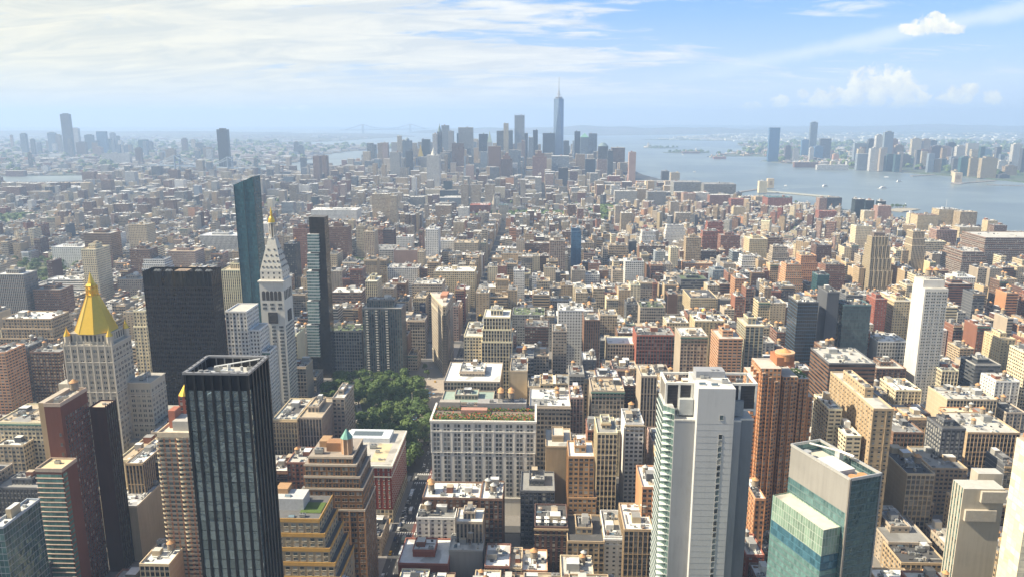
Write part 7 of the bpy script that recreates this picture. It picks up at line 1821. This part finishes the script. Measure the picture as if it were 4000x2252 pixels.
# blue parasols of the plaza
pb_ = MB(); pb_.cone((0,0),1.7,.05,2.3,3.0,(.22,.42,.62),n=8); PAR = pb_.mesh('canopy',[COL]); pp = MB(); pp.bar((0,0,0),(0,0,2.4),.05,(.5,.5,.5)); pp.cone((0,0),.35,.35,0,.1,(.3,.3,.3)); PPL = pp.mesh('pole',[COL])
for cx,cy,n,s in ((-122,690,15,7),(-123,725,9,6),(-118,800,9,5)):
    for _ in range(n):
        o = empty('parasol',(cx+R.gauss(0,s*.5),cy+R.gauss(0,s*1.4),.15),'light blue parasol over a table on the paved plaza beside the park','parasol','blue parasols on the plaza'); link('canopy',PAR,o); link('pole',PPL,o)
q = MB(); x, y = at_z(1612,1628); q.bar((x,y,0),(x,y,26),.25,(.65,.64,.6),r2=.12); q.cone((x,y),.4,.1,26,26.8,(.7,.6,.3),n=6); solo('flagpole',q,[COL],'tall white flagpole standing among the trees of the park','flagpole')
q = MB(); x, y = at_z(1563,2062); q.bar((x,y,0),(x,y,8.5),.12,(.6,.6,.58)); q.bar((x,y,8.5),(x+2.6,y,9),.08,(.6,.6,.58)); q.box(x+2.3,x+3.1,y-.2,y+.2,8.85,9.05,(.6,.6,.58)); solo('street_lamp',q,[COL],'curved-arm street lamp at the corner below the red brick block','street lamp')
x, y = at_z(1520,2100); q = MB()
for k in range(6): q.box(x-6,x-2,y-22+k*7,y-15.2+k*7,4.0,4.4,(.46,.30,.14),bottom=True)
for yy in (-21,-7,7,19): q.bar((x-2.2,y+yy,0),(x-2.2,y+yy,4),.1,(.3,.2,.12))
solo('pavement_shed',q,[COL],'long brown plywood sidewalk shed beside the shaded avenue','sidewalk shed')
# white parasols of the dark brick building's terrace, on its roof
wp = MB(); wp.cone((0,0),2.3,.1,2.3,2.9,(.75,.74,.70),n=4,ph=math.pi/4); WPAR = wp.mesh('canopy',[COL])
for o in BLD:
    if 'terrace of white parasols' in o.label:
        a = o.tiers[0]
        for i in range(8):
            p = empty('parasol',(a[0]+2.5+(a[1]-a[0]-5)*(i%4)/3,a[2]+4+5*(i//4),a[5]+.05),'square white parasol on the planted terrace of the very dark brick building','parasol','white parasols on the dark brick terrace'); link('canopy',WPAR,p); link('pole',PPL,p)
    if 'round blue sign' in o.label:
        a = o.tiers[0]; q = MB(); cx, cz, y = a[1]-4.5, a[5]-9, a[2]; n = 24
        q.box(cx-5.2,a[1]+.3,y-.25,y-.02,a[5]-26,a[5]-2,(.17,.10,.08),bottom=True)
        q.face([(cx+3.4*math.cos(2*math.pi*k/n),y-.28,cz+3.4*math.sin(2*math.pi*k/n)) for k in range(n)],(.05,.14,.34))
        for k in range(n): an, a2 = 2*math.pi*k/n, 2*math.pi*(k+1)/n; q.bar((cx+3.0*math.cos(an),y-.3,cz+3.0*math.sin(an)),(cx+3.0*math.cos(a2),y-.3,cz+3.0*math.sin(a2)),.1,(.55,.6,.66))
        q.bar((cx-1.3,y-.31,cz-1.6),(cx+.6,y-.31,cz+1.7),.22,(.62,.66,.70)); q.bar((cx-1.7,y-.31,cz+.1),(cx+1.7,y-.31,cz+.3),.2,(.62,.66,.70)); part('round_sign', q, [COL], o.root)
    if 'beside the mural wall' in o.label:
        a = o.tiers[0]; q = MB(); y = a[2]-.1; x0, x1 = a[1]-.2-(a[1]-a[0])*.50, a[1]-.2; zt = a[5]-6
        q.box(x0,x1,y-.1,y,zt-36,zt,(.03,.045,.085),bottom=True); q.box(x0+2,x1-2.2,y-.16,y-.11,zt-31,zt-20,(.55,.05,.04),bottom=True); q.box(x0+1,x1-1,y-.14,y-.11,zt-19,zt-11,(.08,.06,.10),bottom=True)
        wlP = .5; X = x0+1.5; Z = zt-5.2                       # P O L O in white capitals
        def seg(a_,b_): q.bar((X+a_[0],y-.2,Z+a_[1]),(X+b_[0],y-.2,Z+b_[1]),.16,(.7,.7,.7))
        sc_ = (x1-x0-3)/5.2; 
        L_ = {'P':[((0,0),(0,2)),((0,2),(.8,2)),((.8,2),(.8,1)),((.8,1),(0,1))],'O':[((0,0),(0,2)),((0,2),(.9,2)),((.9,2),(.9,0)),((.9,0),(0,0))],'L':[((0,0),(0,2)),((0,0),(.8,0))]}
        for ch in 'POLO':
            for s_ in L_[ch]: seg((s_[0][0]*sc_,s_[0][1]*sc_),(s_[1][0]*sc_,s_[1][1]*sc_))
            X += 1.3*sc_
        part('mural', q, [COL], o.root)

# ------------------------------------------------------------------ harbour
def tips():
    """pyramids, domes and spires on far towers"""
    for o in BLD:
        a = o.tiers[0]; cx, cy = (a[0]+a[1])/2, (a[2]+a[3])/2; z = o.top(); hw = (a[1]-a[0])/2
        def add(nm, fn, m=COL): q = MB(); fn(q); part(nm, q, [m], o.root)
        L = o.label
        if 'green pyramid cap' in L: add('pyramid_roof', lambda q: q.cone((cx,cy),hw*1.35,0,z,at_y(2284,520,cy)[1],(.16,.34,.28),n=4,ph=math.pi/4))
        elif 'thin spire' in L: add('spire', lambda q: (q.cone((cx,cy),hw*.9,hw*.25,z,z+30,(.14,.2,.19),n=8), q.cone((cx,cy),hw*.2,0,z+30,at_y(1718,481,cy)[1],(.2,.25,.25),n=6)))
        elif 'small dome' in L: add('dome', lambda q: (q.cone((cx,cy),hw*.5,hw*.45,z,z+8,(.2,.25,.28),n=12), q.cone((cx,cy),hw*.45,hw*.1,z+8,z+16,(.2,.25,.28),n=12)))
        elif 'open crown' in L and o.top() > 150:
            def cr(q):
                for k in range(9): x = a[0]+(a[1]-a[0])*k/8; q.box(x-.8,x+.8,a[2],a[2]+1.5,z-2,z+9,(.5,.52,.55))
            add('crown_frame', cr)
        elif 'stepped telephone' in L or 'stepped crown' in L: add('setback', lambda q: (q.box(a[0]+hw*.35,a[1]-hw*.35,a[2]+5,a[3]-5,z,z+14,WC['brown']), q.box(a[0]+hw*.7,a[1]-hw*.7,a[2]+10,a[3]-10,z+14,z+26,WC['brown'])))
        elif 'rounded shoulder' in L: add('dome', lambda q: q.cone((cx,cy),hw*1.1,hw*.4,z,z+16,(.16,.22,.24),n=12))
        elif 'flagpole' in L: add('flagpole', lambda q: q.bar((cx,cy,z),(cx,cy,z+24),.4,(.5,.5,.5)))
        elif 'colonnaded' in L: add('lantern', lambda q: (q.cone((cx,cy),9,8,z,z+14,(.6,.58,.52),n=12), q.cone((cx,cy),5,1,z+14,z+30,(.6,.58,.5),n=12)))
tips()
def tower_thing(nm, label, cat, px, pt, Y, w_, c, tipc, tip_py):
    x, z = at_y(px,pt,Y); root = empty(nm,(x,Y+w_/2,0),label,cat); st = dict(style('white:p'), w=c, s=tuple(v*.6 for v in c)); b = MB(); b.prism([(x-w_/2,Y),(x+w_/2,Y),(x+w_/2,Y+w_),(x-w_/2,Y+w_)],0,z,st,.3,(.4,.4,.38)); part('wall',b,[FAC,ROOF],root)
    q = MB(); zt = at_y(px,tip_py,Y+w_/2)[1]; q.cone((x,Y+w_/2),w_*.66,0,z,zt,tipc,n=4 if w_ > 25 else 8,ph=math.pi/4); part('spire_roof',q,[GOLD if tipc[0] > .7 else COL],root)
tower_thing('office_tower','ornate old skyscraper with a steep pale green spire roof','skyscraper',1912,556,4350,26,(.52,.52,.48),(.34,.42,.36),510)
tower_thing('office_tower','white courthouse tower with a gilded pyramid top','skyscraper',1642,612,4150,30,(.55,.52,.46),(.78,.5,.1),567)
tower_thing('church_tower','ornate tan steeple-like tower right of the red library block','tower',1930,800,2260,11,(.42,.36,.28),(.34,.30,.24),757)
tower_thing('church_tower','dark clock steeple among the village roofs','tower',2475,895,1900,8,(.15,.09,.08),(.13,.14,.14),866)
tower_thing('church_tower','pale cupola-topped tower in front of the small gabled loft','tower',1877,1232,1010,7,(.5,.5,.47),(.78,.5,.1),1190)
tower_thing('apartment_tower','slim red brick tower with a gilded spire half hidden by the black tower','tower',716,1545,470,7,(.34,.10,.06),(.78,.5,.1),1496)
def gold_dome(px, py, h, label):
    x, y = at_z(px,py,h); q = MB(); root = empty('cupola',(x,y,h-14),label,'cupola'); q.cone((x,y),3.2,3.2,h-16,h-3,(.6,.55,.4),n=12); part('drum',q,[COL],root); q = MB()
    for k in range(5): a0,a1 = k/5*math.pi/2,(k+1)/5*math.pi/2; q.cone((x,y),3.6*math.cos(a0),3.6*math.cos(a1),h-3+4.2*math.sin(a0),h-3+4.2*math.sin(a1),n=12,cap=False)
    part('dome',q,[GOLD],root)
gold_dome(2750,1205,44,'gilded dome on a white drum beside the yellow-fronted curved building'); gold_dome(2781,1237,40,'lower gilded dome in front of the gilded dome on a white drum')
def bridge(nm, label, A, B_, towers, deck, tz, w_, c, r, sag=.12, ends=.5):
    ax, ay = A; bx, by = B_; root = empty(nm,(ax,ay,-3),label,'bridge'); d = Vector((bx-ax,by-ay,0)); n = Vector((-d.y,d.x,0)).normalized(); P = lambda t,s,z: (ax+d.x*t+n.x*s, ay+d.y*t+n.y*s, z)
    q = MB(); e = ends; pts = [-e+ (1+2*e)*k/24 for k in range(25)]
    for t0,t1 in zip(pts,pts[1:]):
        for z0,z1 in ((deck-r*1.5,deck),): q.face([P(t0,-w_,z1),P(t1,-w_,z1),P(t1,w_,z1),P(t0,w_,z1)],c); q.face([P(t0,-w_,z0),P(t1,-w_,z0),P(t1,-w_,z1),P(t0,-w_,z1)],c); q.face([P(t0,w_,z0),P(t0,w_,z1),P(t1,w_,z1),P(t1,w_,z0)],c)
    part('deck',q,[MET],root)
    for t in (0,1):
        q = MB()
        for s in (-w_,w_): q.bar(P(t,s,-3),P(t,s,tz),r*1.6,c)
        for z in (deck+ (tz-deck)*.5, tz-r*2): q.bar(P(t,-w_,z),P(t,w_,z),r*1.3,c)
        part('tower',q,[MET],root)
    for s in (-w_,w_):
        q = MB()
        for k in range(24): t0,t1 = k/24,(k+1)/24; f = lambda t: deck+r*2+(tz-deck-r*2)*(2*t-1)**2; q.bar(P(t0,s,f(t0)),P(t1,s,f(t1)),r*.5,c)
        for a0,a1 in ((0,-e*.8),(1,1+e*.8)): q.bar(P(a0,s,tz),P(a1,s,deck),r*.5,c)
        for k in range(1,24): t = k/24; q.bar(P(t,s,deck),P(t,s,deck+r*2+(tz-deck-r*2)*(2*t-1)**2),r*.18,c)
        part('main_cable',q,[MET],root)
E1, E2 = ll(40.7090,-73.9920), ll(40.7062,-73.9893)
_a = at_y(689,607,E2[1]); bridge('suspension_bridge','blue-grey suspension bridge with looping cables crossing the near river',(_a[0],E2[1]),(E1[0]+20,E1[1]),None,41,_a[1],16,(.22,.27,.33),3.2)
_v = at_y(1417,486,15500); _w = at_y(1602,486,16600); bridge('suspension_bridge','very distant pale suspension bridge at the harbour mouth',(_v[0],15500),(_w[0],16600),None,72,_v[1],18,(.25,.29,.33),7,ends=.42)
def statue():
    x, y = ll(40.6892,-74.0445); x = at_y(2533,556,y)[0]; zt = at_y(2533,556,y)[1]; root = empty('statue',(x,y,0),'green robed statue with raised arm on a stone pedestal on the small harbour island','statue')
    q = MB(); q.cone((x,y),48,45,0,11,(.4,.36,.3),n=11); q.cone((x,y),17,11,11,46,(.46,.42,.35),n=4,ph=math.pi/4); part('pedestal',q,[COL],root)
    q = MB(); g = (.16,.30,.26); k = (zt-46)/46; q.cone((x,y),6.5,4.6,46,46+22*k,g,n=10,cap=False); q.cone((x,y),4.6,3.2,46+22*k,46+29*k,g,n=10); q.cone((x,y),2.2,1.9,46+29*k,46+34*k,g,n=8); q.bar((x-3,y,46+27*k),(x-6,y,46+42*k),1.4,g,n=6,r2=.9); q.cone((x-6,y),1.6,.3,46+42*k,zt,(.7,.5,.15),n=6); q.bar((x+3,y,46+27*k),(x+4.5,y-2,46+18*k),1.4,g,n=6); part('figure',q,[COL],root)
statue()
def island_house(px, py, w_, d_, h, c, label, spire=False):
    x, y = at_z(px,py); root = empty('island_building',(x,y,0),label,'building'); q = MB(); q.prism([(x-w_/2,y),(x+w_/2,y),(x+w_/2,y+d_),(x-w_/2,y+d_)],.5,h,style(c+':q'),.3,(.45,.4,.36)); part('wall',q,[FAC,ROOF],root)
    q = MB(); q.cone((x-w_*.3,y+3),4,0 if spire else 3,h,h+16,(.45,.3,.22),n=4); q.cone((x+w_*.3,y+3),4,0 if spire else 3,h,h+16,(.45,.3,.22),n=4); part('roof_turret',q,[COL],root)
island_house(2700,600,150,40,16,'brick','long red roofed brick buildings on the second harbour island'); island_house(2812,622,90,36,18,'red','old red brick rail terminal with a steep clock roof on the far shore',True); island_house(2790,616,60,30,9,'cream','low cream ferry shed beside the old rail terminal')
q = MB(); x, y = at_z(2718,596); q.cone((x,y),5,4,0,24,(.7,.7,.68),n=8); q.cone((x,y),9,9,24,32,(.7,.7,.68),n=10); q.cone((x,y),9,0,32,37,(.6,.6,.58),n=10); solo('water_tower',q,[COL],'white bulb-topped water tower on the second harbour island','water tower')
def boat(px, py, L, heading, label, decks=2, wake=0, sail=False):
    x, y = at_z(px,py,-3); root = empty('ferry' if not sail else 'sailing_boat',(x,y,-3),label,'boat',None,heading); W_ = L*.24; w_ = (.72,.72,.70)
    q = MB(); H = [(-W_/2,-L/2),(W_/2,-L/2),(W_/2,L*.25),(0,L/2),(-W_/2,L*.25)]
    for i in range(5): a_,b_ = H[i],H[(i+1)%5]; q.face([(a_[0]*.8,a_[1]*.95,-.3),(b_[0]*.8,b_[1]*.95,-.3),(b_[0],b_[1],2.2),(a_[0],a_[1],2.2)],w_ if not sail else (.3,.2,.15))
    q.face([(p[0],p[1],2.2) for p in H],w_); link('hull',q.mesh('hull',[COL]),root)
    if sail: q = MB(); q.bar((0,0,2),(0,0,16),.2,w_); q.face([(0,.5,15),(0,-5,3.5),(0,.5,3.5)],w_); q.face([(0.05,.5,15),(0.05,.5,3.5),(0.05,-5,3.5)],w_); link('sail',q.mesh('sail',[COL]),root)
    else:
        for k in range(decks): 
            q = MB(); q.box(-W_*.42+k*.4,W_*.42-k*.4,-L*.42+k*L*.05,L*.22-k*L*.08,2.21+k*2.8,4.9+k*2.8,w_); q.box(-W_*.42+k*.4-.05,W_*.42-k*.4+.05,-L*.40+k*L*.05,L*.20-k*L*.08,3.2+k*2.8,4.2+k*2.8,(.08,.10,.12)); link('deck_house',q.mesh('deck_house',[COL]),root)
    if wake:
        q = MB(); rw = random.Random(int(px)); n = 50
        for k in range(n):
            t0 = -L*.5-wake*k/n; s = (1.5+7*k/n); 
            for j in range(2): a_ = rw.uniform(-s,s); q.face([(a_-1.2,t0,.06),(a_+1.6,t0-rw.uniform(1,3),.06),(a_+1,t0-wake/n*1.6,.06),(a_-1.4,t0-wake/n*1.4,.06)],(.55,.60,.60))
        f = link('wake_foam',q.mesh('wake_foam',[COL]),None,(x,y,-3),'stuff'); f.rotation_euler = (0,0,heading)
boat(3224,729,34,math.radians(-62),'white two-decked ferry with the longest foam trail, nearest the marina',2,520); boat(3513,711,30,math.radians(-75),'white ferry trailing a short foam wake in front of the far quay',2,170); boat(3445,738,44,math.radians(100),'largest white ferry on the near side of the river, heading away from its wake',3,300)
boat(3462,693,22,math.radians(60),'small white boat close to the far quay',1); boat(2713,673,18,math.radians(80),'small white speedboat with a long thin wake in mid river',1,420); boat(2614,641,10,0,'tiny white sailing boat alone in mid river',1,0,True); boat(3068,727,12,1.2,'tiny motor boat left of the foam-trailing ferry',1); boat(2667,606,20,1.0,'small ferry before the second harbour island',1); boat(1359,638,22,1.2,'low ferry on the pale inlet before the harbour',1)
# piers on both banks
def pier(px0,py0,px1,py1,w_,label,c=(.28,.25,.22),shed=0):
    a_, b_ = at_z(px0,py0,-1), at_z(px1,py1,-1); d = Vector((b_[0]-a_[0],b_[1]-a_[1],0)); L = d.length; root = empty('pier',(a_[0],a_[1],-3),label,'pier',None,math.atan2(d.y,d.x)); q = MB(); q.box(0,L,-w_/2,w_/2,1.4,3.0,c,bottom=True); link('deck',q.mesh('deck',[COL]),root)
    for k in range(0,int(L),30): q = MB(); q.box(k,k+2.5,-w_/2+1,w_/2-1,-1,1.4,(.12,.10,.09)); link('piling',q.mesh('piling',[COL]),root) if k < 600 else None
    if shed: q = MB(); q.box(5,L-8,-w_/2+3,w_/2-3,3,3+shed,(.40,.42,.42)); link('shed',q.mesh('shed',[COL]),root)
    return root
pier(2880,752,2982,736,14,'narrow pier leading to the cream ventilation tower'); pier(3000,748,3240,768,46,'broad pier with playing fields along the near bank',(.36,.36,.30)); pier(3490,824,3562,815,60,'pale curved pier island with trees beyond the three glass towers',(.36,.32,.24)); pier(3755,716,3890,706,16,'long thin pier reaching from the tan ventilation block',(.3,.26,.22)); pier(3720,716,3760,718,60,'square pier carrying the tan ventilation block'); pier(3560,688,3700,680,18,'thin breakwater pier before the far quay'); pier(3855,722,4000,726,12,'dark broken pier low at the right bank')
x, y = at_z(3742,714); q = MB(); q.box(x-17,x+17,y,y+26,0,46,(.55,.44,.30)); 
for k in range(3): q.box(x-10+k*7,x-6+k*7,y-.3,y-.02,16,34,(.30,.20,.12),bottom=True)
solo('ventilation_tower',q,[COL],'tan ventilation block standing on its own square pier','tower')
x, y = at_z(3010,735); q = MB(); q.box(x-14,x+14,y,y+20,0,40,(.58,.46,.30)); q.box(x-6,x+6,y-.3,y-.02,12,30,(.36,.26,.16),bottom=True); solo('ventilation_tower',q,[COL],'yellow-brown ventilation tower at the end of the narrow pier','tower')
# trees on the curved pier
x, y = at_z(3508,812)
for k in range(10): tree(x+R.uniform(-26,26),y+R.uniform(-12,16),R.uniform(.7,.95),'green tree on the pale curved pier island','trees of the curved pier island')
q = MB(); x, y = at_z(3536,812); q.cone((x,y),7,0,3,16,(.72,.72,.70),n=4); solo('tent',q,[COL],'small white tent on the pale curved pier island','tent')
# container cranes and tank farm beyond the bay
q = MB(); rq = random.Random(5)
for k in range(70):
    x, y = at_z(rq.uniform(2560,3000), rq.uniform(545,556)); 
    if inside((x,y),PN): h = rq.uniform(25,60); q.bar((x,y,0),(x,y,h),1.6,(.6,.62,.62)); q.bar((x-18,y,h*.8),(x+24,y,h*.8),1.3,(.6,.62,.62))
for k in range(500):
    x, y = at_z(rq.uniform(2250,4000), rq.uniform(520,560))
    if inside((x,y),PN): s = rq.uniform(20,90); q.box(x-s,x+s,y,y+60,0,rq.uniform(8,20),rq.choice(((.6,.6,.56),(.45,.42,.38),(.65,.62,.5))))
for k in range(500):
    x, y = at_z(rq.uniform(0,1500), rq.uniform(530,620))
    if inside((x,y),PB): s = rq.uniform(15,70); q.box(x-s,x+s,y,y+50,0,rq.uniform(8,26),rq.choice(((.55,.53,.50),(.42,.36,.32),(.30,.24,.22))))
solo('far_shore_sheds',q,[COL],kind='stuff')

# ------------------------------------------------------------------ the hazy air
hz = bpy.data.materials.new('haze'); hz.use_nodes = True; t = NT(hz.node_tree); t.t.nodes.clear(); pvol = t.n('ShaderNodeVolumePrincipled'); pvol.inputs['Color'].default_value = (.50,.69,1.0,1); pvol.inputs['Density'].default_value = HAZE_D; pvol.inputs['Anisotropy'].default_value = .12
oo = t.n('ShaderNodeOutputMaterial'); t.l.new(pvol.outputs[0], oo.inputs['Volume'])
b = MB(); b.box(-27500,27500,-4000,27500,-6,560,bottom=True); h_ = link('haze', b.mesh('haze',[hz]), None, kind='stuff')
